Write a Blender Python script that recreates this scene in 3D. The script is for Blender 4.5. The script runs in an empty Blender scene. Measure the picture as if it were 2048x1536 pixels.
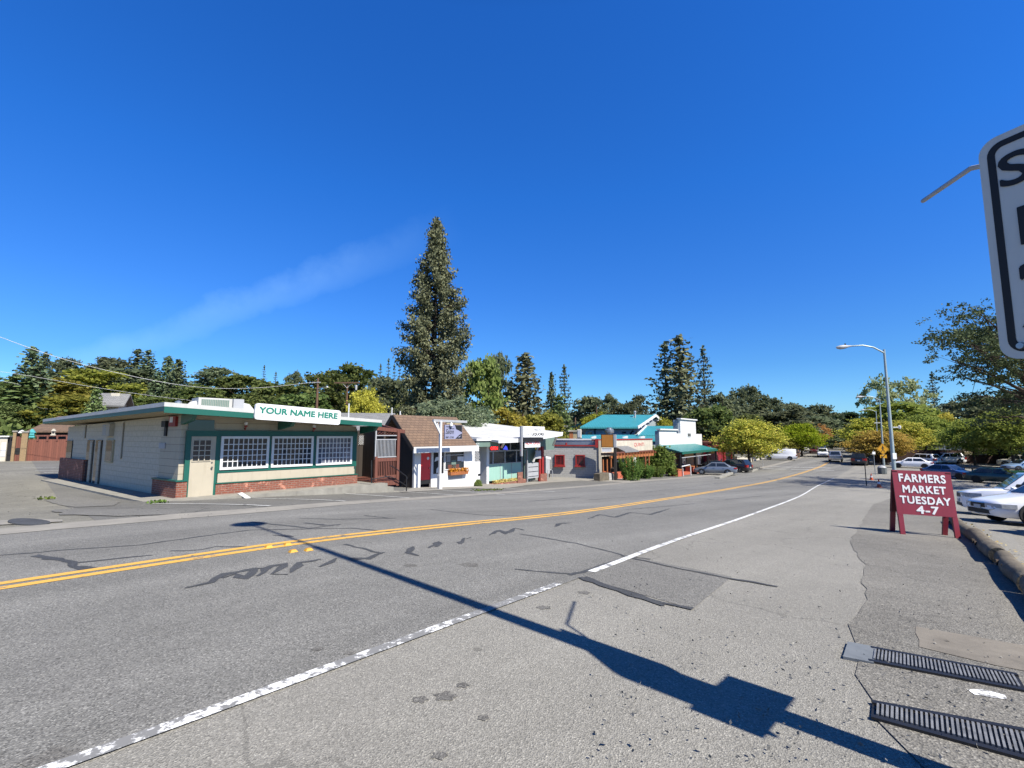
import bpy, bmesh, math, random
import numpy as np
from mathutils import Vector, Matrix
SC = bpy.context.scene
COL = SC.collection
RND = random.Random(7)
NR = np.random.default_rng(11)
# ------------------------------------------------------------------ camera
F = 950.0; TH = math.atan(103/950); CAMH = 1.5          # F in pixels of a 2048 wide frame
cam = bpy.data.cameras.new('camera'); camo = bpy.data.objects.new('camera', cam); COL.objects.link(camo)
cam.sensor_width = 36; cam.sensor_fit = 'HORIZONTAL'; cam.lens = 36*F/2048
cam.clip_start = .05; cam.clip_end = 6000
camo.location = (0, 0, CAMH); camo.rotation_euler = (math.pi/2+TH, 0, 0)
SC.camera = camo
# ------------------------------------------------------------------ light
SUN_AZ = math.atan2(.726, -.687)        # clockwise from +y
SUN_EL = math.radians(48)
SC.view_settings.view_transform = 'Standard'; SC.view_settings.look = 'None'
SC.view_settings.exposure = 0.95; SC.view_settings.gamma = 1
world = bpy.data.worlds.new("World"); SC.world = world; world.use_nodes = True
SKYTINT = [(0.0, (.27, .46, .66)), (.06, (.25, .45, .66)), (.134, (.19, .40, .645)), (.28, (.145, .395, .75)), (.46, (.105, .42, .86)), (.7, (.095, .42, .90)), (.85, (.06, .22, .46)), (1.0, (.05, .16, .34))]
def make_world():
    nt = world.node_tree; nt.nodes.clear(); N = nt.nodes.new; L = nt.links.new
    out = N('ShaderNodeOutputWorld'); bg = N('ShaderNodeBackground'); sky = N('ShaderNodeTexSky')
    sky.sky_type = 'NISHITA'; sky.sun_disc = False; sky.sun_elevation = SUN_EL; sky.sun_rotation = SUN_AZ
    sky.altitude = 100; sky.air_density = 1.0; sky.dust_density = .1; sky.ozone_density = 4.0
    bg.inputs['Strength'].default_value = .125
    hs = N('ShaderNodeHueSaturation'); hs.inputs['Saturation'].default_value = 1.0; hs.inputs['Value'].default_value = 1.0
    # deep clear-air blue: the haze-white rim of the model sky is toned down towards the horizon; the zenith, out of view, is darkened to cut ambient light
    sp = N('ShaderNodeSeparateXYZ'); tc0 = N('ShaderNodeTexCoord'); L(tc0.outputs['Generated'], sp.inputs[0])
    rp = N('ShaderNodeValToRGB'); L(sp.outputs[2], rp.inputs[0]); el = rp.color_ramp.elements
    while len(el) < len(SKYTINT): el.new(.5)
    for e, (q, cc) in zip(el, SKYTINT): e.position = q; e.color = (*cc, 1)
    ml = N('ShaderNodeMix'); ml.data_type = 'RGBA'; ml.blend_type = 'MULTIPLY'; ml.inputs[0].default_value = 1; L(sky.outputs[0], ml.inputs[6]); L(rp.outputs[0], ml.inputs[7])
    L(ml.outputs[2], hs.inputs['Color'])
    # thin smoke-like cloud streak lying along a great circle low in the sky
    def m(op, a, b=None, c=None):
        n = N('ShaderNodeMath'); n.operation = op
        for i, q in enumerate((a, b, c)):
            if q is None: continue
            if isinstance(q, (int, float)): n.inputs[i].default_value = q
            else: L(q, n.inputs[i])
        return n.outputs[0]
    tc = N('ShaderNodeTexCoord')
    def dotc(v):
        n = N('ShaderNodeVectorMath'); n.operation = 'DOT_PRODUCT'; L(tc.outputs['Generated'], n.inputs[0]); n.inputs[1].default_value = v
        return n.outputs['Value']
    d1 = Vector(ray(240, 700)).normalized(); d2 = Vector(ray(900, 455)).normalized()
    nn = d1.cross(d2).normalized(); ax = (d2-d1).normalized(); mid = (d1+d2).normalized()
    noi = N('ShaderNodeTexNoise'); noi.inputs['Scale'].default_value = 9; noi.inputs['Detail'].default_value = 8; noi.inputs['Roughness'].default_value = .62
    L(tc.outputs['Generated'], noi.inputs['Vector'])
    off = m('ADD', dotc(nn), m('MULTIPLY', m('SUBTRACT', noi.outputs['Fac'], .5), .06))
    al = dotc(ax)
    wid = m('ADD', .026, m('MULTIPLY', m('ADD', al, .35), .03))
    band = m('MAXIMUM', m('SUBTRACT', 1.0, m('POWER', m('DIVIDE', m('ABSOLUTE', off), wid), 2.0)), 0.0)
    ends = m('MULTIPLY', m('MINIMUM', m('MAXIMUM', m('MULTIPLY', m('ADD', al, .47), 7.0), 0.0), 1.0),
             m('MINIMUM', m('MAXIMUM', m('MULTIPLY', m('SUBTRACT', .32, al), 3.2), 0.0), 1.0))
    front = m('MAXIMUM', m('MULTIPLY', m('SUBTRACT', dotc(mid), .7), 3.0), 0.0)
    fac = m('MULTIPLY', m('MULTIPLY', band, ends), m('MULTIPLY', m('MINIMUM', front, 1.0), m('MULTIPLY', noi.outputs['Fac'], .26)))
    mx = N('ShaderNodeMix'); mx.data_type = 'RGBA'
    L(fac, mx.inputs[0]); L(hs.outputs[0], mx.inputs[6]); mx.inputs[7].default_value = (2.6, 4.3, 6.2, 1)
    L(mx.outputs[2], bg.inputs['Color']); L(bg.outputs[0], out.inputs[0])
def ray(px, py):
    u = (px-1024)/F; v = (768-py)/F
    return (u, math.cos(TH)-v*math.sin(TH), math.sin(TH)+v*math.cos(TH))
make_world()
sl = bpy.data.lights.new('sun', 'SUN'); sl.energy = 5.0; sl.angle = math.radians(.5); sl.color = (1, .945, .85)
so = bpy.data.objects.new('sun', sl); COL.objects.link(so)
sdir = Vector((math.sin(SUN_AZ)*math.cos(SUN_EL), math.cos(SUN_AZ)*math.cos(SUN_EL), math.sin(SUN_EL)))
so.rotation_euler = sdir.to_track_quat('Z', 'Y').to_euler(); so.location = (20, -20, 40)
# ------------------------------------------------------------------ terrain: s runs along the road, t to its left
ES = (.692, .722); ET = (-.722, .692)
PROF = [(-400,.5),(-200,.3),(-60,.15),(-20,.05),(-4,.0),(2,-.04),(6,-.22),(10,-.52),(14,-.8),(18,-1.05),(24,-1.42),(34,-2.0),(44,-2.5),(54,-2.85),(64,-3.05),(76,-3.12),(90,-3.05),(110,-2.85),(150,-2.35),(200,-1.75),(260,-1.2),(320,-1.2),(420,-3.5),(900,-9)]
def herm(tab, s):
    if s <= tab[0][0]: return tab[0][1]
    if s >= tab[-1][0]: return tab[-1][1]
    i = 0
    while s >= tab[i+1][0]: i += 1
    def sl(j):
        a = max(j-1, 0); b = min(j+1, len(tab)-1)
        return (tab[b][1]-tab[a][1])/(tab[b][0]-tab[a][0])
    (x0, y0), (x1, y1) = tab[i], tab[i+1]; h = x1-x0; u = (s-x0)/h
    return (2*u**3-3*u**2+1)*y0+(u**3-2*u**2+u)*h*sl(i)+(-2*u**3+3*u**2)*y1+(u**3-u**2)*h*sl(i+1)
def sm(a, b, x):
    u = min(max((x-a)/(b-a), 0), 1); return u*u*(3-2*u)
def zst(s, t):
    k = .07-.028*sm(4, 12, s)-.03*sm(22, 42, s)
    z = herm(PROF, s)-.018*min(max(t-8, 0), 5.)-k*min(max(t-13, 0), 8.+2*sm(4, 14, s))
    return z + 9*sm(58, 130, t)*(1-.75*sm(30, 110, s)) + 5*sm(130, 300, t)*(1-.6*sm(60, 160, s))
def to_st(x, y): return ES[0]*x+ES[1]*y, ET[0]*x+ET[1]*y
def to_xy(s, t):
    det = ES[0]*ET[1]-ES[1]*ET[0]
    return (s*ET[1]-t*ES[1])/det, (ES[0]*t-ET[0]*s)/det
def zt(x, y): return zst(*to_st(x, y))
def G(px, py):
    """point of the terrain seen at a pixel of the 2048 x 1536 photograph"""
    r = ray(px, py); k = .5
    while k < 3000:
        if CAMH+r[2]*k < zt(r[0]*k, r[1]*k):
            a, b = k/1.01-.02, k
            for _ in range(30):
                c = (a+b)/2
                if CAMH+r[2]*c < zt(r[0]*c, r[1]*c): b = c
                else: a = c
            return Vector((r[0]*b, r[1]*b, zt(r[0]*b, r[1]*b)))
        k = k*1.01+.02
    return Vector((r[0]*800, r[1]*800, 0))
def P(px, py, d):
    r = ray(px, py); k = d/r[1]
    return Vector((r[0]*k, d, CAMH+r[2]*k))
# ------------------------------------------------------------------ object helpers
def tag(o, label=None, cat=None, group=None, kind=None):
    if label: o['label'] = label
    if cat: o['category'] = cat
    if group: o['group'] = group
    if kind: o['kind'] = kind
    return o
def thing(name, label, cat, loc=(0, 0, 0), rz=0, group=None):
    o = bpy.data.objects.new(name, None); COL.objects.link(o); o.empty_display_size = .2
    o.location = loc; o.rotation_euler = (0, 0, rz)
    return tag(o, label, cat, group)
def copy_tree(o, parent=None):
    c = o.copy(); COL.objects.link(c); c.parent = parent
    for ch in list(o.children): copy_tree(ch, c)
    return c
def link(name, me, mt, parent=None, smooth=False, loc=None, rz=None):
    o = bpy.data.objects.new(name, me); COL.objects.link(o)
    if mt is not None: me.materials.append(mt)
    if parent is not None: o.parent = parent
    if loc is not None: o.location = loc
    if rz is not None: o.rotation_euler = (0, 0, rz)
    if smooth:
        me.shade_smooth(); me.set_sharp_from_angle(angle=math.radians(42))
    return o
class MB:
    def __init__(s): s.v = []; s.f = []
    def add(s, vs, fs):
        n = len(s.v); s.v += [tuple(p) for p in vs]; s.f += [tuple(i+n for i in q) for q in fs]; return s
    def quad(s, a, b, c, d): return s.add([a, b, c, d], [(0, 1, 2, 3)])
    def box(s, x0, x1, y0, y1, z0, z1):
        return s.add([(x0,y0,z0),(x1,y0,z0),(x1,y1,z0),(x0,y1,z0),(x0,y0,z1),(x1,y0,z1),(x1,y1,z1),(x0,y1,z1)],
                     [(0,3,2,1),(4,5,6,7),(0,1,5,4),(1,2,6,5),(2,3,7,6),(3,0,4,7)])
    def hexa(s, p): # 8 points, bottom ring then top ring
        return s.add(p, [(0,3,2,1),(4,5,6,7),(0,1,5,4),(1,2,6,5),(2,3,7,6),(3,0,4,7)])
    def bar(s, a, b, w, h=None, up=(0, 0, 1)):
        a = Vector(a); b = Vector(b); h = h or w; d = (b-a).normalized(); u = Vector(up)
        if abs(d.dot(u)) > .95: u = Vector((1, 0, 0))
        x = d.cross(u).normalized()*w/2; y = x.cross(d).normalized()*h/2
        return s.add([a-x-y, a+x-y, a+x+y, a-x+y, b-x-y, b+x-y, b+x+y, b-x+y],
                     [(0,3,2,1),(4,5,6,7),(0,1,5,4),(1,2,6,5),(2,3,7,6),(3,0,4,7)])
    def tube(s, pts, r, n=8, cap=True):
        pts = [Vector(p) for p in pts]; rs = r if isinstance(r, (list, tuple)) else [r]*len(pts)
        base = len(s.v); px = None
        for i, p in enumerate(pts):
            d = (pts[min(i+1, len(pts)-1)]-pts[max(i-1, 0)]).normalized()
            if px is None:
                u = Vector((0, 0, 1)) if abs(d.z) < .9 else Vector((1, 0, 0)); x = d.cross(u).normalized()
            else: x = (px-d*px.dot(d)).normalized()
            px = x; y = d.cross(x)
            for k in range(n):
                a = 2*math.pi*k/n; s.v.append(tuple(p+(x*math.cos(a)+y*math.sin(a))*rs[i]))
        for i in range(len(pts)-1):
            for k in range(n):
                a = base+i*n+k; b = base+i*n+(k+1) % n; s.f.append((a, b, b+n, a+n))
        if cap:
            s.f.append(tuple(base+k for k in range(n-1, -1, -1))); e = base+(len(pts)-1)*n; s.f.append(tuple(e+k for k in range(n)))
        return s
    def lathe(s, prof, c=(0, 0, 0), n=16, axis='z'):
        base = len(s.v)
        for r, h in prof:
            for k in range(n):
                a = 2*math.pi*k/n; q = (r*math.cos(a), r*math.sin(a), h)
                if axis == 'y': q = (q[0], q[2], q[1])
                if axis == 'x': q = (q[2], q[0], q[1])
                s.v.append((c[0]+q[0], c[1]+q[1], c[2]+q[2]))
        for i in range(len(prof)-1):
            for k in range(n):
                a = base+i*n+k; b = base+i*n+(k+1) % n; s.f.append((a, b, b+n, a+n))
        s.f.append(tuple(base+k for k in range(n-1, -1, -1))); e = base+(len(prof)-1)*n; s.f.append(tuple(e+k for k in range(n)))
        return s
    def prism(s, poly, a, b):   # polygon in the xz plane, extruded along y
        n = len(poly)
        vs = [(p[0], a, p[1]) for p in poly]+[(p[0], b, p[1]) for p in poly]
        return s.add(vs, [tuple(range(n)), tuple(range(2*n-1, n-1, -1))]+[(i, n+i, n+(i+1) % n, (i+1) % n) for i in range(n)])
    def slab(s, poly, z0, z1):  # polygon in the xy plane
        n = len(poly)
        vs = [(p[0], p[1], z0) for p in poly]+[(p[0], p[1], z1) for p in poly]
        return s.add(vs, [tuple(range(n-1, -1, -1)), tuple(range(n, 2*n))]+[(i, (i+1) % n, n+(i+1) % n, n+i) for i in range(n)])
    def sheet(s, pts, th):      # any planar-ish polygon given thickness downwards
        n = len(pts); pts = [Vector(p) for p in pts]; lo = [p-Vector((0, 0, th)) for p in pts]
        return s.add(pts+lo, [tuple(range(n)), tuple(range(2*n-1, n-1, -1))]+[(i, n+i, n+(i+1) % n, (i+1) % n) for i in range(n)])
    def mesh(s, name='mesh'):
        me = bpy.data.meshes.new(name); me.from_pydata(s.v, [], s.f); me.validate()
        bm = bmesh.new(); bm.from_mesh(me); bmesh.ops.recalc_face_normals(bm, faces=bm.faces); bm.to_mesh(me); bm.free()
        return me
    def build(s, name, mt, parent=None, smooth=False, loc=None, rz=None, bevel=0):
        o = link(name, s.mesh(name), mt, parent, smooth, loc, rz)
        if bevel:
            m = o.modifiers.new('bevel', 'BEVEL'); m.width = bevel; m.segments = 2; m.limit_method = 'ANGLE'
        return o
# ------------------------------------------------------------------ materials
def nodes(name):
    m = bpy.data.materials.new(name); m.use_nodes = True; nt = m.node_tree
    b = nt.nodes['Principled BSDF']; return m, nt, b
def c4(c): return (c[0], c[1], c[2], 1)
def mixc(nt, fac, a, b, mode='MIX'):
    n = nt.nodes.new('ShaderNodeMix'); n.data_type = 'RGBA'; n.blend_type = mode
    for i, q in ((0, fac), (6, a), (7, b)):
        if isinstance(q, (int, float)): n.inputs[i].default_value = q
        elif isinstance(q, tuple): n.inputs[i].default_value = c4(q)
        else: nt.links.new(q, n.inputs[i])
    return n.outputs[2]
def mth(nt, op, a, b=0.0, clamp=False):
    n = nt.nodes.new('ShaderNodeMath'); n.operation = op; n.use_clamp = clamp
    for i, q in enumerate((a, b)):
        if isinstance(q, (int, float)): n.inputs[i].default_value = q
        else: nt.links.new(q, n.inputs[i])
    return n.outputs[0]
def coord(nt, kind='Object', scale=None):
    tc = nt.nodes.new('ShaderNodeTexCoord'); o = tc.outputs[kind]
    if scale:
        mp = nt.nodes.new('ShaderNodeMapping'); mp.inputs['Scale'].default_value = scale; nt.links.new(o, mp.inputs[0]); o = mp.outputs[0]
    return o
def noise(nt, vec, scale, detail=4, rough=.55):
    n = nt.nodes.new('ShaderNodeTexNoise'); n.inputs['Scale'].default_value = scale; n.inputs['Detail'].default_value = detail; n.inputs['Roughness'].default_value = rough
    nt.links.new(vec, n.inputs['Vector']); return n.outputs['Fac']
def ramp(nt, fac, *st):
    r = nt.nodes.new('ShaderNodeValToRGB'); e = r.color_ramp.elements
    while len(e) < len(st): e.new(.5)
    for i, (p, c) in enumerate(st):
        e[i].position = p; e[i].color = c4(c) if isinstance(c, tuple) else (c, c, c, 1)
    nt.links.new(fac, r.inputs[0]); return r.outputs[0]
def bump(nt, b, h, dist=.01, st=.5):
    n = nt.nodes.new('ShaderNodeBump'); n.inputs['Distance'].default_value = dist; n.inputs['Strength'].default_value = st
    nt.links.new(h, n.inputs['Height']); nt.links.new(n.outputs[0], b.inputs['Normal'])
def scl(c, k): return tuple(min(x*k, 1) for x in c)
def lk(c): return tuple(q/(1+.75*q) for q in (c[0]*LEAFK*1.0, c[1]*LEAFK*1.03, c[2]*LEAFK*.98))
ALB = .74
def pbr(name, col, rough=.6, var=.25, scale=3, metal=0, bmp=0, bscale=40, spec=.4, coat=0, stretch=None):
    m, nt, b = nodes(name); v = coord(nt, 'Object', stretch); col = scl(col, ALB)
    f = noise(nt, v, scale, 6, .6)
    c = ramp(nt, f, (.25, scl(col, 1-var)), (.75, scl(col, 1+var*.6)))
    if not metal and max(col) > .1:
        g = ramp(nt, noise(nt, coord(nt, 'Object', (5, 5, .7)), 1.6, 7, .65), (.50, 0.0), (.72, 1.0)); c = mixc(nt, mth(nt, 'MULTIPLY', g, .26), c, (col[0]*.5, col[1]*.47, col[2]*.42))
    nt.links.new(c, b.inputs['Base Color']); b.inputs['Roughness'].default_value = rough; b.inputs['Metallic'].default_value = metal
    b.inputs['Specular IOR Level'].default_value = spec; b.inputs['Coat Weight'].default_value = coat; b.inputs['Coat Roughness'].default_value = .05
    if bmp: bump(nt, b, noise(nt, v, bscale, 4), bmp, .6)
    return m
def wallvec(nt):
    """(x + y, z) of the object's own frame, so courses run level round a building"""
    sp = nt.nodes.new('ShaderNodeSeparateXYZ'); nt.links.new(coord(nt), sp.inputs[0])
    cb = nt.nodes.new('ShaderNodeCombineXYZ'); nt.links.new(mth(nt, 'ADD', sp.outputs[0], sp.outputs[1]), cb.inputs[0]); nt.links.new(sp.outputs[2], cb.inputs[1])
    return cb.outputs[0], sp
def brick(name, c1, c2, mortar, w=.2, h=.075, gap=.012, rough=.85, paint=None):
    m, nt, b = nodes(name); v, sp = wallvec(nt); c1, c2, mortar = scl(c1, ALB), scl(c2, ALB), scl(mortar, ALB)
    n = nt.nodes.new('ShaderNodeTexBrick'); nt.links.new(v, n.inputs['Vector']); n.inputs['Scale'].default_value = 1
    n.inputs['Brick Width'].default_value = w; n.inputs['Row Height'].default_value = h; n.inputs['Mortar Size'].default_value = gap
    n.inputs['Color1'].default_value = c4(c1); n.inputs['Color2'].default_value = c4(c2); n.inputs['Mortar'].default_value = c4(mortar); n.inputs['Bias'].default_value = 0
    f = noise(nt, v, 9, 5); c = mixc(nt, mth(nt, 'MULTIPLY', f, .7), n.outputs['Color'], scl(c1, .45), 'MIX')
    if paint:
        f2 = ramp(nt, noise(nt, v, 2.5, 6, .7), (.55, 0.0), (.62, 1.0)); c = mixc(nt, f2, c, paint)
    nt.links.new(c, b.inputs['Base Color']); b.inputs['Roughness'].default_value = rough
    bump(nt, b, mth(nt, 'SUBTRACT', 1, n.outputs['Fac']), .012, .7); return m
def boards(name, col, pitch, horizontal=True, line=.35, lw=.05, rough=.6, var=.15, off=0.0):
    """painted boards with a dark seam every `pitch` metres"""
    m, nt, b = nodes(name); v, sp = wallvec(nt); col = scl(col, ALB)
    q = sp.outputs[2] if horizontal else mth(nt, 'ADD', sp.outputs[0], sp.outputs[1])
    fr = mth(nt, 'FRACT', mth(nt, 'ADD', mth(nt, 'DIVIDE', q, pitch), 50.0+off))
    seam = mth(nt, 'LESS_THAN', fr, lw)
    cell = mth(nt, 'FLOOR', mth(nt, 'ADD', mth(nt, 'DIVIDE', q, pitch), 50.0+off))
    wn = nt.nodes.new('ShaderNodeTexWhiteNoise'); wn.noise_dimensions = '1D'; nt.links.new(cell, wn.inputs['W'])
    st = (2, 2, 2) if horizontal else (6, 6, .8)
    f = noise(nt, coord(nt, 'Object', st), 3, 6, .6)
    k = mth(nt, 'ADD', mth(nt, 'MULTIPLY', f, .8), mth(nt, 'MULTIPLY', wn.outputs['Value'], .3))
    c = ramp(nt, k, (.2, scl(col, 1-var)), (.85, scl(col, 1+var)))
    g = ramp(nt, noise(nt, coord(nt, 'Object', (5, 5, .7)), 1.6, 7, .65), (.50, 0.0), (.72, 1.0)); c = mixc(nt, mth(nt, 'MULTIPLY', g, .22), c, (col[0]*.5, col[1]*.47, col[2]*.42))
    c = mixc(nt, seam, c, scl(col, line)); nt.links.new(c, b.inputs['Base Color']); b.inputs['Roughness'].default_value = rough
    bump(nt, b, mth(nt, 'SUBTRACT', fr, mth(nt, 'MULTIPLY', seam, 1.5)), .012, .6); return m
def shingle(name, c1, c2, w=.3, h=.15):
    m, nt, b = nodes(name); v = coord(nt); c1, c2 = scl(c1, ALB), scl(c2, ALB)
    n = nt.nodes.new('ShaderNodeTexBrick'); nt.links.new(v, n.inputs['Vector']); n.inputs['Scale'].default_value = 1
    n.inputs['Brick Width'].default_value = w; n.inputs['Row Height'].default_value = h; n.inputs['Mortar Size'].default_value = .012
    n.inputs['Color1'].default_value = c4(c1); n.inputs['Color2'].default_value = c4(c2); n.inputs['Mortar'].default_value = c4(scl(c1, .4)); n.inputs['Mortar Smooth'].default_value = .3
    f = noise(nt, v, 1.3, 6, .7); c = mixc(nt, mth(nt, 'MULTIPLY', f, .45), n.outputs['Color'], scl(c2, .55))
    nt.links.new(c, b.inputs['Base Color']); b.inputs['Roughness'].default_value = .9
    bump(nt, b, mth(nt, 'SUBTRACT', 1, n.outputs['Fac']), .02, .7); return m
def ribbed(name, col, pitch, axis=0, rough=.35, spec=.5):
    m, nt, b = nodes(name); col = scl(col, ALB); sp = nt.nodes.new('ShaderNodeSeparateXYZ'); nt.links.new(coord(nt), sp.inputs[0])
    fr = mth(nt, 'FRACT', mth(nt, 'ADD', mth(nt, 'DIVIDE', sp.outputs[axis], pitch), 40.0)); rib = mth(nt, 'LESS_THAN', fr, .16)
    f = noise(nt, coord(nt), 1.5, 6, .6); c = ramp(nt, f, (.3, scl(col, .82)), (.75, scl(col, 1.12)))
    c = mixc(nt, rib, c, scl(col, .7)); nt.links.new(c, b.inputs['Base Color']); b.inputs['Roughness'].default_value = rough
    bump(nt, b, rib, .03, .8); return m
def asphalt(name, col, grain=.5, agg=70, crack=.0, rut=0, rough=.85, patch=.18, light=1.0):
    m, nt, b = nodes(name); v = coord(nt)
    vo = nt.nodes.new('ShaderNodeTexVoronoi'); vo.inputs['Scale'].default_value = agg; nt.links.new(v, vo.inputs['Vector'])
    sp = nt.nodes.new('ShaderNodeSeparateColor'); nt.links.new(vo.outputs['Color'], sp.inputs[0])
    st = ramp(nt, sp.outputs[0], (.0, 1-grain), (.12, 1-grain*.55), (.5, 1.0), (.85, 1+grain*.35), (1.0, 1+grain*1.5))
    f1 = noise(nt, v, .35, 7, .62); f2 = noise(nt, v, 3.2, 6, .65)
    k = mth(nt, 'ADD', mth(nt, 'MULTIPLY', f1, .65), mth(nt, 'MULTIPLY', f2, .35))
    c = ramp(nt, k, (.3, scl(col, 1-patch)), (.7, scl(col, 1+patch)))
    c = mixc(nt, 1.0, c, st, 'MULTIPLY')
    f3 = ramp(nt, noise(nt, v, 1.1, 3, .5), (.66, 0.0), (.72, 1.0)); c = mixc(nt, mth(nt, 'MULTIPLY', f3, .12), c, scl(col, .55))
    spots = nt.nodes.new('ShaderNodeTexVoronoi'); spots.inputs['Scale'].default_value = 1.7; nt.links.new(v, spots.inputs['Vector'])
    c = mixc(nt, mth(nt, 'MULTIPLY', mth(nt, 'LESS_THAN', mth(nt, 'ADD', spots.outputs['Distance'], mth(nt, 'MULTIPLY', f2, .12)), .105), .55), c, scl(col, .45))
    if rut:
        sv = nt.nodes.new('ShaderNodeSeparateXYZ'); nt.links.new(v, sv.inputs[0]); cv = nt.nodes.new('ShaderNodeCombineXYZ')
        al = mth(nt, 'ADD', mth(nt, 'MULTIPLY', sv.outputs[0], .692), mth(nt, 'MULTIPLY', sv.outputs[1], .722)); ac = mth(nt, 'ADD', mth(nt, 'MULTIPLY', sv.outputs[0], -.722), mth(nt, 'MULTIPLY', sv.outputs[1], .692))
        nt.links.new(mth(nt, 'MULTIPLY', al, .035), cv.inputs[0]); nt.links.new(mth(nt, 'MULTIPLY', ac, .62), cv.inputs[1])
        fr_ = ramp(nt, noise(nt, cv.outputs[0], 1.0, 4, .6), (.35, 1-rut), (.65, 1+rut*.7)); c = mixc(nt, 1.0, c, fr_, 'MULTIPLY')
    if crack:
        wv = nt.nodes.new('ShaderNodeVectorMath'); wv.operation = 'MULTIPLY_ADD'
        nz = nt.nodes.new('ShaderNodeTexNoise'); nz.inputs['Scale'].default_value = .9; nz.inputs['Detail'].default_value = 6; nt.links.new(v, nz.inputs['Vector'])
        nt.links.new(nz.outputs['Color'], wv.inputs[0]); wv.inputs[1].default_value = (1.6, 1.6, 1.6); nt.links.new(v, wv.inputs[2])
        vd = nt.nodes.new('ShaderNodeTexVoronoi'); vd.feature = 'DISTANCE_TO_EDGE'; vd.inputs['Scale'].default_value = .28; nt.links.new(wv.outputs[0], vd.inputs['Vector'])
        cr = mth(nt, 'LESS_THAN', vd.outputs['Distance'], .0045)
        c = mixc(nt, mth(nt, 'MULTIPLY', cr, crack), c, scl(col, .4))
    nt.links.new(c, b.inputs['Base Color']); b.inputs['Roughness'].default_value = rough; b.inputs['Specular IOR Level'].default_value = .25
    bump(nt, b, mth(nt, 'ADD', vo.outputs['Distance'], mth(nt, 'MULTIPLY', f2, .6)), .006, .75); return m
def worn_paint(name, col, wear, under, scale=14):
    """road paint, chipped through to the asphalt"""
    m, nt, b = nodes(name); v = coord(nt)
    f = noise(nt, v, scale, 6, .7); f2 = noise(nt, v, 1.2, 3)
    k = mth(nt, 'ADD', mth(nt, 'MULTIPLY', f, .7), mth(nt, 'MULTIPLY', f2, .3))
    h = ramp(nt, k, (wear-.03, 0.0), (wear+.03, 1.0))
    c = mixc(nt, noise(nt, v, 30, 3), scl(col, .85), col); c = mixc(nt, h, under, c)
    nt.links.new(c, b.inputs['Base Color']); b.inputs['Roughness'].default_value = .7; return m
LEAFK = 2.1
def leaf(name, c1, c2, scale=.5, jit=.2, trans=.45):
    m, nt, b = nodes(name); nt.nodes.remove(b); out = nt.nodes['Material Output']
    v = coord(nt); f = noise(nt, v, scale, 5, .7)
    geo = nt.nodes.new('ShaderNodeNewGeometry'); oi = nt.nodes.new('ShaderNodeObjectInfo')
    k = mth(nt, 'ADD', mth(nt, 'MULTIPLY', f, .62), mth(nt, 'MULTIPLY', geo.outputs['Random Per Island'], .42))
    c = ramp(nt, k, (.25, lk(c1)), (.75, lk(c2)))
    hs = nt.nodes.new('ShaderNodeHueSaturation'); nt.links.new(c, hs.inputs['Color'])
    nt.links.new(mth(nt, 'ADD', .5-.02, mth(nt, 'MULTIPLY', oi.outputs['Random'], .04)), hs.inputs['Hue'])
    nt.links.new(mth(nt, 'ADD', 1-jit, mth(nt, 'MULTIPLY', oi.outputs['Random'], 2*jit)), hs.inputs['Value'])
    d = nt.nodes.new('ShaderNodeBsdfPrincipled'); tr = nt.nodes.new('ShaderNodeBsdfTranslucent'); mx = nt.nodes.new('ShaderNodeMixShader')
    d.inputs['Roughness'].default_value = .7; d.inputs['Specular IOR Level'].default_value = .12
    nt.links.new(hs.outputs[0], d.inputs['Base Color']); nt.links.new(hs.outputs[0], tr.inputs[0]); mx.inputs[0].default_value = trans
    nt.links.new(d.outputs[0], mx.inputs[1]); nt.links.new(tr.outputs[0], mx.inputs[2]); nt.links.new(mx.outputs[0], out.inputs[0]); return m
def glass(name, col=(.012, .016, .02), rough=.04):
    m, nt, b = nodes(name); v = coord(nt)
    c = ramp(nt, noise(nt, v, 1.3, 4), (.35, col), (.7, scl(col, 2.2))); nt.links.new(c, b.inputs['Base Color'])
    b.inputs['Roughness'].default_value = rough; b.inputs['Specular IOR Level'].default_value = .6; return m
def glow(name, col, st):
    m, nt, b = nodes(name); b.inputs['Base Color'].default_value = c4(col); b.inputs['Emission Color'].default_value = c4(col); b.inputs['Emission Strength'].default_value = st; return m
M = {}
M['lane'] = asphalt('lane_asphalt', (.158, .154, .139), .50, 108, .0, .2, patch=.14)
M['shoulder'] = asphalt('shoulder_asphalt', (.200, .191, .165), .36, 118, .35, .12, patch=.12)
M['path'] = asphalt('path_asphalt', (.150, .142, .122), .5, 90, .3, patch=.25)
M['apron'] = asphalt('apron_asphalt', (.128, .124, .110), .4, 90, .7, patch=.25)
M['drive'] = asphalt('drive_asphalt', (.165, .157, .128), .4, 85, .7, patch=.3)
M['lot'] = asphalt('lot_asphalt', (.195, .184, .155), .4, 80, .6, patch=.2)
M['patch'] = asphalt('patch_asphalt', (.145, .140, .125), .5, 100, 0, patch=.15)
M['tar'] = asphalt('tar', (.058, .059, .059), .35, 110, 0, patch=.35, rough=.7)
M['earth'] = pbr('dry_earth', (.16, .13, .075), .95, .45, .4, bmp=.03, bscale=6)
M['concrete'] = pbr('concrete', (.31, .295, .25), .9, .3, 2.5, bmp=.004, bscale=60)
M['gutterc'] = pbr('gutter_concrete', (.315, .295, .25), .9, .25, 1.5, bmp=.004, bscale=60)
M['yellowpaint'] = worn_paint('yellow_road_paint', (.60, .335, .055), .42, (.12, .11, .09))
M['whitepaint'] = worn_paint('white_road_paint', (.62, .62, .59), .455, (.17, .168, .16), 9)
M['whitewear'] = worn_paint('worn_white_road_paint', (.74, .74, .71), .522, (.17, .168, .158), 16)
M['stall'] = worn_paint('stall_paint', (.55, .55, .52), .42, (.125, .124, .118), 5)
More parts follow.
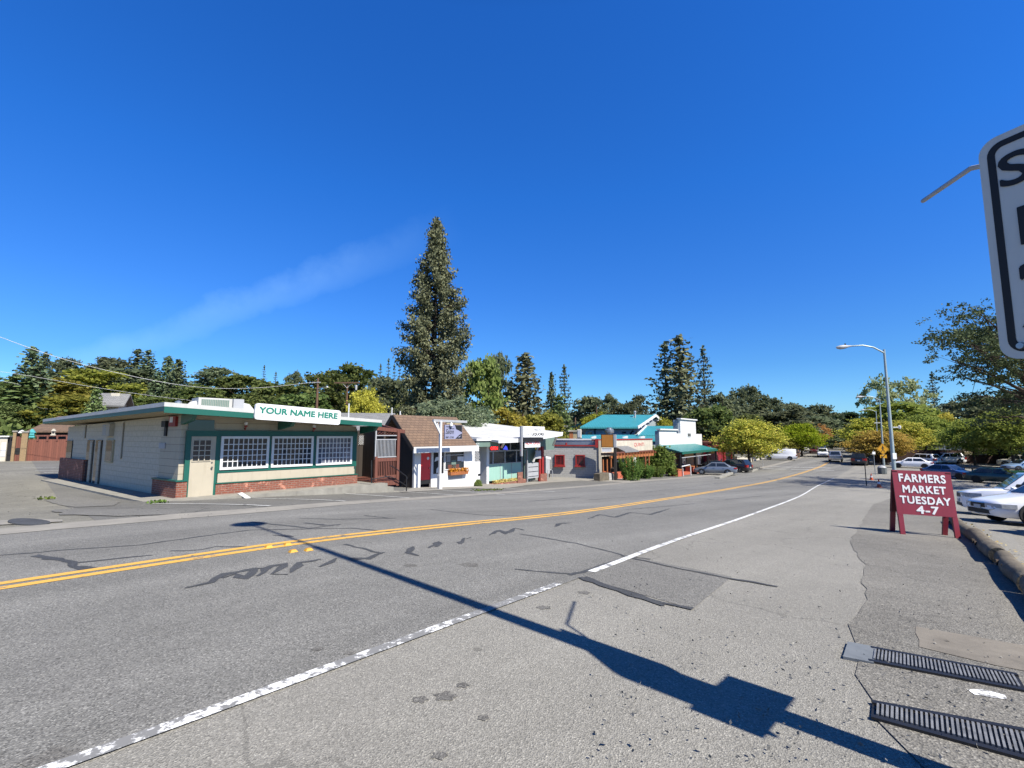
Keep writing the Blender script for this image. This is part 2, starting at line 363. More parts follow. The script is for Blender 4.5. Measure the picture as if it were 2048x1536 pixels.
M['cream'] = boards('cream_siding', (.50, .445, .33), .245, True, .45, .05, .6, .06)
M['creamflat'] = pbr('cream_paint', (.52, .46, .345), .6, .08, 1.2)
M['blockwall'] = brick('painted_block', (.80, .71, .53), (.76, .675, .505), (.62, .55, .40), .4, .2, .008)
M['teal'] = pbr('teal_green_paint', (.012, .12, .086), .45, .15, 1.5)
M['tealdark'] = pbr('dark_green_paint', (.012, .085, .062), .5, .15, 1.5)
M['white'] = pbr('white_paint', (.78, .78, .76), .5, .07, 1.3)
M['whitesign'] = pbr('sign_white', (.84, .84, .83), .4, .03, 1)
M['soffit'] = boards('soffit', (.46, .38, .22), .14, False, .6, .07, .6, .1)
M['brickred'] = brick('red_brick', (.36, .105, .055), (.24, .062, .034), (.32, .24, .19), .2, .072, .011, paint=(.45, .2, .13))
M['brickyellow'] = brick('yellow_brick', (.44, .29, .13), (.36, .23, .1), (.38, .3, .2), .2, .07, .01)
M['black'] = pbr('black_trim', (.012, .012, .012), .6, .2, 3)
M['glass'] = glass('window_glass')
M['glassb'] = glass('curtained_glass', (.05, .055, .075), .06)
M['redbrown'] = boards('red_brown_stain', (.17, .055, .033), .15, False, .5, .08, .7, .25)
M['fencewood'] = boards('red_fence_boards', (.20, .066, .038), .14, False, .55, .06, .75, .3)
M['darkwood'] = boards('dark_wood_siding', (.040, .030, .022), .2, False, .5, .07, .85, .3)
M['roofbrown'] = shingle('brown_shingles', (.235, .15, .095), (.165, .105, .07))
M['roofgrey'] = shingle('grey_shingles', (.30, .30, .29), (.22, .22, .215))
M['roofwhite'] = pbr('white_roof_coating', (.60, .60, .57), .7, .18, 1)
M['reddoor'] = pbr('red_door_paint', (.90, .045, .045), .4, .1, 2)
M['redpaint'] = pbr('red_trim_paint', (.33, .026, .022), .5, .2, 2)
M['crimson'] = pbr('crimson_wall_paint', (.26, .018, .028), .6, .15, 2)
M['mint'] = pbr('mint_panel', (.33, .55, .46), .5, .07, 1)
M['mintdark'] = pbr('sage_wall_paint', (.16, .235, .195), .6, .1, 1)
M['greypost'] = pbr('grey_trim', (.42, .43, .44), .5, .1, 2)
M['stone'] = brick('grey_split_block', (.52, .51, .475), (.43, .42, .395), (.32, .315, .30), .42, .2, .01)
M['stucco'] = pbr('cream_stucco', (.62, .57, .46), .85, .2, 2.2, bmp=.01, bscale=30)
M['tealroof'] = ribbed('teal_metal_roof', (.055, .30, .33), .4, 0)
M['awning'] = ribbed('teal_awning_metal', (.03, .235, .215), .35, 0)
M['greyblue'] = boards('grey_blue_siding', (.36, .42, .43), .25, True, .7, .06, .6, .08)
M['whiteboard'] = boards('white_lap_siding', (.78, .78, .76), .22, True, .72, .1, .55, .05)
M['orange'] = pbr('orange_sign_face', (.50, .205, .035), .5, .12, 2)
M['orangewood'] = pbr('orange_wood', (.44, .15, .05), .7, .25, 4)
M['terracotta'] = pbr('terracotta_paint', (.52, .13, .07), .7, .15, 2)
M['metal'] = pbr('galvanised_metal', (.52, .54, .55), .38, .15, 3, metal=.85)
M['aluminium'] = pbr('sign_aluminium', (.50, .51, .51), .35, .08, 4, metal=.9)
M['polegrey'] = pbr('lamp_pole_galvanised', (.42, .50, .50), .5, .2, 2.5, metal=.35, stretch=(1, 1, .3))
M['steeldark'] = pbr('dark_steel', (.035, .035, .037), .5, .3, 4, metal=.5)
M['grate'] = pbr('worn_grate_iron', (.30, .30, .29), .55, .5, 14, metal=.4)
M['bark'] = pbr('bark', (.075, .052, .035), .9, .45, 3, bmp=.05, bscale=6, stretch=(1, 1, .25))
M['barklight'] = pbr('pale_bark', (.22, .19, .15), .9, .35, 3, bmp=.03, bscale=6, stretch=(1, 1, .3))
M['log'] = pbr('weathered_log', (.155, .13, .09), .9, .5, 2.4, bmp=.05, bscale=9, stretch=(1, 1, 1))
M['pole'] = pbr('utility_pole_wood', (.15, .085, .05), .85, .35, 3, stretch=(1, 1, .2))
M['endplate'] = pbr('drain_end_plate', (.19, .205, .21), .6, .3, 8)
M['stain'] = asphalt('oil_stain', (.115, .11, .098), .5, 110, 0, patch=.2)
M['wire'] = pbr('cable', (.62, .62, .6), .5, .1, 1)
M['maroon'] = pbr('maroon_board', (.25, .026, .042), .45, .12, 3, bmp=.001, bscale=60, stretch=(1, 1, 1))
M['maroondark'] = pbr('maroon_leg', (.12, .015, .02), .6, .3, 3)
M['signface'] = pbr('speed_sign_face', (.62, .64, .60), .45, .06, 3)
M['signblack'] = pbr('sign_black', (.012, .012, .013), .6, .1, 3)
M['signyellow'] = pbr('warning_yellow', (.66, .33, .01), .5, .08, 3)
M['greenletter'] = pbr('green_lettering', (.012, .22, .15), .5, .05, 3)
M['redletter'] = pbr('red_lettering', (.60, .05, .05), .5, .1, 3)
M['greyletter'] = pbr('faded_grey_lettering', (.36, .38, .38), .6, .2, 3)
M['cone'] = pbr('cone_orange', (.75, .11, .02), .5, .1, 3)
M['tyre'] = pbr('tyre_rubber', (.016, .016, .016), .85, .2, 8)
M['rim'] = pbr('alloy_rim', (.55, .56, .57), .3, .1, 8, metal=.9)
M['chrome'] = pbr('chrome_trim', (.6, .6, .62), .15, .05, 3, metal=1)
M['cglass'] = glass('car_glass', (.010, .013, .016), .03)
M['lampglass'] = pbr('headlamp_lens', (.42, .45, .48), .12, .3, 9, spec=.8)
M['tail'] = pbr('tail_lamp_lens', (.32, .012, .012), .2, .1, 5, spec=.7)
M['plate'] = pbr('number_plate', (.6, .6, .58), .5, .1, 5)
M['plastic'] = pbr('black_plastic', (.02, .02, .021), .6, .2, 4)
M['neon'] = glow('neon_red', (1.0, .03, .03), 2.2)
M['neonblue'] = glow('neon_blue', (.06, .08, .7), .6)
M['binbrown'] = pbr('dark_bin', (.022, .022, .02), .7, .3, 3)
M['bingrey'] = pbr('aggregate_bin', (.13, .15, .155), .8, .3, 8)
M['skin'] = pbr('skin', (.42, .22, .14), .6, .08, 5)
M['shirt'] = pbr('dark_shirt', (.03, .035, .045), .8, .15, 6)
M['shorts'] = pbr('tan_shorts', (.30, .2, .12), .85, .15, 6)
M['hair'] = pbr('dark_hair', (.02, .014, .01), .7, .2, 9)
M['flower'] = leaf('orange_flowers', (.20, .04, .005), (.36, .10, .012), 3, .1, .2)
M['litter'] = leaf('fallen_leaves', (.20, .12, .03), (.42, .30, .10), 3, .1, .1)
def paint(name, col, metal=0.0):
    m, nt, b = nodes(name); v = coord(nt)
    c = ramp(nt, noise(nt, v, 1.6, 5, .6), (.3, scl(col, .94)), (.7, scl(col, 1.03))); nt.links.new(c, b.inputs['Base Color'])
    b.inputs['Roughness'].default_value = .32; b.inputs['Metallic'].default_value = metal; b.inputs['Coat Weight'].default_value = .7; b.inputs['Coat Roughness'].default_value = .04; return m
CP = dict(white=paint('white_car_paint', (.74, .75, .77)), silver=paint('silver_car_paint', (.34, .36, .39), .5), black=paint('black_car_paint', (.011, .011, .012)),
          blue=paint('blue_car_paint', (.02, .045, .13)), red=paint('dark_red_car_paint', (.10, .012, .016)), beige=paint('beige_car_paint', (.50, .47, .40)),
          ltblue=paint('pale_blue_car_paint', (.20, .30, .42), .2), grey=paint('grey_car_paint', (.16, .185, .22), .35), green=paint('dark_green_car_paint', (.008, .03, .03)))
# ------------------------------------------------------------------ lettering
def text_mesh(s, w=None, h=1.0, bold=0.0, ext=.004, shear=0, space=1.0):
    """letters of the built-in font; weight is added by stacking shifted copies a hair apart in depth"""
    cu = bpy.data.curves.new('lettering', 'FONT'); cu.body = s; cu.size = 1; cu.extrude = .01; cu.shear = shear; cu.align_x = 'LEFT'; cu.space_character = space; cu.resolution_u = 4
    o = bpy.data.objects.new('lettering', cu); COL.objects.link(o)
    dg = bpy.context.evaluated_depsgraph_get(); me = bpy.data.meshes.new_from_object(o.evaluated_get(dg))
    bpy.data.objects.remove(o); bpy.data.curves.remove(cu)
    n = len(me.vertices); co = np.empty(n*3, np.float32); me.vertices.foreach_get('co', co); co = co.reshape(-1, 3); fs = [tuple(p.vertices) for p in me.polygons]; bpy.data.meshes.remove(me)
    offs = [(0, 0)]+([(bold, 0), (-bold, 0), (0, bold), (0, -bold), (bold*.7, bold*.7), (-bold*.7, -bold*.7), (bold*.7, -bold*.7), (-bold*.7, bold*.7)] if bold else [])
    lo = co.min(0)-bold; hi = co.max(0)+bold; sy = h/(hi[1]-lo[1]); sx = sy if w is None else w/(hi[0]-lo[0]); V = []; FF = []
    for k, (dx, dy) in enumerate(offs):
        out = np.empty_like(co); out[:, 0] = (co[:, 0]+dx-lo[0])*sx; out[:, 2] = (co[:, 1]+dy-lo[1])*sy; out[:, 1] = -(co[:, 2]/.01)*ext-k*.00025
        V += out.tolist(); FF += [tuple(q+k*n for q in f) for f in fs]
    me = bpy.data.meshes.new('lettering'); me.from_pydata(V, [], FF); return me
def lettering(s, x, z, w, h, mt, parent, y=0.0, **k):
    """letters standing in the parent's xz plane, read from -y; (x, z) lower left"""
    o = link('lettering', text_mesh(s, w, h, **k), mt, parent); o.location = (x, y, z); return o
# ------------------------------------------------------------------ setting: ground, roads, markings
def soft(x): return (x+math.sqrt(x*x+.8))/2
def ramp_between(t, a, b): return soft(t-a)-soft(t-b)
def zst(s, t):
    k = .07-.028*sm(4, 12, s)-.03*sm(22, 42, s)
    z = herm(PROF, s)-.018*ramp_between(t, 8, 13)-k*ramp_between(t, 13, 20+3*sm(4, 14, s))
    return z + 9*sm(58, 130, t)*(1-.75*sm(30, 110, s)) + 5*sm(130, 300, t)*(1-.6*sm(60, 160, s))
TY = [(-400,7.3),(-60,7.15),(0,7.15),(3,7.25),(7.8,7.45),(17,9.0),(28,10.9),(40.6,12.9),(58,14.8),(75,16.1),(90,17.2),(110,19.6),(130,22),(180,29),(250,40),(330,52)]
TW = [(-400,3.1),(-60,3.1),(0,3.1),(4.7,3.4),(9.9,4.2),(28,6.6),(47.6,9.5),(70,11.6),(100,14.0),(130,17.5),(180,24.5),(250,35.5),(330,47)]
TG = [(-400,11.2),(-60,11.2),(0,11.2),(2,11.1),(4.7,11.4),(14.8,14.9),(28,18.7),(45,21.0),(58,21.7),(75,22.3),(100,24),(130,27),(180,34),(250,45),(330,58)]
def srange(a, b):
    out = [a]; s = a
    while s < b:
        s += .6 if -12 < s < 60 else (1.2 if -40 < s < 140 else 6); out.append(min(s, b))
    return out
def strip(name, mt, ss, ta, tb, lift, dt=.6, **kw):
    """a sheet lying on the terrain between two lines along the road"""
    n = max(1, int(max(abs(tb(s)-ta(s)) for s in ss)/dt)); vs = []; fs = []
    for s in ss:
        a, b = ta(s), tb(s)
        for j in range(n+1):
            t = a+(b-a)*j/n; x, y = to_xy(s, t); vs.append((x, y, zst(s, t)+lift))
    for i in range(len(ss)-1):
        for j in range(n):
            q = i*(n+1)+j; fs.append((q, q+1, q+n+2, q+n+1))
    me = bpy.data.meshes.new(name); me.from_pydata(vs, [], fs); me.validate()
    o = link(name, me, mt); me.shade_smooth(); return o
def axis_vals(lo, hi, fine_lo, fine_hi, st):
    v = []; x = fine_lo
    while x <= fine_hi: v.append(x); x += st
    a = fine_lo; w = st
    while a > lo: w *= 1.25; a -= w; v.insert(0, a)
    a = v[-1]; w = st
    while a < hi: w *= 1.25; a += w; v.append(a)
    return v
def make_ground():
    S = axis_vals(-500, 1200, -40, 140, 2.0); T_ = axis_vals(-900, 900, -50, 70, 2.0); vs = []; fs = []
    for s in S:
        for t in T_:
            x, y = to_xy(s, t); vs.append((x, y, zst(s, t)-.06))
    n = len(T_)
    for i in range(len(S)-1):
        for j in range(n-1):
            q = i*n+j; fs.append((q, q+1, q+n+1, q+n))
    me = bpy.data.meshes.new('ground'); me.from_pydata(vs, [], fs); o = link('ground', me, M['earth']); me.shade_smooth()
    tag(o, kind='structure')
make_ground()
H_ = herm
ssn = srange(-60, 330); near = srange(-40, 150)
tag(strip('roadside_lot', M['lot'], srange(-30, 128), lambda s: -48, lambda s: -.2+.55*max(0, s-60)*.12, 0.0, 1.2), kind='structure')
tag(strip('parking_apron', M['apron'], srange(1.2, 150), lambda s: H_(TG, s)+.6, lambda s: H_(TG, s)+15, 0.0, .8), kind='structure')
tag(strip('side_road', M['drive'], srange(-45, 1.4), lambda s: H_(TG, s)+.6, lambda s: 66, -.004, 1.0), kind='structure')
tag(strip('rear_lot', M['apron'], srange(1.2, 34), lambda s: herm(TG, s)+14.9, lambda s: 66, -.002, 1.0), kind='structure')
tag(strip('road_shoulder', M['shoulder'], srange(-60, 140), lambda s: -.6+.06*max(0, s-60), lambda s: H_(TW, s)+.15, .006), kind='structure')
tag(strip('road', M['lane'], ssn, lambda s: H_(TW, s)-.02 if s < 100 else H_(TW, s)-3, lambda s: H_(TG, s)+.05, .012), kind='structure')
tag(strip('gutter', M['gutterc'], srange(-60, 150), lambda s: H_(TG, s)-.02, lambda s: H_(TG, s)+.88, .018, .5), kind='structure')
def densify(pts, st=.4):
    out = []
    for a, b in zip(pts, pts[1:]):
        n = max(1, int((Vector(b)-Vector(a)).length/st))
        out += [Vector(a).lerp(Vector(b), i/n) for i in range(n)]
    return out+[Vector(pts[-1])]
def ribbon_into(mb, pts, w, lift):
    """a band of width w (a number or one per point) lying on the ground"""
    ws = w if isinstance(w, list) else [w]*len(pts); vs = []
    for i, p in enumerate(pts):
        d = (Vector(pts[min(i+1, len(pts)-1)])-Vector(pts[max(i-1, 0)])); d.z = 0; d.normalize(); nrm = Vector((-d.y, d.x, 0))
        for q in (-.5, .5):
            v = Vector(p)+nrm*ws[i]*q; vs.append((v.x, v.y, zt2(v.x, v.y)+lift))
    mb.add(vs, [(2*i, 2*i+1, 2*i+3, 2*i+2) for i in range(len(pts)-1)])
def zt2(x, y): return zst(*to_st(x, y))
def zt(x, y): return zst(*to_st(x, y))
def along(tab, s0, s1, off=0.0, st=.5):
    out = []; s = s0
    while s <= s1:
        t = herm(tab, s)+off; x, y = to_xy(s, t); out.append(Vector((x, y, zst(s, t)))); s += st if s < 60 else st*3
    return out
def marking(name, mt, bands, lift=.0165, nm=None):
    mb = MB()
    for pts, w in bands: ribbon_into(mb, pts, w, lift)
    return tag(mb.build(name, mt), kind='structure')
marking('centre_line_marking', M['yellowpaint'], [(along(TY, -60, 101, -.115), .13), (along(TY, -60, 101, .115), .13)])
marking('edge_line_marking', M['whitewear'], [(along(TW, -20, 4.35, .02, .25), .095)])
marking('edge_line_marking', M['whitepaint'], [(along(TW, 5.0, 62, .02), .10)])
# crosswalk and stall lines
def gl(*px): return densify([G(*p) for p in px], .5)
marking('crosswalk_marking', M['whitepaint'], [(gl((1522, 933), (1660, 936)), .35), (gl((1520, 937), (1668, 941)), .35)])
marking('stall_marking', M['stall'], [(gl(a, b), .1) for a, b in (((505, 997), (690, 1003)), ((664, 986), (850, 999)), ((784, 982), (925, 992)), ((885, 981), (1010, 990)),
      ((303, 1008), (540, 1013)), ((940, 984), (1060, 989)), ((1010, 977), (1110, 984)), ((45, 936), (122, 936)), ((70, 942), (121, 942)), ((88, 946), (120, 946)))])
# tar crack sealer, drawn as it lies on the asphalt
def tarline(px, w, wob=.0):
    pts = densify([G(*p) for p in px], .12); ws = [w*(1+wob*RND.uniform(-.5, .6)) for _ in pts]
    return [p+Vector((RND.uniform(-.02, .02), RND.uniform(-.02, .02), 0)) for p in pts], ws
def make_tar():
    mb = MB()
    L = [([(0, 1113), (130, 1102), (280, 1092), (400, 1075), (500, 1062), (700, 1058), (790, 1065)], .05), ([(70, 1113), (135, 1124), (150, 1135), (190, 1143)], .10), ([(150, 1128), (300, 1113)], .045),
         ([(340, 1104), (400, 1102), (430, 1095), (500, 1096)], .05), ([(500, 1045), (620, 1058), (680, 1050)], .06), ([(600, 1038), (680, 1040), (790, 1038)], .04), ([(860, 1020), (960, 1031), (1050, 1034)], .05),
         ([(610, 1047), (650, 1052)], .09), ([(730, 1032), (780, 1038)], .05), ([(1040, 1069), (1150, 1088), (1250, 1113), (1300, 1120)], .05), ([(1140, 1153), (1175, 1143), (1260, 1115)], .06),
         ([(1030, 1141), (1140, 1150)], .04), ([(1160, 1156), (1230, 1180), (1320, 1208), (1386, 1219)], .085), ([(1170, 1156), (1240, 1186), (1330, 1214)], .05), ([(1245, 1113), (1330, 1133), (1450, 1157), (1560, 1176)], .05),
         ([(1250, 1020), (1390, 1008)], .04), ([(1180, 1000), (1330, 990)], .06), ([(1450, 1000), (1530, 992)], .05), ([(690, 1090), (760, 1108), (740, 1118), (700, 1122)], .07), ([(1060, 1003), (1160, 995)], .07), ([(1290, 985), (1420, 968)], .07)]
    for px, w in L:
        p, ws = tarline(px, w, .8); ribbon_into(mb, p, ws, .0150)
    sq = [[(376, 1178), (420, 1168), (450, 1150), (500, 1142), (515, 1138)], [(440, 1160), (470, 1150), (490, 1160), (510, 1140), (535, 1138)], [(515, 1155), (540, 1135), (570, 1130), (545, 1150), (575, 1152)], [(583, 1147), (600, 1128), (640, 1121)],
          [(640, 1135), (665, 1126), (672, 1118)], [(700, 1118), (740, 1120), (765, 1107)], [(812, 1104), (830, 1095), (815, 1108), (835, 1113)], [(856, 1098), (880, 1085), (870, 1096)], [(918, 1090), (930, 1078)], [(935, 1080), (945, 1076)],
          [(978, 1072), (1000, 1062), (1012, 1070), (1030, 1058), (1050, 1062)], [(1112, 1055), (1120, 1048), (1145, 1047)], [(1176, 1039), (1200, 1030), (1230, 1036), (1260, 1026), (1300, 1030), (1340, 1018)], [(545, 1072), (590, 1075)], [(90, 1118), (75, 1112)]]
    for px in sq:
        p, ws = tarline(px, .085, .9); n = len(ws); ws = [w*min(1, .35+3*min(i, n-1-i)/max(n, 1)) for i, w in enumerate(ws)]; ribbon_into(mb, p, ws, .0158)
    mc = mb; mb = MB()
    for (px, py, r) in [(100, 1525, .085), (890, 1395, .05), (840, 1402, .035), (925, 1373, .03), (967, 1439, .025), (880, 1514, .03), (1087, 1217, .05), (1095, 1255, .0), (635, 1302, .03), (1168, 1187, .05), (700, 1310, .03), (1420, 1000, .12), (1375, 1004, .1), (935, 1132, .1), (820, 1133, .06), (1020, 1166, .05)]:
        if r:
            c = G(px, py); k = 15; ph = RND.uniform(0, 6); rr = [r*(1+.35*math.sin(2*i+ph)*RND.uniform(.3, 1)) for i in range(k)]
            mb.add([(c.x+rr[i]*1.3*math.cos(6.283*i/k), c.y+rr[i]*math.sin(6.283*i/k), zt(c.x, c.y)+(.0095 if py > 1150 and px > 700 else .0155)) for i in range(k)], [tuple(range(k))])
    tag(mb.build('oil_stain_marking', M['stain']), kind='structure'); tag(mc.build('tar_marking', M['tar']), kind='structure')
make_tar()
def poly_sheet(name, px, mt, lift, st=.35, rough_edge=0.0, kind='structure'):
    """an outlined patch of ground, triangulated finely so it follows the terrain"""
    pts = densify([G(*p) for p in px]+[G(*px[0])], st)[:-1]
    if rough_edge: pts = [p+Vector((RND.uniform(-1, 1), RND.uniform(-1, 1), 0))*rough_edge for p in pts]
    bm = bmesh.new(); vs = [bm.verts.new((p.x, p.y, 0)) for p in pts]; f = bm.faces.new(vs); bmesh.ops.triangulate(bm, faces=[f])
    for _ in range(3):
        ed = [e for e in bm.edges if e.calc_length() > st*1.3]
        if not ed: break
        bmesh.ops.subdivide_edges(bm, edges=ed, cuts=1); bmesh.ops.triangulate(bm, faces=[q for q in bm.faces if len(q.verts) > 3])
    for v in bm.verts: v.co.z = zt(v.co.x, v.co.y)+lift
    for q in bm.faces:
        q.normal_update()
        if q.normal.z < 0: q.normal_flip()
    me = bpy.data.meshes.new(name); bm.to_mesh(me); bm.free(); o = link(name, me, mt)
    if kind: tag(o, kind=kind)
    return o
poly_sheet('asphalt_patch', [(1160, 1155), (1386, 1220), (1465, 1155), (1262, 1114)], M['patch'], .0095)
poly_sheet('road_edge_path', [(1745, 1010), (1722, 1050), (1700, 1085), (1728, 1130), (1722, 1160), (1735, 1200), (1700, 1250), (1712, 1292), (1735, 1400), (1748, 1440), (1840, 1535), (1960, 1720), (2300, 1600), (2120, 1260), (2040, 1175), (1970, 1110), (1920, 1062), (1890, 1040), (1850, 1010), (1800, 990)], M['path'], .013, .3, .03)
poly_sheet('driveway_patch', [(90, 1000), (150, 993), (240, 1003), (230, 1012), (150, 1015)], M['patch'], .012, .4, .05)
poly_sheet('driveway_patch', [(105, 1020), (220, 1018), (360, 1022), (360, 1030), (240, 1033), (120, 1030)], M['patch'], .012, .4, .08)
poly_sheet('concrete_patch', [(-20, 1052), (125, 1044), (125, 1040), (60, 1039), (-20, 1043)], M['gutterc'], .012, .4, .0)
poly_sheet('paint_blotch', [(1942, 1386), (1960, 1382), (2000, 1393), (2010, 1402), (1985, 1403), (1955, 1396)], M['whitewear'], .0165, .08, .02)
def ground_thing(name, mt, px, h, label, cat, lift=.014, **k):
    pts = [G(*p) for p in px]; c = sum(pts, Vector())/len(pts)
    mb = MB(); mb.slab([(p.x-c.x, p.y-c.y) for p in pts], -.05, h)
    return tag(mb.build(name, mt, loc=(c.x, c.y, zt(c.x, c.y)+lift), **k), label, cat)
def ell(cx, cy, rx, ry, n=20): return [(cx+rx*math.cos(6.283*i/n), cy+ry*math.sin(6.283*i/n)) for i in range(n)]
ground_thing('manhole_cover', M['tar'], ell(58, 1046, 43, 4.5), .01, 'dark round manhole cover set in pale concrete at the left road edge', 'manhole cover', .016)
poly_sheet('concrete_patch', [(1829, 1256), (1838, 1298), (1990, 1335), (2120, 1360), (2140, 1310)], pbr('sandy_concrete', (.225, .20, .16), .9, .35, 3, bmp=.004, bscale=70), .017, .2, .012)
# drain grates
def drain(a, b, c, d, n, label, head=False):
    """a, b: the row's near end (upper, lower pixel); c, d: its far end"""
    A, B, C_, D_ = [G(*q) for q in (a, b, c, d)]; o = (A+B)/2
    th = thing('drain_grate', label, 'drain grate', (o.x, o.y, zt(o.x, o.y)+.018), 0, 'slotted drain grates beside the road'); L = lambda p: (p.x-o.x, p.y-o.y)
    ex = lambda p, q, k: p+(p-q)*k
    fr = [ex(A, B, .16), ex(C_, D_, .16), ex(D_, C_, .16), ex(B, A, .16)]; e0 = (A-C_).normalized()*.03; fr = [fr[0]+e0, fr[1]-e0, fr[2]-e0, fr[3]+e0]
    mb = MB(); zz = lambda p: zt(p.x, p.y)+.018-th.location.z
    mb.add([(*L(p), zz(p)+.0) for p in fr], [(3, 2, 1, 0)]); mb.build('pit_dark_sheet', M['black'], th)  # flat black sheet paints the dark between the bars, no hollow below
    if head:
        mb = MB(); q = [ex(A, B, .3)+e0*6, ex(A, B, .3), ex(B, A, .3), ex(B, A, .3)+e0*6]; mb.sheet([(*L(p), zz(p)+.008) for p in q], .02); mb.build('end_plate', M['endplate'], th)
    for (p, q) in ((fr[0], fr[1]), (fr[3], fr[2])):
        mb = MB()
        for i in range(8):
            u, v = p.lerp(q, i/8), p.lerp(q, (i+1)/8); mb.bar((*L(u), zz(u)+.004), (*L(v), zz(v)+.004), .035, .014)
        mb.build('frame_rail', M['steeldark'], th)
    mb = MB()
    for i in range(n):
        k = i/(n-1); u, v = A.lerp(C_, k), B.lerp(D_, k); mb.bar((*L(u), zz(u)+.008), (*L(v), zz(v)+.008), (A-C_).length/n*.52*RND.uniform(.85, 1.1), .014)
    mb.build('bars', M['grate'], th)
drain((1752, 1306), (1749, 1326), (2026, 1358), (2040, 1382), 36, 'upper drain grate with a plain end plate, nearer the red market board', True)
drain((1757, 1418), (1756, 1440), (2080, 1482), (2098, 1532), 32, 'lower drain grate littered with leaves, close to the bottom right corner')
# raised yellow reflectors by the centre line
for i, (px, py, l) in enumerate([(537, 1097, 'raised yellow road marker farthest left of the four by the centre line'), (575, 1092, 'raised yellow road marker on the far side of the centre line, right one'), (586, 1106, 'raised yellow road marker on the near side of the centre line, left one'), (617, 1103, 'raised yellow road marker farthest right of the four by the centre line')]):
    c = G(px, py); mb = MB(); w = .052; mb.hexa([(-w, -w/1.2, 0), (w, -w/1.2, 0), (w, w/1.2, 0), (-w, w/1.2, 0), (-w*.55, -w*.5, .03), (w*.55, -w*.5, .03), (w*.55, w*.5, .03), (-w*.55, w*.5, .03)])
    tag(mb.build('road_marker', M['signyellow'], loc=(c.x, c.y, c.z+.015), rz=.8), l, 'road marker', 'yellow road markers')
c = G(488, 996); mb = MB(); mb.box(-.42, .42, -.07, .07, 0, .03)
o = tag(mb.build('loose_board', M['white'], loc=(c.x, c.y, c.z+.06), rz=-.7), 'white board lying loose on the asphalt in front of the cream shop', 'board'); o.rotation_euler = (0.25, .12, -.75)
# ------------------------------------------------------------------ building frame helpers
class FR:
    """a local frame: x along the front (to the right), y away from the street, z up"""
    def __init__(s, o, vp=None, rz=None):
        s.o = Vector(o); s.rz = rz if rz is not None else math.atan2(F, vp-1024)
        s.ux = Vector((math.cos(s.rz), math.sin(s.rz), 0)); s.uy = Vector((-s.ux.y, s.ux.x, 0))
    def loc(s, w): d = Vector(w)-s.o; return Vector((d.dot(s.ux), d.dot(s.uy), d.z))
    def _cast(s, px, py, p0, n):
        r = Vector(ray(px, py)); c = Vector((0, 0, CAMH)); k = (p0-c).dot(n)/r.dot(n); return s.loc(c+r*k)
    def hy(s, px, py, y=0.0):           # point on the plane local y = const
        return s._cast(px, py, s.o+s.uy*y, s.uy)
    def hx(s, px, py, x=0.0): return s._cast(px, py, s.o+s.ux*x, s.ux)
    def rect(s, x0, y0, x1, y1, y=0.0):
        """pixel rectangle -> (x0, x1, z0, z1) on the facade plane"""
        a, b = s.hy(x0, (y0+y1)/2, y), s.hy(x1, (y0+y1)/2, y); m = (x0+x1)/2
        return a.x, b.x, s.hy(m, y1, y).z, s.hy(m, y0, y).z
def plate(mb, r, y0, y1): return mb.box(r[0], r[1], y0, y1, r[2], r[3])
def win(parent, r, y, cols, rows, frame, pane, fw=.06, bar=.025, name='window', depth=.05, muntin=None):
    """window part: frame mesh with pane and glazing bars as sub-parts; r = (x0, x1, z0, z1), y = facade plane"""
    x0, x1, z0, z1 = r; mb = MB()
    mb.box(x0, x0+fw, y-depth, y, z0, z1); mb.box(x1-fw, x1, y-depth, y, z0, z1); mb.box(x0+fw, x1-fw, y-depth, y, z0, z0+fw); mb.box(x0+fw, x1-fw, y-depth, y, z1-fw, z1)
    f = mb.build(name, frame, parent)
    mb = MB(); mb.box(x0+fw, x1-fw, y-.012, y-.004, z0+fw, z1-fw); mb.build('pane', pane, f)
    if cols > 1 or rows > 1:
        mb = MB(); a, b, c, d = x0+fw, x1-fw, z0+fw, z1-fw
        for i in range(1, cols): q = a+(b-a)*i/cols; mb.box(q-bar/2, q+bar/2, y-.034, y-.014, c, d)
        for i in range(1, rows): q = c+(d-c)*i/rows; mb.box(a, b, y-.031, y-.016, q-bar/2, q+bar/2)
        mb.build('glazing_bars', muntin or frame, f)
    return f
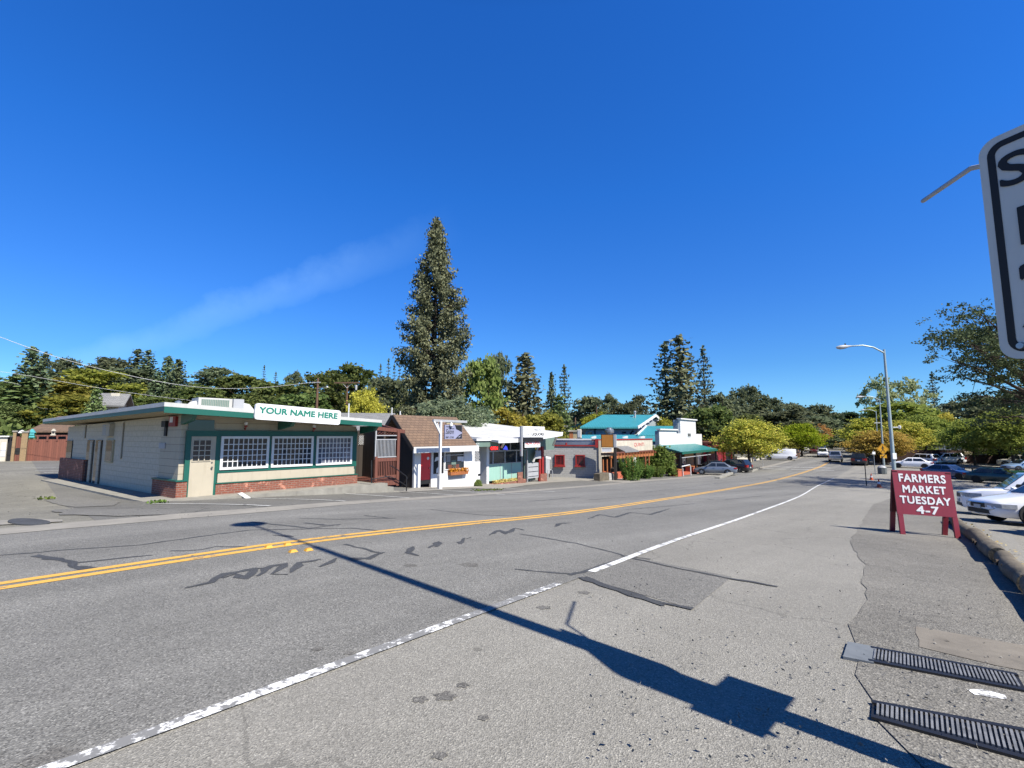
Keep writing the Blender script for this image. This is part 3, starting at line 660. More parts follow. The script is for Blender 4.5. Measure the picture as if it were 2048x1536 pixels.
# ================================================================== cream corner shop
D1 = 15.9
FB = FR(P(350, 995, D1), 1881)
def corner_shop():
    fr = FB; b = thing('corner_shop', 'single storey cream shop with teal fascia, gridded white windows and red brick base', 'shop', fr.o, fr.rz)
    R = fr.rect; xe = fr.hy(712, 950).x                         # right end of the front
    xw = fr.hy(357, 930, .1).x                                  # wall corner
    Z = 2.62; ZR = 2.32
    a8 = math.radians(7); sd = Vector((-math.sin(a8), math.cos(a8), 0))
    def side(px, py, off=0.0):                                   # point on the skewed side wall
        n = Vector((math.cos(a8), math.sin(a8), 0)); wn = fr.ux*n.x+fr.uy*n.y
        return fr._cast(px, py, fr.o+fr.ux*(xw)+fr.uy*.1-wn*off, wn)
    pe = side(128, 930); ln = (pe.y-.1)/math.cos(a8)
    def sp(d, off=0.0): return (xw+sd.x*d-math.cos(a8)*off, .1+sd.y*d-math.sin(a8)*off)
    p0 = sp(0); p1 = sp(ln)
    we = fr.o+fr.ux*p1[0]+fr.uy*p1[1]; zbk = fr.loc(P(134, 853.5, we.y)).z
    # front wall
    mb = MB(); mb.hexa([(xw, .1, -.2), (xe, .1, -.2), (xe, .35, -.2), (xw+.25, .35, -.2), (xw, .1, Z+.12), (xe, .1, ZR+.1), (xe, .35, ZR+.1), (xw+.25, .35, Z+.12)]); mb.build('front_wall', M['cream'], b)
    ps = side(320, 900); d0 = (ps.y-.1)/math.cos(a8)
    q = sp(d0); ztop = lambda d: Z+.1+(zbk-Z-.1)*d/ln; MB().hexa([(*p0, -.2), (xw+.25, .34, -.2), (q[0]+.25, q[1]+.03, -.2), (*q, -.2), (*p0, ztop(0)), (xw+.25, .34, ztop(0)), (q[0]+.25, q[1]+.03, ztop(d0)), (*q, ztop(d0))]).build('side_siding', M['cream'], b)
    q2 = sp(d0, -.03); q3 = sp(ln, -.03); MB().hexa([(*q2, -.3), (q2[0]+.2, q2[1], -.3), (p1[0]+.25, p1[1], -.3), (*q3, -.3), (*q2, ztop(d0)), (q2[0]+.2, q2[1], ztop(d0)), (p1[0]+.25, p1[1], ztop(ln)), (*q3, ztop(ln))]).build('side_wall', M['blockwall'], b)
    mb = MB(); mb.slab([(xe-.2, .35), (xe, .35), (xe, ln*.9), (p1[0]+.3, ln*.98), (p1[0]+.27, ln*.95), (xe-.2, ln*.86)], -.3, ZR); mb.build('rear_wall', M['blockwall'], b)
    # brick base
    r = R(430.5, 958.5, 712, 987); mb = MB(); mb.box(r[0], xe+.04, -.05, .1, -.9, r[3]); bb = mb.build('brick_base', M['brickred'], b)
    mb = MB(); mb.box(r[0]-.01, xe+.05, -.075, .1, r[3], r[3]+.03); mb.build('sill_board', M['teal'], bb)
    r2 = R(351, 963, 372.5, 993); ph = r2[3]; mb = MB(); pw = side(304, 980, .08); dd = (pw.y-.1)/math.cos(a8); q = sp(dd, .1)
    mb.slab([(r2[0], -.06), (r2[1], -.06), (r2[1], .09), (xw+.02, .098), (q[0]+.1, q[1]+.02), q], -.5, ph); bp = mb.build('brick_pier', M['brickred'], b)
    mb = MB(); mb.slab([(r2[0]-.03, -.09), (r2[1]+.01, -.09), (r2[1]+.01, .09), (xw+.02, .097), (q[0]+.07, q[1]+.02), (q[0]-.03, q[1])], ph, ph+.045); mb.build('pier_cap', M['teal'], bp)
    # green framing
    zt0 = fr.hy(560, 872.5).z; zt1 = fr.hy(560, 865).z; fx0 = fr.hy(371, 900).x; dz = R(379, 873, 428.5, 990); fx1 = fr.hy(436, 900).x
    mb = MB(); mb.box(fx0, xe, -.02, .1, zt0, zt1+.05); mb.box(fx0, dz[0], -.022, .1, -.05, zt0); mb.box(dz[1], dz[1]+.09, -.022, .1, -.2, zt0)
    w1 = R(440, 872.5, 536.5, 939); w2 = R(542, 872.5, 625, 933); w3 = R(631.5, 872.5, 703, 928)
    zb = min(w1[2], w2[2], w3[2]); zbm = (w1[2]+w2[2]+w3[2])/3
    for a, c in ((dz[1]+.09, w1[0]), (w1[1], w2[0]), (w2[1], w3[0]), (w3[1], xe-.02)): mb.box(a, c, -.02, .1, zbm, zt0)
    mb.box(dz[1]+.09, xe-.02, -.03, .1, zbm-.10, zbm); mb.build('window_surround', M['teal'], b)
    r = R(436, 944, 704, 955); mb = MB(); mb.box(dz[1]+.12, xe-.12, -.012, .1, bb_top(bb)+.035, zbm-.11); mb.build('apron_board', M['creamflat'], b)
    for w, pane in ((w1, M['glass']), (w2, M['glass']), (w3, M['glassb'])): win(b, (w[0], w[1], zbm, zt0), -.02, 9, 5, M['white'], pane, .085, .028)
    # door
    mb = MB(); mb.box(dz[0], dz[1], -.03, .1, -.03, dz[3]); d = mb.build('door', M['creamflat'], b)
    g = R(383.5, 879, 422, 923); win(d, g, -.032, 3, 4, M['creamflat'], M['glass'], .03, .03, 'door_window', .02)
    mb = MB(); mb.lathe([(.028, -.05), (.034, -.02), (.02, 0)], (dz[1]-.09, -.05, .93), 10, 'y'); mb.build('door_handle', M['chrome'], d); MB().lathe([(.026, -.02), (.03, 0)], (dz[1]-.09, -.032, 1.1), 10, 'y').build('door_lock', M['chrome'], d)
    r = R(378, 840, 430, 863); mb = MB(); mb.box(r[0], r[1], .07, .098, r[2], r[3]); mb.build('transom_window', M['glass'], b)
    # roof: a low slab tipping down to the right, with overhangs
    yf = -1.35
    def top(px, py): return fr.hy(px, py, yf)
    A0, A1, A2 = top(329, 804), top(329, 813), top(329, 825); B0, B1_, B2 = top(764, 840), top(764, 845), top(764, 853.5)
    bk = fr._cast(85, 838.5, fr.o+fr.ux*(A0.x-.35), fr.ux); we = fr.o+fr.ux*p1[0]+fr.uy*p1[1]; bl = fr.loc(P(86, 838.5, we.y+.7)); slope_b = (B0.z-A0.z); br = Vector((B0.x, bl.y, bl.z+slope_b*.8)); zw = bl.z-.45
    mb = MB(); th = .13
    mb.hexa([(A0.x, yf, A0.z-th), (B0.x, yf, B0.z-th*.9), (br.x, br.y, br.z-th), (bl.x, bl.y, bl.z-th), (A0.x, yf, A0.z), (B0.x, yf, B0.z), tuple(br), tuple(bl)]); rf = mb.build('roof', M['roofwhite'], b)
    mb = MB(); mb.hexa([(A1.x, yf-.0, A2.z), (B1_.x, yf, B2.z), (B1_.x, yf+.06, B2.z), (A1.x, yf+.06, A2.z), (A1.x, yf, A0.z-th-.002), (B1_.x, yf, B0.z-th*.9-.002), (B1_.x, yf+.06, B0.z-th*.9-.002), (A1.x, yf+.06, A0.z-th-.002)]); mb.build('fascia', M['teal'], rf)
    fl = A0.z-A2.z
    mb = MB(); mb.hexa([(A1.x, yf+.065, A2.z+.05), (A1.x+.06, yf+.065, A2.z+.05), (bl.x+.06, bl.y, bl.z-fl+.08), (bl.x, bl.y, bl.z-fl+.08), (A1.x, yf+.065, A0.z-th-.002), (A1.x+.06, yf+.065, A0.z-th-.002), (bl.x+.06, bl.y, bl.z-th-.002), (bl.x, bl.y, bl.z-th-.002)]); mb.build('fascia', M['teal'], rf)
    mb = MB(); z0 = fl-.06; mb.hexa([(A0.x+.07, yf+.07, A0.z-z0), (B0.x-.05, yf+.07, B0.z-z0*.75), (br.x-.05, br.y, br.z-z0), (bl.x+.07, bl.y, bl.z-z0), (A0.x+.07, yf+.07, A0.z-th-.01), (B0.x-.05, yf+.07, B0.z-th-.01), (br.x-.05, br.y, br.z-th-.01), (bl.x+.07, bl.y, bl.z-th-.01)]); mb.build('soffit', M['soffit'], rf)
    # projecting beams
    for p, q in (((363, 398), (845, 848)), ((558, 592), (848, 857)), ((722, 752), (853, 863))):
        x = fr.hy(p[0], q[0], 0).x; zf = A2.z+(B2.z-A2.z)*((x-A0.x)/(B0.x-A0.x)); mb = MB()
        mb.hexa([(x, yf+.35, zf-.18), (x+.13, yf+.35, zf-.18), (x+.13, .1, zf-.3), (x, .1, zf-.3), (x, yf+.1, zf+.03), (x+.13, yf+.1, zf+.03), (x+.13, .1, zf+.03), (x, .1, zf+.03)]); mb.build('beam', M['teal'], b)
    # fittings
    for px, py in ((489, 851), (625, 856)):
        c = fr.hy(px, py, .1); lm = MB(); lm.lathe([(.05, 0), (.06, .05), (.02, .07)], (c.x, -.05, c.z-.06), 10); lm.tube([(c.x, .09, c.z-.1), (c.x, 0, c.z-.16), (c.x, -.05, c.z-.06)], .018, 6); w = lm.build('wall_lamp', M['redpaint'], b, True)
        lm = MB(); lm.lathe([(.04, .01), (.065, .06), (.06, .12), (.02, .15)], (c.x, -.05, c.z), 12); lm.build('lamp_globe', M['whitesign'], w, True)
    def sidebox(x0, y0, x1, y1, off0, off1, mt, name):
        a = side(x0, (y0+y1)/2); c = side(x1, (y0+y1)/2); m = (x0+x1)/2; z1 = side(m, y0).z; z0 = side(m, y1).z
        da, dc = (a.y-.1)/math.cos(a8), (c.y-.1)/math.cos(a8); mb = MB(); mb.slab([sp(da, off0), sp(da, off1), sp(dc, off1), sp(dc, off0)], z0, z1); return mb.build(name, mt, b), (da, dc, z0, z1)
    ab, _ = sidebox(343, 833, 356, 853, 0.0, .08, M['redpaint'], 'alarm_box')
    sidebox(345, 834, 351, 845, .081, .085, M['whitesign'], 'alarm_label')
    sidebox(329, 842, 337, 854, 0, .1, M['black'], 'wall_bell'); sidebox(331, 854, 335, 872, 0, .05, M['black'], 'bell_bracket')
    pl, _ = sidebox(319.5, 886, 331.5, 897, .0, .03, M['greypost'], 'number_plate')
    for x0, x1 in ((171, 184), (188, 200.5)):
        dv, _ = sidebox(x0, 880, x1, 971 if x0 < 180 else 973, -.02, .01, M['glass'], 'side_door')
        sidebox(x1-6, 882, x1-1.5, 970 if x0 < 180 else 972, .011, .03, M['cream'], 'door_leaf')
    w, _ = sidebox(212, 879, 226.5, 925, -.03, .03, M['soffit'], 'side_window_frame'); sidebox(214, 881, 225, 922, .031, .036, M['glass'], 'side_window_pane')
    sidebox(133, 881, 143.5, 917, -.02, .01, M['glass'], 'side_window_pane')
    sidebox(213, 848, 227, 872, -.03, .14, M['creamflat'], 'vent_box')
    for k in range(5): sidebox(214, 850.5+k*4.2, 220, 852.5+k*4.2, .141, .15, M['greypost'], 'vent_louvre')
    sidebox(122, 917, 170.5, 968, -.02, .09, M['brickred'], 'side_brick_base')
    for px, y0, y1 in ((243, 845, 918), (169, 850, 877)): sidebox(px, y0, px+2, y1, 0, .025, M['creamflat'], 'conduit')
    # recess at the right with lattice
    xr = fr.hy(748, 900, .6).x
    mb = MB(); mb.box(xe, xr+.6, 2.4, 2.5, -.1, Z-.35); mb.box(xr+.5, xr+.6, .6, 2.4, -.1, Z-.35); mb.build('porch_wall', M['darkwood'], b)
    mb = MB(); mb.box(xe-.02, xe+.03, .1, 2.4, -.1, Z-.3); mb.build('porch_side_wall', M['tealdark'], b)
    r = R(717, 871, 745, 889.5); 
    r = fr.rect(717, 871, 745, 889.5, 2.38); mb = MB(); n = 9; wx, wz = r[1]-r[0], r[3]-r[2]
    for i in range(-n, n*2):
        for sgn in (1, -1):
            a = r[0]+wx*i/n; pts = []
            for k in range(13):
                x = a+sgn*wz*k/12*.8 if sgn > 0 else a+wz*.8-wz*k/12*.8; z = r[2]+wz*k/12
                if r[0] <= x <= r[1]: pts.append((x, 2.36+(.012 if sgn > 0 else 0), z))
            if len(pts) > 1: mb.bar(pts[0], pts[-1], .022, .01)
    mb.build('lattice', M['white'], b)
    # name board on the fascia
    nb = [fr.hy(px, py, yf-.06) for px, py in ((508, 838.5), (679, 850), (680, 821.5), (511, 806))]
    x0, x1 = nb[0].x, nb[1].x; z0 = (nb[0].z+nb[3].z)/2; z1 = (nb[1].z+nb[2].z)/2; hh = ((nb[3].z-nb[0].z)+(nb[2].z-nb[1].z))/2; ang = math.atan2(z1-z0, x1-x0); ww = math.hypot(x1-x0, z1-z0)
    g = fr.o+fr.ux*x0+fr.uy*(yf-.07); sg = thing('name_sign', 'long white name board with green letters YOUR NAME HERE on the teal fascia', 'sign', (g.x, g.y, g.z+z0), fr.rz)
    sg.rotation_euler = (Matrix.Rotation(fr.rz, 3, 'Z') @ Matrix.Rotation(-ang, 3, 'Y')).to_euler()
    c = .1; poly = []
    for cx, cz, a0 in ((ww-c, hh/2-c, 0), (c, hh/2-c, 90), (c, -hh/2+c, 180), (ww-c, -hh/2+c, 270)):
        for k in range(5): a = math.radians(a0+k*22.5); poly.append((cx+c*math.cos(a), cz+c*math.sin(a)))
    mb = MB(); mb.prism(poly, -.05, .06); mb.build('sign_panel', M['whitesign'], sg)
    lettering('YOUR NAME HERE', ww*.04, -hh*.10, ww*.92, hh*.40, M['greenletter'], sg, -.056, bold=.035)
    for k in range(8): MB().lathe([(.012, -.058), (.012, -.05)], (ww*(.08+.118*k), 0, -hh*(.28+.06*(k % 2))), 8, 'y').build('bolt', M['steeldark'], sg)
    # walkway slab and porch floor
    sl = thing('concrete_walkway', 'raised concrete walkway and steps along the cream shop front', 'walkway', fr.o, fr.rz)
    fx = fr.hy(742, 978, -1.05).x; mb = MB(); qa = sp(ln*.95, .9); qb = sp(0, .9)
    mb.slab([(qb[0]+.3, -.95), (fx, -1.05), (fx, .12), (xw, .12)], -1.2, -.02); mb.slab([(qb[0]+.3, -.95), (xw+.05, .0), (sp(ln*.95)[0], sp(ln*.95)[1]), qa, (qb[0], -.3)], -1.0, -.035)
    mb.slab([(xe-.1, .12), (fx, .12), (fx, 2.5), (xe-.1, 2.5)], -1.0, -.01); mb.build('slab', M['concrete'], sl)
    xs = fr.hy(768, 965, -.95).x; mb = MB(); mb.box(fx, xs+.15, -1.0, 2.4, -1.4, -.012); mb.box(xs+.15, xs+.5, -.95, 2.4, -1.5, -.2); mb.box(xs+.5, xs+.9, -.95, 2.4, -1.6, -.42); mb.box(xs+.9, xs+1.3, -.95, 2.4, -1.7, -.64); mb.build('steps', M['concrete'], sl)
    # porch screen
    yp = -.45; pc = thing('porch_screen', 'red brown timber porch screen with balusters beside the cream shop', 'porch', fr.o, fr.rz)
    H = lambda px, py: fr.hy(px, py, yp)
    xa, xb = H(751, 930).x, H(794.5, 930).x; zb0 = H(772, 957).z; zm = H(772, 918).z; z2 = H(772, 879).z; z3 = H(772, 871).z
    ta, tb = H(746, 856).z, H(803, 863).z
    mb = MB(); mb.box(xa-.06, xa+.06, yp-.06, yp+.06, zb0-.05, zm+.12); mb.build('post', M['redbrown'], pc)
    mb = MB(); mb.box(xb-.07, xb+.07, yp-.07, yp+.07, zb0-.35, tb+.05); mb.build('post', M['redbrown'], pc)
    mb = MB(); mb.box(xa-.06, xa+.0, yp-.03, yp+.03, zm, ta-.02); mb.build('post', M['greypost'], pc)
    mb = MB(); mb.bar((xa-.15, yp, ta), (xb+.35, yp, tb), .09, .16); mb.bar((xb+.1, yp, tb), (xb+.1, yp+1.8, tb+.3), .09, .16); mb.build('top_rail', M['redbrown'], pc)
    mb = MB(); mb.box(xa+.06, xb-.07, yp-.035, yp+.035, zm-.1, zm+.05); mb.build('rail', M['redbrown'], pc); MB().box(xa+.06, xb-.07, yp-.035, yp+.035, zb0, zb0+.14).build('rail', M['redbrown'], pc)
    [MB().box(xa+.0, xb-.07, yp-.02, yp+.02, q-.02, q+.02).build('rail', M['greypost'], pc) for q in (z2, z3, zm+.09)]
    for i in range(11): x = xa+.12+(xb-xa-.26)*i/10; MB().box(x-.02, x+.02, yp-.02, yp+.02, zb0+.14, zm-.1).build('baluster', M['redbrown'], pc)
    for i in range(14): x = xa+.06+(xb-xa-.2)*i/13; MB().box(x-.012, x+.012, yp-.012, yp+.012, zm+.1, z2-.02).build('baluster', M['greypost'], pc)
    mb = MB()
    for i in range(8):
        x = xa+(xb-xa)*i/7
        mb.bar((x, yp, z3+.02), (min(x+.3, xb), yp, z3+.25), .02, .01); mb.bar((x, yp+.012, z3+.02), (max(x-.3, xa), yp+.012, z3+.25), .02, .01)
    mb.build('lattice', M['redbrown'], pc)
    mb = MB(); mb.box(xa-.1, xb, yp-.05, 2.3, zb0-.3, zb0-.1); mb.build('floor_boards', M['redbrown'], pc)
    # hand rails
    hr = thing('handrail', 'thin dark metal handrail running down the steps by the porch', 'handrail', fr.o, fr.rz); y = -.9
    a0, a1 = fr.hy(743, 966, y), fr.hy(743, 921, y); e0, e1 = fr.hy(813, 982, y), fr.hy(813, 953, y); m1 = fr.hy(790, 936, y)
    MB().tube([(a0.x, y, a0.z), (a1.x, y, a1.z)], .028, 6).build('post', M['steeldark'], hr); MB().tube([(e0.x, y, e0.z), (e1.x, y, e1.z)], .025, 6).build('post', M['steeldark'], hr)
    mb = MB(); mb.tube([(m1.x-.25, y, m1.z+.12), (m1.x, y, m1.z), (e1.x, y, e1.z), (e1.x+.05, y, e1.z-.1)], .022, 6); mb.build('rail', M['steeldark'], hr); mb = MB(); mb.tube([(a0.x, y, a0.z+.15), (m1.x-.3, y, a0.z+.22), (m1.x, y, m1.z-.45), (e0.x-.05, y, e0.z+.25)], .02, 6); mb.build('rail', M['steeldark'], hr)
    # roof plant
    yc = 2.2; ac = thing('rooftop_air_handler', 'pale metal air handling duct on the cream shop roof behind the name board', 'air handler', fr.o, fr.rz); q = lambda px, py: fr.hy(px, py, yc)
    a, c = q(366, 812), q(505, 812); z = a.z-.7; mb = MB(); x1, x2, x3, x4 = q(391, 808).x, q(447, 808).x, q(479, 808).x, c.x
    mb.tube([(a.x+.1, yc, z+.1), (a.x+.15, yc, z+.45), (a.x+.35, yc, z+.68), (a.x+.7, yc, z+.76), (x1+.2, yc, z+.76)], .24, 10); mb.build('duct', M['roofwhite'], ac, True)
    mb = MB(); mb.box(x1, x2+.2, yc-.35, yc+.5, z, q(420, 797).z); mb.build('housing', M['roofwhite'], ac)
    mb = MB()
    zz = q(420, 797).z
    for i in range(16): x = x1+.1+(x2-x1)*i/16; mb.box(x, x+.045, yc-.37, yc-.35, zz-.38, zz-.06)
    mb.build('louvre', M['mintdark'], ac)
    mb = MB(); mb.box(x2+.2, x3, yc-.5, yc+.5, z, q(460, 799).z); mb.build('housing', M['greypost'], ac)
    mb = MB(); mb.tube([(x3, yc, z+.7), (x4-.25, yc, z+.66), (x4-.1, yc, z+.5), (x4-.1, yc, z)], .25, 10); mb.build('duct', M['roofwhite'], ac, True)
    c = q(357, 806); vt = MB(); vt.lathe([(.05, -.7), (.05, -.12), (.11, -.1), (.11, 0), (.02, .05)], (0, 0, 0), 10); w = fr.o+fr.ux*c.x+fr.uy*yc
    tag(vt.build('roof_vent', M['metal'], loc=(w.x, w.y, w.z+c.z+.05), smooth=True), 'small metal vent cowl on the left of the air handling duct', 'vent')
def bb_top(o): return max(v.co.z for v in o.data.vertices)
corner_shop()
# ================================================================== salon cottage
def bars_each(parent, name, mt, items, w, h=None):
    for a, c in items: MB().bar(a, c, w, h).build(name, mt, parent)
def lattice_into(mb, x0, x1, z0, z1, y, step, w, slim=1.0):
    n = int((x1-x0+(z1-z0))/step)+1
    for i in range(n):
        for sg in (1, -1):
            a = x0-(z1-z0)+i*step if sg > 0 else x0+i*step
            pts = []
            lo, hi = z0, z1
            for k in range(21):
                z = lo+(hi-lo)*k/20; x = a+(z-lo)*sg
                if x0 <= x <= x1: pts.append((x, y+(.01 if sg > 0 else 0), z))
            if len(pts) > 1: mb.bar(pts[0], pts[-1], w, .01)
def salon():
    fr = FR(G(829, 976), 1780); b = thing('salon_cottage', 'small white salon with red door and steep brown shingle roof', 'shop', fr.o, fr.rz); R = fr.rect
    ze = fr.hy(890, 895).z; xr = fr.hy(949, 930).x; zb = -.6
    yr = 3.0; A = fr.hy(785, 830, yr); B = fr.hy(913, 835.5, yr); xl = A.x
    e0 = fr.hy(828, 894.5, -.5); e1 = fr.hy(955, 892.5, -.5); ex0, ex1 = e0.x-.05, e1.x; zE = (e0.z+e1.z)/2; zR = (A.z+B.z)/2; xl = ex0; 
    # the left barge runs in a plane across the building
    ap = fr.hx(785, 829, xl); yr = ap.y; zR = ap.z; xR = fr.hy(913, 835, yr).x
    yb = yr*2+.3
    rf = MB(); t = .1
    rf.hexa([(xl, -.5, zE-t), (ex1, -.5, zE-t), (xR, yr, zR-t), (xl, yr, zR-t), (xl, -.5, zE), (ex1, -.5, zE), (xR, yr, zR), (xl, yr, zR)]); r = rf.build('roof', M['roofbrown'], b)
    mb = MB(); mb.hexa([(xl, yr+.002, zR-t), (xR, yr+.002, zR-t), (ex1, yb, zE-t), (xl, yb, zE-t), (xl, yr+.002, zR), (xR, yr+.002, zR), (ex1, yb, zE), (xl, yb, zE)]); mb.build('roof', M['roofbrown'], b)
    mb = MB(); mb.box(xl-.02, ex1+.03, -.58, -.503, zE-.3, zE+.03); mb.build('eave_board', M['white'], r)
    mb = MB(); mb.bar((xl-.03, -.5, zE-.1), (xl-.03, yr, zR-.08), .05, .22); mb.bar((xl-.031, yr, zR-.08), (xl-.031, yb, zE-.1), .05, .22); mb.build('barge_board', M['darkwood'], r)
    c = fr.hy(800, 839, 2.2); mb = MB(); mb.lathe([(.1, -.35), (.04, -.2), (.035, .5)], (c.x, 2.2, c.z), 8); mb.tube([(c.x+.02, 2.2, c.z+.4), (c.x+.3, 2.2, c.z-.2)], .012, 5); mb.build('mast_base', M['white'], r)
    # walls
    x0, x1, z0, _ = R(828.5, 900, 949, 972); top = zE-.31
    d = R(841.5, 902, 862.5, 968); w = R(889, 903, 928.5, 939); pn = R(867, 903, 887, 947)
    mb = MB(); mb.box(x0, d[0], 0, .15, zb, top); mb.box(d[1], w[0], 0, .15, zb, top); mb.box(w[1], xr, 0, .15, zb, top); mb.box(w[0], w[1], 0, .15, zb, w[2]); mb.box(d[0], d[1], .0, .15, d[3], top+.3) if d[3] < top else None
    mb.build('front_wall', M['white'], b)
    mb = MB(); mb.prism([(0, zb), (yb-.2, zb), (yb-.2, zE-.15), (yr, zR-.15), (0.16, zE-.1)], 0, 0); 
    mb = MB(); poly = [(.155, zb-.5), (yb-.3, zb-.5), (yb-.3, zE-.1), (yr, zR-.16), (.155, zE-.02)]; n = len(poly)
    mb.add([(x0+.02, p[0], p[1]) for p in poly]+[(x0+.17, p[0], p[1]) for p in poly], [tuple(range(n)), tuple(range(2*n-1, n-1, -1))]+[(i, n+i, n+(i+1) % n, (i+1) % n) for i in range(n)]); mb.build('side_wall', M['darkwood'], b)
    mb = MB(); mb.box(x0+.17, xr, yb-.5, yb-.35, zb, zE); mb.box(xr-.15, xr, .155, yb-.5, zb, zE-.05); mb.build('rear_wall', M['white'], b)
    mb = MB(); mb.box(d[0]+.03, d[1]-.03, .05, .11, d[2], d[3]); dr = mb.build('door', M['reddoor'], b)
    mb = MB(); mb.box(d[0]+.03, d[1]-.03, .04, .05, d[2], d[2]+.22); mb.build('kick_plate', M['steeldark'], dr)
    mb = MB(); mb.lathe([(.03, -.03), (.035, .05)], (d[1]-.14, 0, (d[2]+d[3])/2-.05), 8, 'y'); mb.build('door_handle', M['chrome'], dr)
    mb = MB(); mb.lathe([(.09, .03), (.09, .045)], (d[1]-.22, 0, d[2]+1.42), 10, 'y'); mb.build('door_notice', M['whitesign'], dr)
    f = win(b, w, .02, 1, 1, M['white'], M['glass'], .05, .02, 'window', .06)
    mb = MB(); mb.box(w[0]+.06, w[1]-.06, -.02, .0, w[3]-.22, w[3]-.19); mb.build('glazing_bars', M['white'], f)
    for (px0, py0, px1, py1, mt) in ((893, 908, 901, 924, 'greyletter'), (903, 920, 912, 936, 'mintdark'), (915, 913, 924, 922, 'whitesign'), (896, 929, 918, 937, 'redbrown'), (923, 913, 929, 923, 'whitesign')):
        q = R(px0, py0, px1, py1); MB().box(q[0], q[1], .0, .006, q[2], q[3]).build('window_display', M[mt], f)
    MB().box(pn[0], pn[1], -.02, -.002, pn[2], pn[3]).build('poster_panel', M['black'], b)
    pp = R(868.5, 913, 886, 923); mb = MB(); mb.prism([(pp[0], pp[2]), (pp[0]+.2, pp[2]+.05), (pp[1], pp[3]), (pp[0]+.1, pp[3]-.03)], -.026, -.021); pp = R(872, 932, 880, 946); mb.prism([(pp[0], pp[2]), (pp[1], pp[2]+.05), (pp[1]-.1, pp[3]), (pp[0]+.02, pp[3]-.15)], -.026, -.021); mb.build('poster_art', M['white'], b)
    q = R(896, 948, 924, 958); MB().box(q[0], q[1], -.03, -.002, q[2], q[3]).build('vent_panel', M['greypost'], b)
    q = R(895, 938, 931, 949); bx = thing('window_box', 'wooden window box of orange flowers under the salon window', 'planter', fr.o+fr.ux*q[0]+fr.uy*-.28, fr.rz); bx.location.z += q[2]
    W = q[1]-q[0]; h = q[3]-q[2]; MB().hexa([(.04, .03, 0), (W-.04, .03, 0), (W-.04, .26, 0), (.04, .26, 0), (0, 0, h*.6), (W, 0, h*.6), (W, .27, h*.6), (0, .27, h*.6)]).build('box', M['orangewood'], bx)
    link('flowers', leaf_quads(NR.uniform((0, 0, h*.5), (W, .3, h*1.15), (260, 3)), .05, .09), M['flower'], bx)
    # low wall and lattice to the right
    q = R(939, 924, 966, 971); l = R(941, 886.5, 966, 924); s = thing('lattice_wall', 'white low wall topped by diagonal lattice between salon and liquor shop', 'wall', fr.o, fr.rz)
    MB().box(xr+.01, q[1], .25, .4, -.6, q[3]).build('wall', M['white'], s)
    mb = MB(); lattice_into(mb, xr+.01, l[1], q[3]+.02, l[3], .3, .17, .045); mb.build('lattice', M['white'], s)
    for p0 in (942, 957): 
        v = R(p0-1, 947.5, p0+4, 951.5, .25); MB().box(v[0], v[1], .235, .249, v[2], v[3]).build('vent', M['steeldark'], s)


    return fr
def sidewalk():
    pass
# ------------------------------------------------------------------ leaves
def leaf_quads(c, lo, hi, flat=0.0, fold=.0, nrm=None):
    """one diamond-shaped leaf per centre, freely turned"""
    n = len(c); a = NR.normal(size=(n, 3)); a /= np.linalg.norm(a, axis=1)[:, None]; b = NR.normal(size=(n, 3))
    if flat: b[:, 2] *= 1-flat; a[:, 2] *= 1-flat; a /= np.linalg.norm(a, axis=1)[:, None]
    b -= a*(a*b).sum(1)[:, None]; b /= np.linalg.norm(b, axis=1)[:, None]
    s = NR.uniform(lo, hi, (n, 1)); A = a*s; B = b*s*.62
    v = np.stack([c-A, c-B, c+A, c+B], 1).reshape(-1, 3)
    me = bpy.data.meshes.new('leaves'); me.vertices.add(4*n); me.vertices.foreach_set('co', v.astype(np.float32).ravel())
    me.loops.add(4*n); me.loops.foreach_set('vertex_index', np.arange(4*n, dtype=np.int32)); me.polygons.add(n)
    me.polygons.foreach_set('loop_start', np.arange(0, 4*n, 4, dtype=np.int32)); me.update(calc_edges=True); me.validate(); return me
FS = salon()
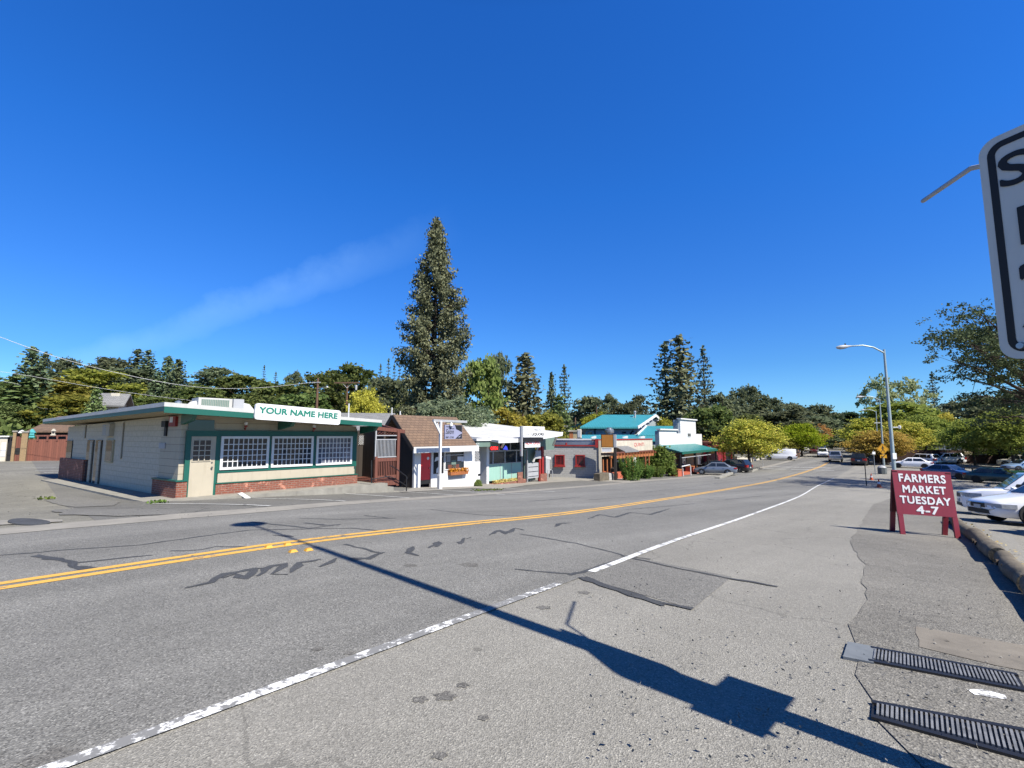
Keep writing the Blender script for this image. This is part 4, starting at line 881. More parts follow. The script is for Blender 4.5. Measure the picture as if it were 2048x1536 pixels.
# ================================================================== liquor shop
def liquor_shop():
    fr = FR(P(972, 967, 33.5), 1800); b = thing('liquor_shop', 'liquor shop with tilted white roof, mint panels and neon signs', 'shop', fr.o, fr.rz); R = fr.rect; H = fr.hy
    xL, xD0, xD1, xE = H(972, 930).x, H(1044, 930).x, H(1053, 930).x, H(1077, 930).x
    zs = (H(974, 931).z+H(1042, 923).z)/2; zt_ = (H(974, 904).z+H(1043, 899).z)/2; zc = H(990, 884).z; zb0 = H(1000, 960).z
    mb = MB(); mb.box(xL+.25, xD0, 0, .12, zb0, zs); mb.build('panel_wall', M['mint'], b)
    MB().box(xL, xL+.25, -.06, .12, -.6, zc+.3).build('corner_post', M['white'], b)
    mb = MB()
    for k in range(4): x = xL+.25+(xD0-xL-.25)*k/3; mb.box(max(x-.02, xL+.25), x+.02, -.025, -.001, zb0, zs)
    mb.build('panel_batten', M['greypost'], b)
    for i, (a, c) in enumerate(((973.5, 985), (985, 1009), (1009, 1032), (1032, 1043))):
        x0, x1 = H(a, 915).x, H(c, 915).x; f = win(b, (max(x0, xL+.25), x1, zs, zt_), -.0, 1, 1, M['greypost'], M['glass'], .045, .02, 'window', .06)
        if i == 1: MB().prism([(x0+.08, zs+.08), (x1-.08, zs+.08), (x1-.3, zs+.75), (x1-.35, zt_-.08), (x0+.08, zt_-.08)], -.002, .0).build('window_display', M['orangewood'], f); 
        if i == 2: MB().prism([(x0+.08, zs+.1), (x1-.1, zs+.1), (x1-.08, zs+.45), (x0+.4, zs+.8), (x0+.08, zs+.8)], -.002, .0).build('window_display', M['whitesign'], f); MB().prism([(x0+.1, zs+.82), (x0+.7, zs+.82), (x0+.5, zt_-.07), (x0+.15, zt_-.07)], -.002, 0).build('window_display', M['redpaint'], f)
        if i in (0, 3): MB().box(x0+.1 if i else xL+.36, x1-.1, -.002, .0, zs+.1, zs+.6).build('window_display', M['greyletter'], f)
    zh = H(1010, 884).z+.35
    for i, (a, c) in enumerate(((973.5, 997), (997, 1020), (1020, 1042), (1042, 1053))):
        x0, x1 = max(H(a, 897).x, xL+.25), H(c, 897).x; f = win(b, (x0, x1, zt_+.001, zh), -.0, 1, 1, M['greypost'], M['glass'], .04, .02, 'transom_window', .06)
    n = R(980, 892.5, 994, 900.5); o = lettering('OPEN', n[0], n[2]+.03, n[1]-n[0], n[3]-n[2]-.06, M['neon'], b, -.07, bold=.01); o.name = 'neon_sign'
    n = R(1005, 891, 1015, 900); MB().prism([(n[0], n[2]+.05), (n[1], n[2]), (n[1]-.1, n[3]-.1), ((n[0]+n[1])/2, n[3]), (n[0]+.1, n[3]-.2)], -.05, -.03).build('neon_sign', M['neonblue'], b)
    MB().box(xD0+.02, xD1-.05, .4, .45, -.1, zt_).build('door', M['black'], b)
    MB().box(xD0-.1, xD0, -.05, .4, -.5, zt_).build('door_post', M['greypost'], b)
    MB().box(xD1-.02, xD1+.05, -.1, .05, -.3, zt_-.05).build('door_post', M['greypost'], b)
    MB().box(xD1+.05, xE, .3, .42, -.2, zh+.5).build('sage_wall', M['mintdark'], b)
    q = R(1055, 926, 1076, 956); MB().box(q[0], q[1], -.05, .3, q[2], q[3]).build('counter', M['greypost'], b)
    for k in range(3): MB().box(q[0]+.05, q[1]-.05, -.062, -.05, q[2]+.12+k*(q[3]-q[2])/3.2, q[2]+.16+k*(q[3]-q[2])/3.2).build('counter_seam', M['steeldark'], b)
    q0, q1 = H(1064, 924), H(1073, 893); MB().bar((q0.x, -.12, q0.z), (q1.x+.1, -.12, q1.z+.1), .14, .05).build('brace', M['white'], b)
    q = R(1067, 901, 1078, 917); mb = MB(); mb.box(q[0], q[1], -.2, -.16, q[2], q[3]); mb.build('notice_board', M['greypost'], b)
    # brick planter
    pl = thing('brick_planter', 'low red brick planter below the mint panels of the liquor shop', 'planter', fr.o, fr.rz)
    zp = zb0-.06; MB().hexa([(xL+.3, -.55, -.9), (xD0, -.4, -.9), (xD0, .0, -.9), (xL+.3, .0, -.9), (xL+.3, -.55, zp-.12), (xD0, -.4, zp-.02), (xD0, 0, zp-.02), (xL+.3, 0, zp-.12)]).build('wall', M['brickred'], pl)
    q = R(1034, 947, 1044, 957, -.42); MB().box(q[0], q[1], -.5, -.41, -.3, q[3]+.1).build('pier', M['brickred'], pl)
    link('plants', leaf_quads(NR.uniform((xL+.5, -.5, zp-.08), (xD0-1, -.1, zp+.12), (500, 3)), .03, .09), M['litter'], pl)
    # roof
    yf = -1.5; th = .32
    a0, a1, a2 = H(996, 881, yf), H(1047, 876.5, yf), H(1125, 864.5, yf); b0, b1, b2 = H(996, 885.5, yf), H(1047, 883.5, yf), H(1124, 871, yf)
    yb = 7; rise = .9
    rfm = MB(); P3 = [a0, a1, a2]; Q3 = [b0, b1, b2]
    top = [(p.x, yf, p.z) for p in P3]+[(p.x, yb, p.z+rise) for p in P3]; bot = [(p.x, yf, p.z) for p in Q3]+[(p.x, yb, p.z+rise) for p in Q3]
    rfm.add(top+bot, [(0, 1, 4, 3), (1, 2, 5, 4), (6, 9, 10, 7), (7, 10, 11, 8), (0, 6, 7, 1), (1, 7, 8, 2), (2, 8, 11, 5), (3, 9, 6, 0), (3, 4, 10, 9), (4, 5, 11, 10)]); rf = rfm.build('roof', M['roofwhite'], b)
    mb = MB()
    for u, v, p, q in ((a0, a1, b0, b1), (a1, a2, b1, b2)):
        mb.hexa([(p.x, yf-.05, p.z-.03), (q.x, yf-.05, q.z-.03), (q.x, yf-.002, q.z-.03), (p.x, yf-.002, p.z-.03), (u.x, yf-.05, u.z+.03), (v.x, yf-.05, v.z+.03), (v.x, yf-.002, v.z+.03), (u.x, yf-.002, u.z+.03)])
    mb.build('fascia', M['white'], rf)
    g = R(951, 877, 996, 881.5, -.8); MB().box(g[0], g[1], -.9, 6, g[2], g[3]).build('canopy', M['white'], rf); MB().box(g[0]+.1, g[1], -.8, 1.5, g[2]-.4, g[2]-.01).build('canopy_beam', M['mintdark'], rf)
    for (p0, p1) in (((1114, 872), (1106, 891)), ((1008, 886), (1003, 895))):
        u, v = H(*p0, -1.2), H(*p1, -.3); MB().bar((u.x, -1.2, u.z), (v.x, -.3, v.z), .14, .1).build('strut', M['white'], b)
    q = H(1110, 874, .2); q1 = H(1108, 892, .2); q2 = H(1078, 880, .2); MB().prism([(q2.x, q1.z-.3), (q1.x, q1.z-.3), (q.x, q.z+.1), (q2.x, q2.z+.1)], .2, .3).build('gable_wall', M['mintdark'], b)
    MB().box(xL, xL+.12, .12, yb-.5, -.6, zc+.2).build('side_wall', M['white'], b); MB().box(xL, xE, yb-.5, yb-.4, -.6, zc+.6).build('rear_wall', M['white'], b)
    # red posts
    for a, c in ((1076.5, 1080), (1082, 1086)):
        x0, x1 = H(a, 920).x, H(c, 920).x; MB().box(x0, x1, -.1, .05, -.3, H(1080, 893).z).build('post', M['redpaint'], b)
    x0, x1 = H(1078, 950).x, H(1091, 950).x; MB().box(x0, x1, -.15, .1, -.6, H(1085, 947).z).build('post_base', M['brickred'], b)
    # roof sign
    ys = -1.9; q = R(1047, 853, 1089.5, 875, ys); g = fr.o+fr.ux*q[0]+fr.uy*ys; W, h = q[1]-q[0], q[3]-q[2]
    sg = thing('liquor_sign', "white box sign lettered FRED'S LIQUORS above the tilted roof", 'sign', (g.x, g.y, g.z+q[2]), fr.rz)
    MB().box(0, W, 0, .3, 0, h).build('sign_box', M['whitesign'], sg, bevel=.03)
    mb = MB(); mb.box(W*.31, W*.325, -.012, -.002, .03, h-.03); mb.build('divider', M['greypost'], sg); MB().box(.1, W*.3, -.012, -.002, h*.48, h*.5).build('divider', M['greypost'], sg)
    lettering("FRED'S", W*.47, h*.62, W*.33, h*.2, M['greyletter'], sg, -.006, bold=.01); lettering('LIQUORS', W*.37, h*.14, W*.58, h*.28, M['signblack'], sg, -.006, bold=.025)
    lettering('U.P.', W*.1, h*.66, W*.14, h*.13, M['greyletter'], sg, -.006); lettering('LOTTERY', W*.07, h*.2, W*.2, h*.1, M['greyletter'], sg, -.006)
    MB().box(-.16, -.03, .05, .2, -1.3, h+.02).build('post', M['greypost'], sg); MB().box(0, W*.95, .05, .25, -.3, -.01).build('bracket', M['steeldark'], sg)
    yn = -1.75; q = R(1049.5, 880.5, 1080.5, 894.8, yn); g = fr.o+fr.ux*q[0]+fr.uy*yn; W, h = q[1]-q[0], q[3]-q[2]
    bn = thing('banner', 'white banner with pink red letters NOW OPEN hung under the liquor sign', 'banner', (g.x, g.y, g.z+q[2]), fr.rz)
    MB().box(0, W, 0, .015, 0, h).build('cloth', M['whitesign'], bn); lettering('NOW OPEN', W*.05, h*.38, W*.9, h*.45, M['redletter'], bn, -.004, bold=.02)
    return fr
FLQ = liquor_shop()
# ------------------------------------------------------------------ street letter box, pole with stone foot
def letter_box():
    c = G(1092, 955); t = thing('mail_box', 'grey metal collection box on legs in front of the red posts', 'mail box', c, math.radians(40)); k = F/c.y
    w, h = 11/k, 42/k; MB().box(-w/2, w/2, -w/2, w/2, .35, h*.92).build('body', M['greypost'], t, bevel=.02)
    mb = MB(); mb.hexa([(-w/2-.02, -w/2-.02, h*.9), (w/2+.12, -w/2-.02, h*.84), (w/2+.12, w/2+.02, h*.84), (-w/2-.02, w/2+.02, h*.9), (-w/2-.02, -w/2-.02, h), (w/2+.12, -w/2-.02, h*.95), (w/2+.12, w/2+.02, h*.95), (-w/2-.02, w/2+.02, h)]); mb.build('hood', M['white'], t)
    for x in (-1, 1):
        for y in (-1, 1): MB().box(x*w*.45-.03, x*w*.45+.03, y*w*.45-.03, y*w*.45+.03, 0, .35).build('leg', M['steeldark'], t)
    d = G(1102, 957); t = thing('bike_rack', 'thin grey hooped rail beside the grey collection box', 'rail', d, .4); MB().tube([(-.35, 0, 0), (-.35, 0, .75), (.0, 0, .78), (.15, 0, .7), (.15, 0, 0)], .03, 6).build('hoop', M['greypost'], t)
letter_box()
# ================================================================== grey block restaurant
def restaurant():
    o = G(1199, 958); sr = FR(o, rz=math.radians(-13)); # side wall frame: x to the right along the wall, towards the street
    b = thing('block_restaurant', 'low grey block restaurant with red barred windows and a cream front parapet', 'restaurant', sr.o, sr.rz); H = sr.hy; R = sr.rect
    xl = H(1086, 920).x; zt_ = (H(1100, 893).z+H(1190, 892).z)/2
    MB().box(xl, -.02, 0, .25, -.5, zt_).build('side_wall', M['stone'], b)
    MB().box(xl, .0, -.08, .3, zt_+.001, zt_+.12).build('parapet_cap', M['redpaint'], b)
    for (a, c) in ((1110, 1129.5), (1151, 1170)):
        w = R(a, 909.5, c, 931); f = win(b, w, -.01, 1, 1, M['redpaint'], M['glass'], .1, .02, 'window', .14)
        MB().box(w[0]-.06, w[1]+.06, -.3, -.12, w[2]-.12, w[2]-.0).build('sill', M['redpaint'], f)
        for k in range(6): x = w[0]+.13+(w[1]-w[0]-.26)*k/5; MB().box(x-.015, x+.015, -.12, -.09, w[2]+.1, w[3]-.1).build('bar', M['redpaint'], f)
        MB().box(w[0]-.1, w[1]+.1, -.02, -.001, w[3], w[3]+.06).build('lintel', M['stone'], f)
    q = R(1110, 879.5, 1193, 889, 1.0); MB().box(q[0], q[1]-.05, 1.0, 8, zt_-.3, q[3]).build('roof_parapet', M['metal'], b)
    MB().box(q[0]-.2, q[1]+.0, .92, 1.0, q[3]-.03, q[3]+.1).build('roof_edge', M['white'], b)
    MB().box(-.02, .22, -.12, .3, -.5, H(1198, 881).z).build('corner_pier', M['stucco'], b); z = H(1193, 880).z; MB().box(-.32, -.025, -.1, .6, zt_-.1, z+.1).build('corner_cap', M['redpaint'], b)
    # street front
    fr = FR(o, 1765); H = fr.hy; R = fr.rect
    f = thing('stucco_front', 'cream stucco shop parapet with faded red lettering above the timber pergola', 'restaurant front', fr.o, fr.rz)
    xe = H(1305, 890, .6).x; z1 = (H(1235, 880, .6).z+H(1303, 879.5, .6).z)/2; z0 = H(1265, 901, .6).z
    MB().box(.3, xe, .6, .85, z0-.4, z1).build('parapet', M['stucco'], f); MB().box(.3, xe+.03, .55, .9, z1+.001, z1+.12).build('cap', M['redpaint'], f)
    q = R(1268, 885.5, 1288, 893.5, .6); lettering('QUINTI', q[0], q[2], q[1]-q[0], q[3]-q[2], M['redletter'], f, .592, bold=.0)
    MB().box(.3, xe, 2.3, 2.45, -.6, z0-.3).build('back_wall', M['darkwood'], f); MB().box(.22, xe, .86, 9, z0-.4, z0-.3).build('ceiling', M['darkwood'], f); MB().box(xe-.15, xe, .86, 9, -.6, z0-.41).build('end_wall', M['stucco'], f)
    q = R(1232, 915, 1241, 946, 2.28); MB().box(q[0], q[1], 2.22, 2.28, q[2], q[3]).build('door', M['black'], f); q = R(1233.5, 920, 1237.5, 924, 2.2); MB().box(q[0], q[1], 2.19, 2.2, q[2], q[3]).build('door_notice', M['whitesign'], f)
    q = R(1242, 914, 1250, 946, 2.28); MB().box(q[0], q[1], 2.2, 2.29, q[2], q[3]).build('shutter', M['greyblue'], f)
    q = R(1265, 908, 1272, 931, .9); MB().box(q[0], q[1], .88, .92, q[2], q[3]).build('menu_panel', M['whiteboard'], f)
    # entrance canopy
    c0, c1, c2, c3 = H(1231, 892.5, .5), H(1254, 891.5, .5), H(1278, 901, -1.3), H(1257, 903, -1.5)
    MB().sheet([(c0.x, .55, c0.z), (c3.x-.3, -1.3, c3.z), (c2.x, -1.3, c3.z), (c1.x+.2, .55, c0.z)], .1).build('canopy', M['roofgrey'], f)
    pg = thing('pergola', 'rust brown timber pergola along the cream parapet front', 'pergola', fr.o, fr.rz); y = -1.2
    za = (H(1231, 905, y).z+H(1305, 903, y).z)/2; zb = za-.45; x0, x1 = H(1229, 910, y).x, H(1307, 908, y).x
    MB().box(x0, x1, y-.06, y+.06, zb-.05, zb+.22).build('beam', M['orangewood'], pg); MB().box(x0, x1, y-.06, y+.06, za-.02, za+.1).build('beam', M['redbrown'], pg)
    n = 14
    for k in range(n): x = x0+.1+(x1-x0-.2)*k/(n-1); MB().box(x-.05, x+.05, y-.3, .59, zb+.221, za-.021).build('rafter', M['orangewood'], pg)
    for px in (1206, 1214, 1222, 1231, 1252, 1259, 1266, 1291, 1298): 
        p = H(px, 930, y+.3 if px < 1229 else y); MB().box(p.x-.06, p.x+.06, (y+.25 if px < 1229 else y-.05), (y+.36 if px < 1229 else y+.05), -.3, zb-.051).build('post', M['orangewood'], pg)
    MB().box(.4, x0, y+.2, y+.4, zb, zb+.2).build('beam', M['orangewood'], pg)
    p0, p1 = H(1205, 940, y), H(1228, 934, y); MB().hexa([(.3, y-.1, p0.z-.3), (p1.x, y-.1, p1.z-.25), (p1.x, y+.2, p1.z-.25), (.3, y+.2, p0.z-.3), (.3, y-.1, p0.z), (p1.x, y-.1, p1.z), (p1.x, y+.2, p1.z), (.3, y+.2, p0.z)]).build('ramp_board', M['darkwood'], pg)
    q = R(1236, 945, 1256, 951, y+.3); MB().box(q[0], q[1], y+.3, 2.2, -.5, q[3]).build('step', M['terracotta'], pg)
    # planter
    q = R(1200, 948, 1223, 961, -1.6); g = fr.o+fr.ux*q[0]+fr.uy*-1.6; t = thing('timber_planter', 'weathered timber and stone planter below the big orange sign', 'planter', (g.x, g.y, zt(g.x, g.y)), fr.rz); W = q[1]-q[0]
    MB().box(0, W*.8, 0, .6, -.2, .62).build('box', M['log'], t, bevel=.05); MB().hexa([(W*.82, .0, -.2), (W*1.5, .0, -.2), (W*1.5, .6, -.2), (W*.82, .6, -.2), (W*.85, .05, .5), (W*1.2, .05, .55), (W*1.2, .5, .55), (W*.85, .5, .5)]).build('stone', M['stone'], t, bevel=.08)
    # the big sign on its post
    g0 = G(1228, 961); fs = FR(g0, rz=math.radians(-20)); q = fs.rect(1202, 868.5, 1227, 895); g = fs.o+fs.ux*q[0]; W, h = q[1]-q[0], q[3]-q[2]; zg = g0.z
    t = thing('pole_sign', 'blank orange brown box sign above a white board on a dark post', 'sign', (g.x, g.y, g.z+q[2]), fs.rz)
    MB().box(0, W, 0, .5, 0, h).build('sign_box', M['darkwood'], t); MB().box(.06, W-.06, -.02, -.001, .06, h-.06).build('sign_face', M['orange'], t)
    MB().box(W+.002, W+.2, .02, .48, .02, h-.02).build('side_cover', M['greypost'], t)
    q2 = fs.rect(1203.5, 896.5, 1223, 903.5); x2 = q2[0]-q[0]; MB().box(x2, x2+q2[1]-q2[0], .05, .1, q2[2]-q[2], q2[3]-q[2]).build('lower_board', M['whitesign'], t)
    MB().box(W-.02, W+.2, .1, .34, zg-(g.z+q[2])-.3, -.01).build('post', M['darkwood'], t); MB().box(-.05, W, .12, .3, q2[2]-q[2]-.35, q2[2]-q[2]-.12).build('cross_beam', M['darkwood'], t)
    # roof plant
    y = 3; c = H(1219, 868, y); h = c.z-H(1219, 855, y).z; g = fr.o+fr.ux*c.x+fr.uy*y; r = 9.2/F*g.y
    mb = MB(); h = abs(h); mb.lathe([(r*.7, -.6), (r*.75, h*.1), (r*.95, h*.15), (r, h*.35), (r, h*.62), (r*.85, h*.72), (r*.6, h*.78), (r*.6, h*.97), (r*.3, h)], n=18)
    tag(mb.build('exhaust_fan', M['metal'], loc=(g.x, g.y, g.z+c.z), smooth=True), 'shiny round metal exhaust fan on the roof above the orange sign', 'exhaust fan')
    H = sr.hy; R = sr.rect
    q = R(1154, 858.5, 1162.5, 876.5, 3.5); g = sr.o+sr.ux*q[0]+sr.uy*3.5; t = thing('rooftop_cooler', 'pale boxy cooler unit on the flat roof over the grey block wall', 'cooler', (g.x, g.y, g.z+q[2]), sr.rz); W, h = q[1]-q[0], q[3]-q[2]
    MB().box(0, W, 0, W, 0, h).build('case', M['stucco'], t, bevel=.05); MB().box(.08, W-.08, -.03, 0, .1, h-.1).build('louvre_panel', M['greypost'], t); MB().box(-.1, W+.1, -.1, W, -1.0, -.01).build('stand', M['steeldark'], t)
    q = R(1139, 863, 1146, 877, 4.5); g = sr.o+sr.ux*q[0]+sr.uy*4.5; t = thing('roof_hatch', 'small orange doored hut left of the boxy cooler unit', 'hut', (g.x, g.y, g.z+q[2]), sr.rz); W, h = q[1]-q[0], q[3]-q[2]
    MB().box(0, W, 0, 1.2, -1, h).build('door', M['orangewood'], t); MB().box(W+.01, W+.7, .02, 1.2, -1, h).build('wall', M['soffit'], t); MB().box(-.1, W+.8, -.1, 1.3, h+.001, h+.1).build('roof', M['stucco'], t)
    return fr
FRS = restaurant()
def stone_foot_pole():
    c = G(1136, 955); k = F/c.y; t = thing('awning_pole', 'slim pole, red above and grey below, on a rough stone foot', 'pole', c, .2); h = 68/k
    mb = MB(); mb.tube([(-.1, 0, .1), (-.12, 0, h*.7)], .07, 8); mb.build('lower_pole', M['greypost'], t); mb = MB(); mb.tube([(-.12, 0, h*.7), (-.14, 0, h)], .085, 8); mb.build('upper_pole', M['redpaint'], t)
    mb = MB(); mb.lathe([(.32, -.1), (.36, .15), (.28, .36), (.1, .42)], (.05, 0, 0), 9); mb.build('stone_foot', M['log'], t)
stone_foot_pole()
# ================================================================== teal roofed hall behind
def gable_house(fr, name, label, cat, x0, x1, y0, y1, zb, ze, zr, axis, wall, roof, over=.5, th=.15, trim=None, hip_left=0.0):
    """ridge along local x ('x') or local y ('y'); eaves at ze, ridge at zr"""
    b = thing(name, label, cat, fr.o, fr.rz)
    if axis == 'x':
        ym = (y0+y1)/2; sl = (zr-ze)/(ym-y0)
        MB().box(x0, x1, y0, y1, zb, ze-.02).build('wall', wall, b)
        for x in (x0+.001, x1-.15): MB().add([(x, y0, ze-.02), (x, y1, ze-.02), (x, ym, zr-.2), (x+.149, y0, ze-.02), (x+.149, y1, ze-.02), (x+.149, ym, zr-.2)], [(0, 1, 2), (5, 4, 3), (0, 2, 5, 3), (2, 1, 4, 5)]).build('gable', wall, b)
        a, c = x0-over, x1+over; e = ze-sl*over
        MB().hexa([(a, y0-over, e-th), (c, y0-over, e-th), (c, ym, zr-th), (a+hip_left, ym, zr-th), (a, y0-over, e), (c, y0-over, e), (c, ym, zr), (a+hip_left, ym, zr)]).build('roof', roof, b)
        MB().hexa([(a+hip_left, ym+.002, zr-th), (c, ym+.002, zr-th), (c, y1+over, e-th), (a, y1+over, e-th), (a+hip_left, ym+.002, zr), (c, ym+.002, zr), (c, y1+over, e), (a, y1+over, e)]).build('roof', roof, b)
        if trim:
            for x in ([c+.03] if hip_left else [a-.03, c+.03]):
                mb = MB(); mb.bar((x, y0-over, e-.02), (x, ym, zr-.02), .05, .22); mb.build('barge_board', trim, b); mb = MB(); mb.bar((x, ym, zr-.02), (x, y1+over, e-.02), .05, .22); mb.build('barge_board', trim, b)
    return b
def teal_hall():
    # long ridge roughly parallel to the picture: gable end looks right
    d = 74.0; o = P(1335, 905, d); o.z = zt(o.x, o.y); fr = FR(o, rz=math.radians(3)); H = fr.hy
    a, c = H(1160, 854), H(1275, 853.5); rl, rr = H(1205, 831, 6.5), H(1311, 828, 6.5); ze = (a.z+c.z)/2; zr = (rl.z+rr.z)/2
    e = H(1337, 850, 9)
    sk = rr.x-c.x    # the gable end is skewed in plan: extend the ridge to the right
    b = thing('teal_roofed_hall', 'two storey grey blue hall with a teal metal gable roof behind the shops', 'hall', fr.o, fr.rz)
    x0, x1 = a.x, c.x; t = .25
    MB().hexa([(x0, 0, ze-t), (x1, 0, ze-t), (rr.x, 6.5, zr-t), (rl.x, 6.5, zr-t), (x0, 0, ze), (x1, 0, ze), (rr.x, 6.5, zr), (rl.x, 6.5, zr)]).build('roof', M['tealroof'], b)
    x2 = rr.x+(rr.x-x1)*.95; MB().hexa([(rl.x, 6.502, zr-t), (rr.x, 6.502, zr-t), (x2, 13, ze-t), (x0, 13, ze-t), (rl.x, 6.502, zr), (rr.x, 6.502, zr), (x2, 13, ze), (x0, 13, ze)]).build('roof', M['tealroof'], b)
    mb = MB(); mb.slab([(x0+1, .8), (x1-.4, .8), (x2-.9, 12.2), (x0+1, 12.2)], -o.z*0-1, ze-.26); mb.build('wall', M['greyblue'], b)
    MB().add([(x1-.4, .8, ze-.25), (x2-.9, 12.2, ze-.25), (rr.x-.6, 6.5, zr-.4), (x1-.6, .8, ze-.25), (x2-1.1, 12.2, ze-.25), (rr.x-.8, 6.5, zr-.4)], [(0, 1, 2), (5, 4, 3), (0, 2, 5, 3), (2, 1, 4, 5)]).build('gable', M['greyblue'], b)
    for p, q in (((x1+.05, 0, ze-.1), (rr.x+.05, 6.5, zr-.1)), ((rr.x+.05, 6.5, zr-.1), (x2+.05, 13, ze-.1))): MB().bar(p, q, .12, .4).build('barge_board', M['white'], b)
    for k in range(1, 5):
        u = Vector((x1, 0, ze)).lerp(Vector((rr.x, 6.5, zr)), k/5.0); v = Vector((rr.x, 6.5, zr)).lerp(Vector((x2, 13, ze)), k/5.0)
        for w in (u, v): MB().bar((w.x-.8, w.y, w.z-.42), (w.x+.05, w.y, w.z-.42), .18, .25).build('bracket', M['white'], b)
    for (u0, v0, u1, v1) in ((1175, 863, 1185, 871), (1243, 862, 1253, 868)):
        q = fr.rect(u0, v0, u1, v1, .8); win(b, q, .79, 1, 1, M['greypost'], M['glass'], .08)
    q = fr.hy(1190, 860, .7); MB().box(q.x-.08, q.x+.08, .6, .78, 1, ze-.3).build('downpipe', M['steeldark'], b)
    q = fr.rect(1257, 862, 1270, 868, .78)
    for k in range(2): 
        mb = MB(); x = q[0]+.25+k*.8; mb.tube([(x, .7, q[2]), (x+.3, .7, q[3]-.1), (x+.5, .7, q[3])], .12, 6); mb.build('wall_sign_mark', M['steeldark'], b)
    c = H(1270, 830, 5); mb = MB(); mb.lathe([(.16, -.8), (.16, .4), (.24, .42), (.24, .6), (.05, .7)], (c.x, 5, c.z), 10); mb.tube([(c.x-.5, 5, c.z-.6), (c.x-.2, 5, c.z-.3)], .1, 6); mb.build('vent_pipe', M['greypost'], b)
    # lower shed roofs in front
    d2 = 66.0; o2 = P(1318, 905, d2); o2.z = zt(o2.x, o2.y); f2 = FR(o2, rz=math.radians(3))
    p0, p1, p2, p3 = f2.hy(1150, 881, 0), f2.hy(1319, 884.5, 0), f2.hy(1314, 869.5, 4), f2.hy(1150, 870.5, 4)
    w = thing('teal_roofed_wing', 'low teal metal lean-to roof with small vents in front of the hall', 'shed', f2.o, f2.rz)
    MB().hexa([(p0.x, 0, p0.z-.15), (p1.x, 0, p0.z-.15), (p2.x, 4, p2.z-.15), (p3.x, 4, p2.z-.15), (p0.x, 0, p0.z), (p1.x, 0, p0.z), (p2.x, 4, p2.z), (p3.x, 4, p2.z)]).build('roof', M['tealroof'], w)
    MB().box(p0.x+.3, p1.x-.4, .3, 4, -1, p0.z-.16).build('wall', M['greyblue'], w)
    for px in (1186, 1249, 1283):
        c = f2.hy(px, 876, 2); mb = MB(); mb.hexa([(c.x-.45, 1.6, c.z-.15), (c.x+.35, 1.6, c.z-.15), (c.x+.35, 2.3, c.z-.0), (c.x-.45, 2.3, c.z), (c.x-.2, 1.6, c.z+.1), (c.x+.4, 1.6, c.z+.25), (c.x+.4, 2.3, c.z+.3), (c.x-.2, 2.3, c.z+.15)]); mb.build('roof_vent', M['white'], w)
    d3 = 69.0; o3 = P(1350, 905, d3); o3.z = zt(o3.x, o3.y); f3 = FR(o3, rz=math.radians(3)); p0, p1, p2, p3 = f3.hy(1276, 870, 0), f3.hy(1352, 870, 0), f3.hy(1362, 852, 4.5), f3.hy(1294, 854, 4.5)
    w = thing('teal_roofed_annex', 'teal metal roofed annex between the hall and the white false front', 'annex', f3.o, f3.rz)
    MB().hexa([(p0.x, 0, p0.z-.2), (p1.x, 0, p0.z-.2), (p2.x, 4.5, p2.z-.2), (p3.x, 4.5, p2.z-.2), (p0.x, 0, p0.z), (p1.x, 0, p0.z), (p2.x, 4.5, p2.z), (p3.x, 4.5, p2.z)]).build('roof', M['tealroof'], w)
    MB().bar((p0.x-.05, 0, p0.z), (p3.x-.05, 4.5, p2.z), .2, .3).build('barge_board', M['white'], w); MB().box(p0.x+.4, p1.x, .3, 4.3, -1, p0.z-.21).build('wall', M['greyblue'], w)
teal_hall()
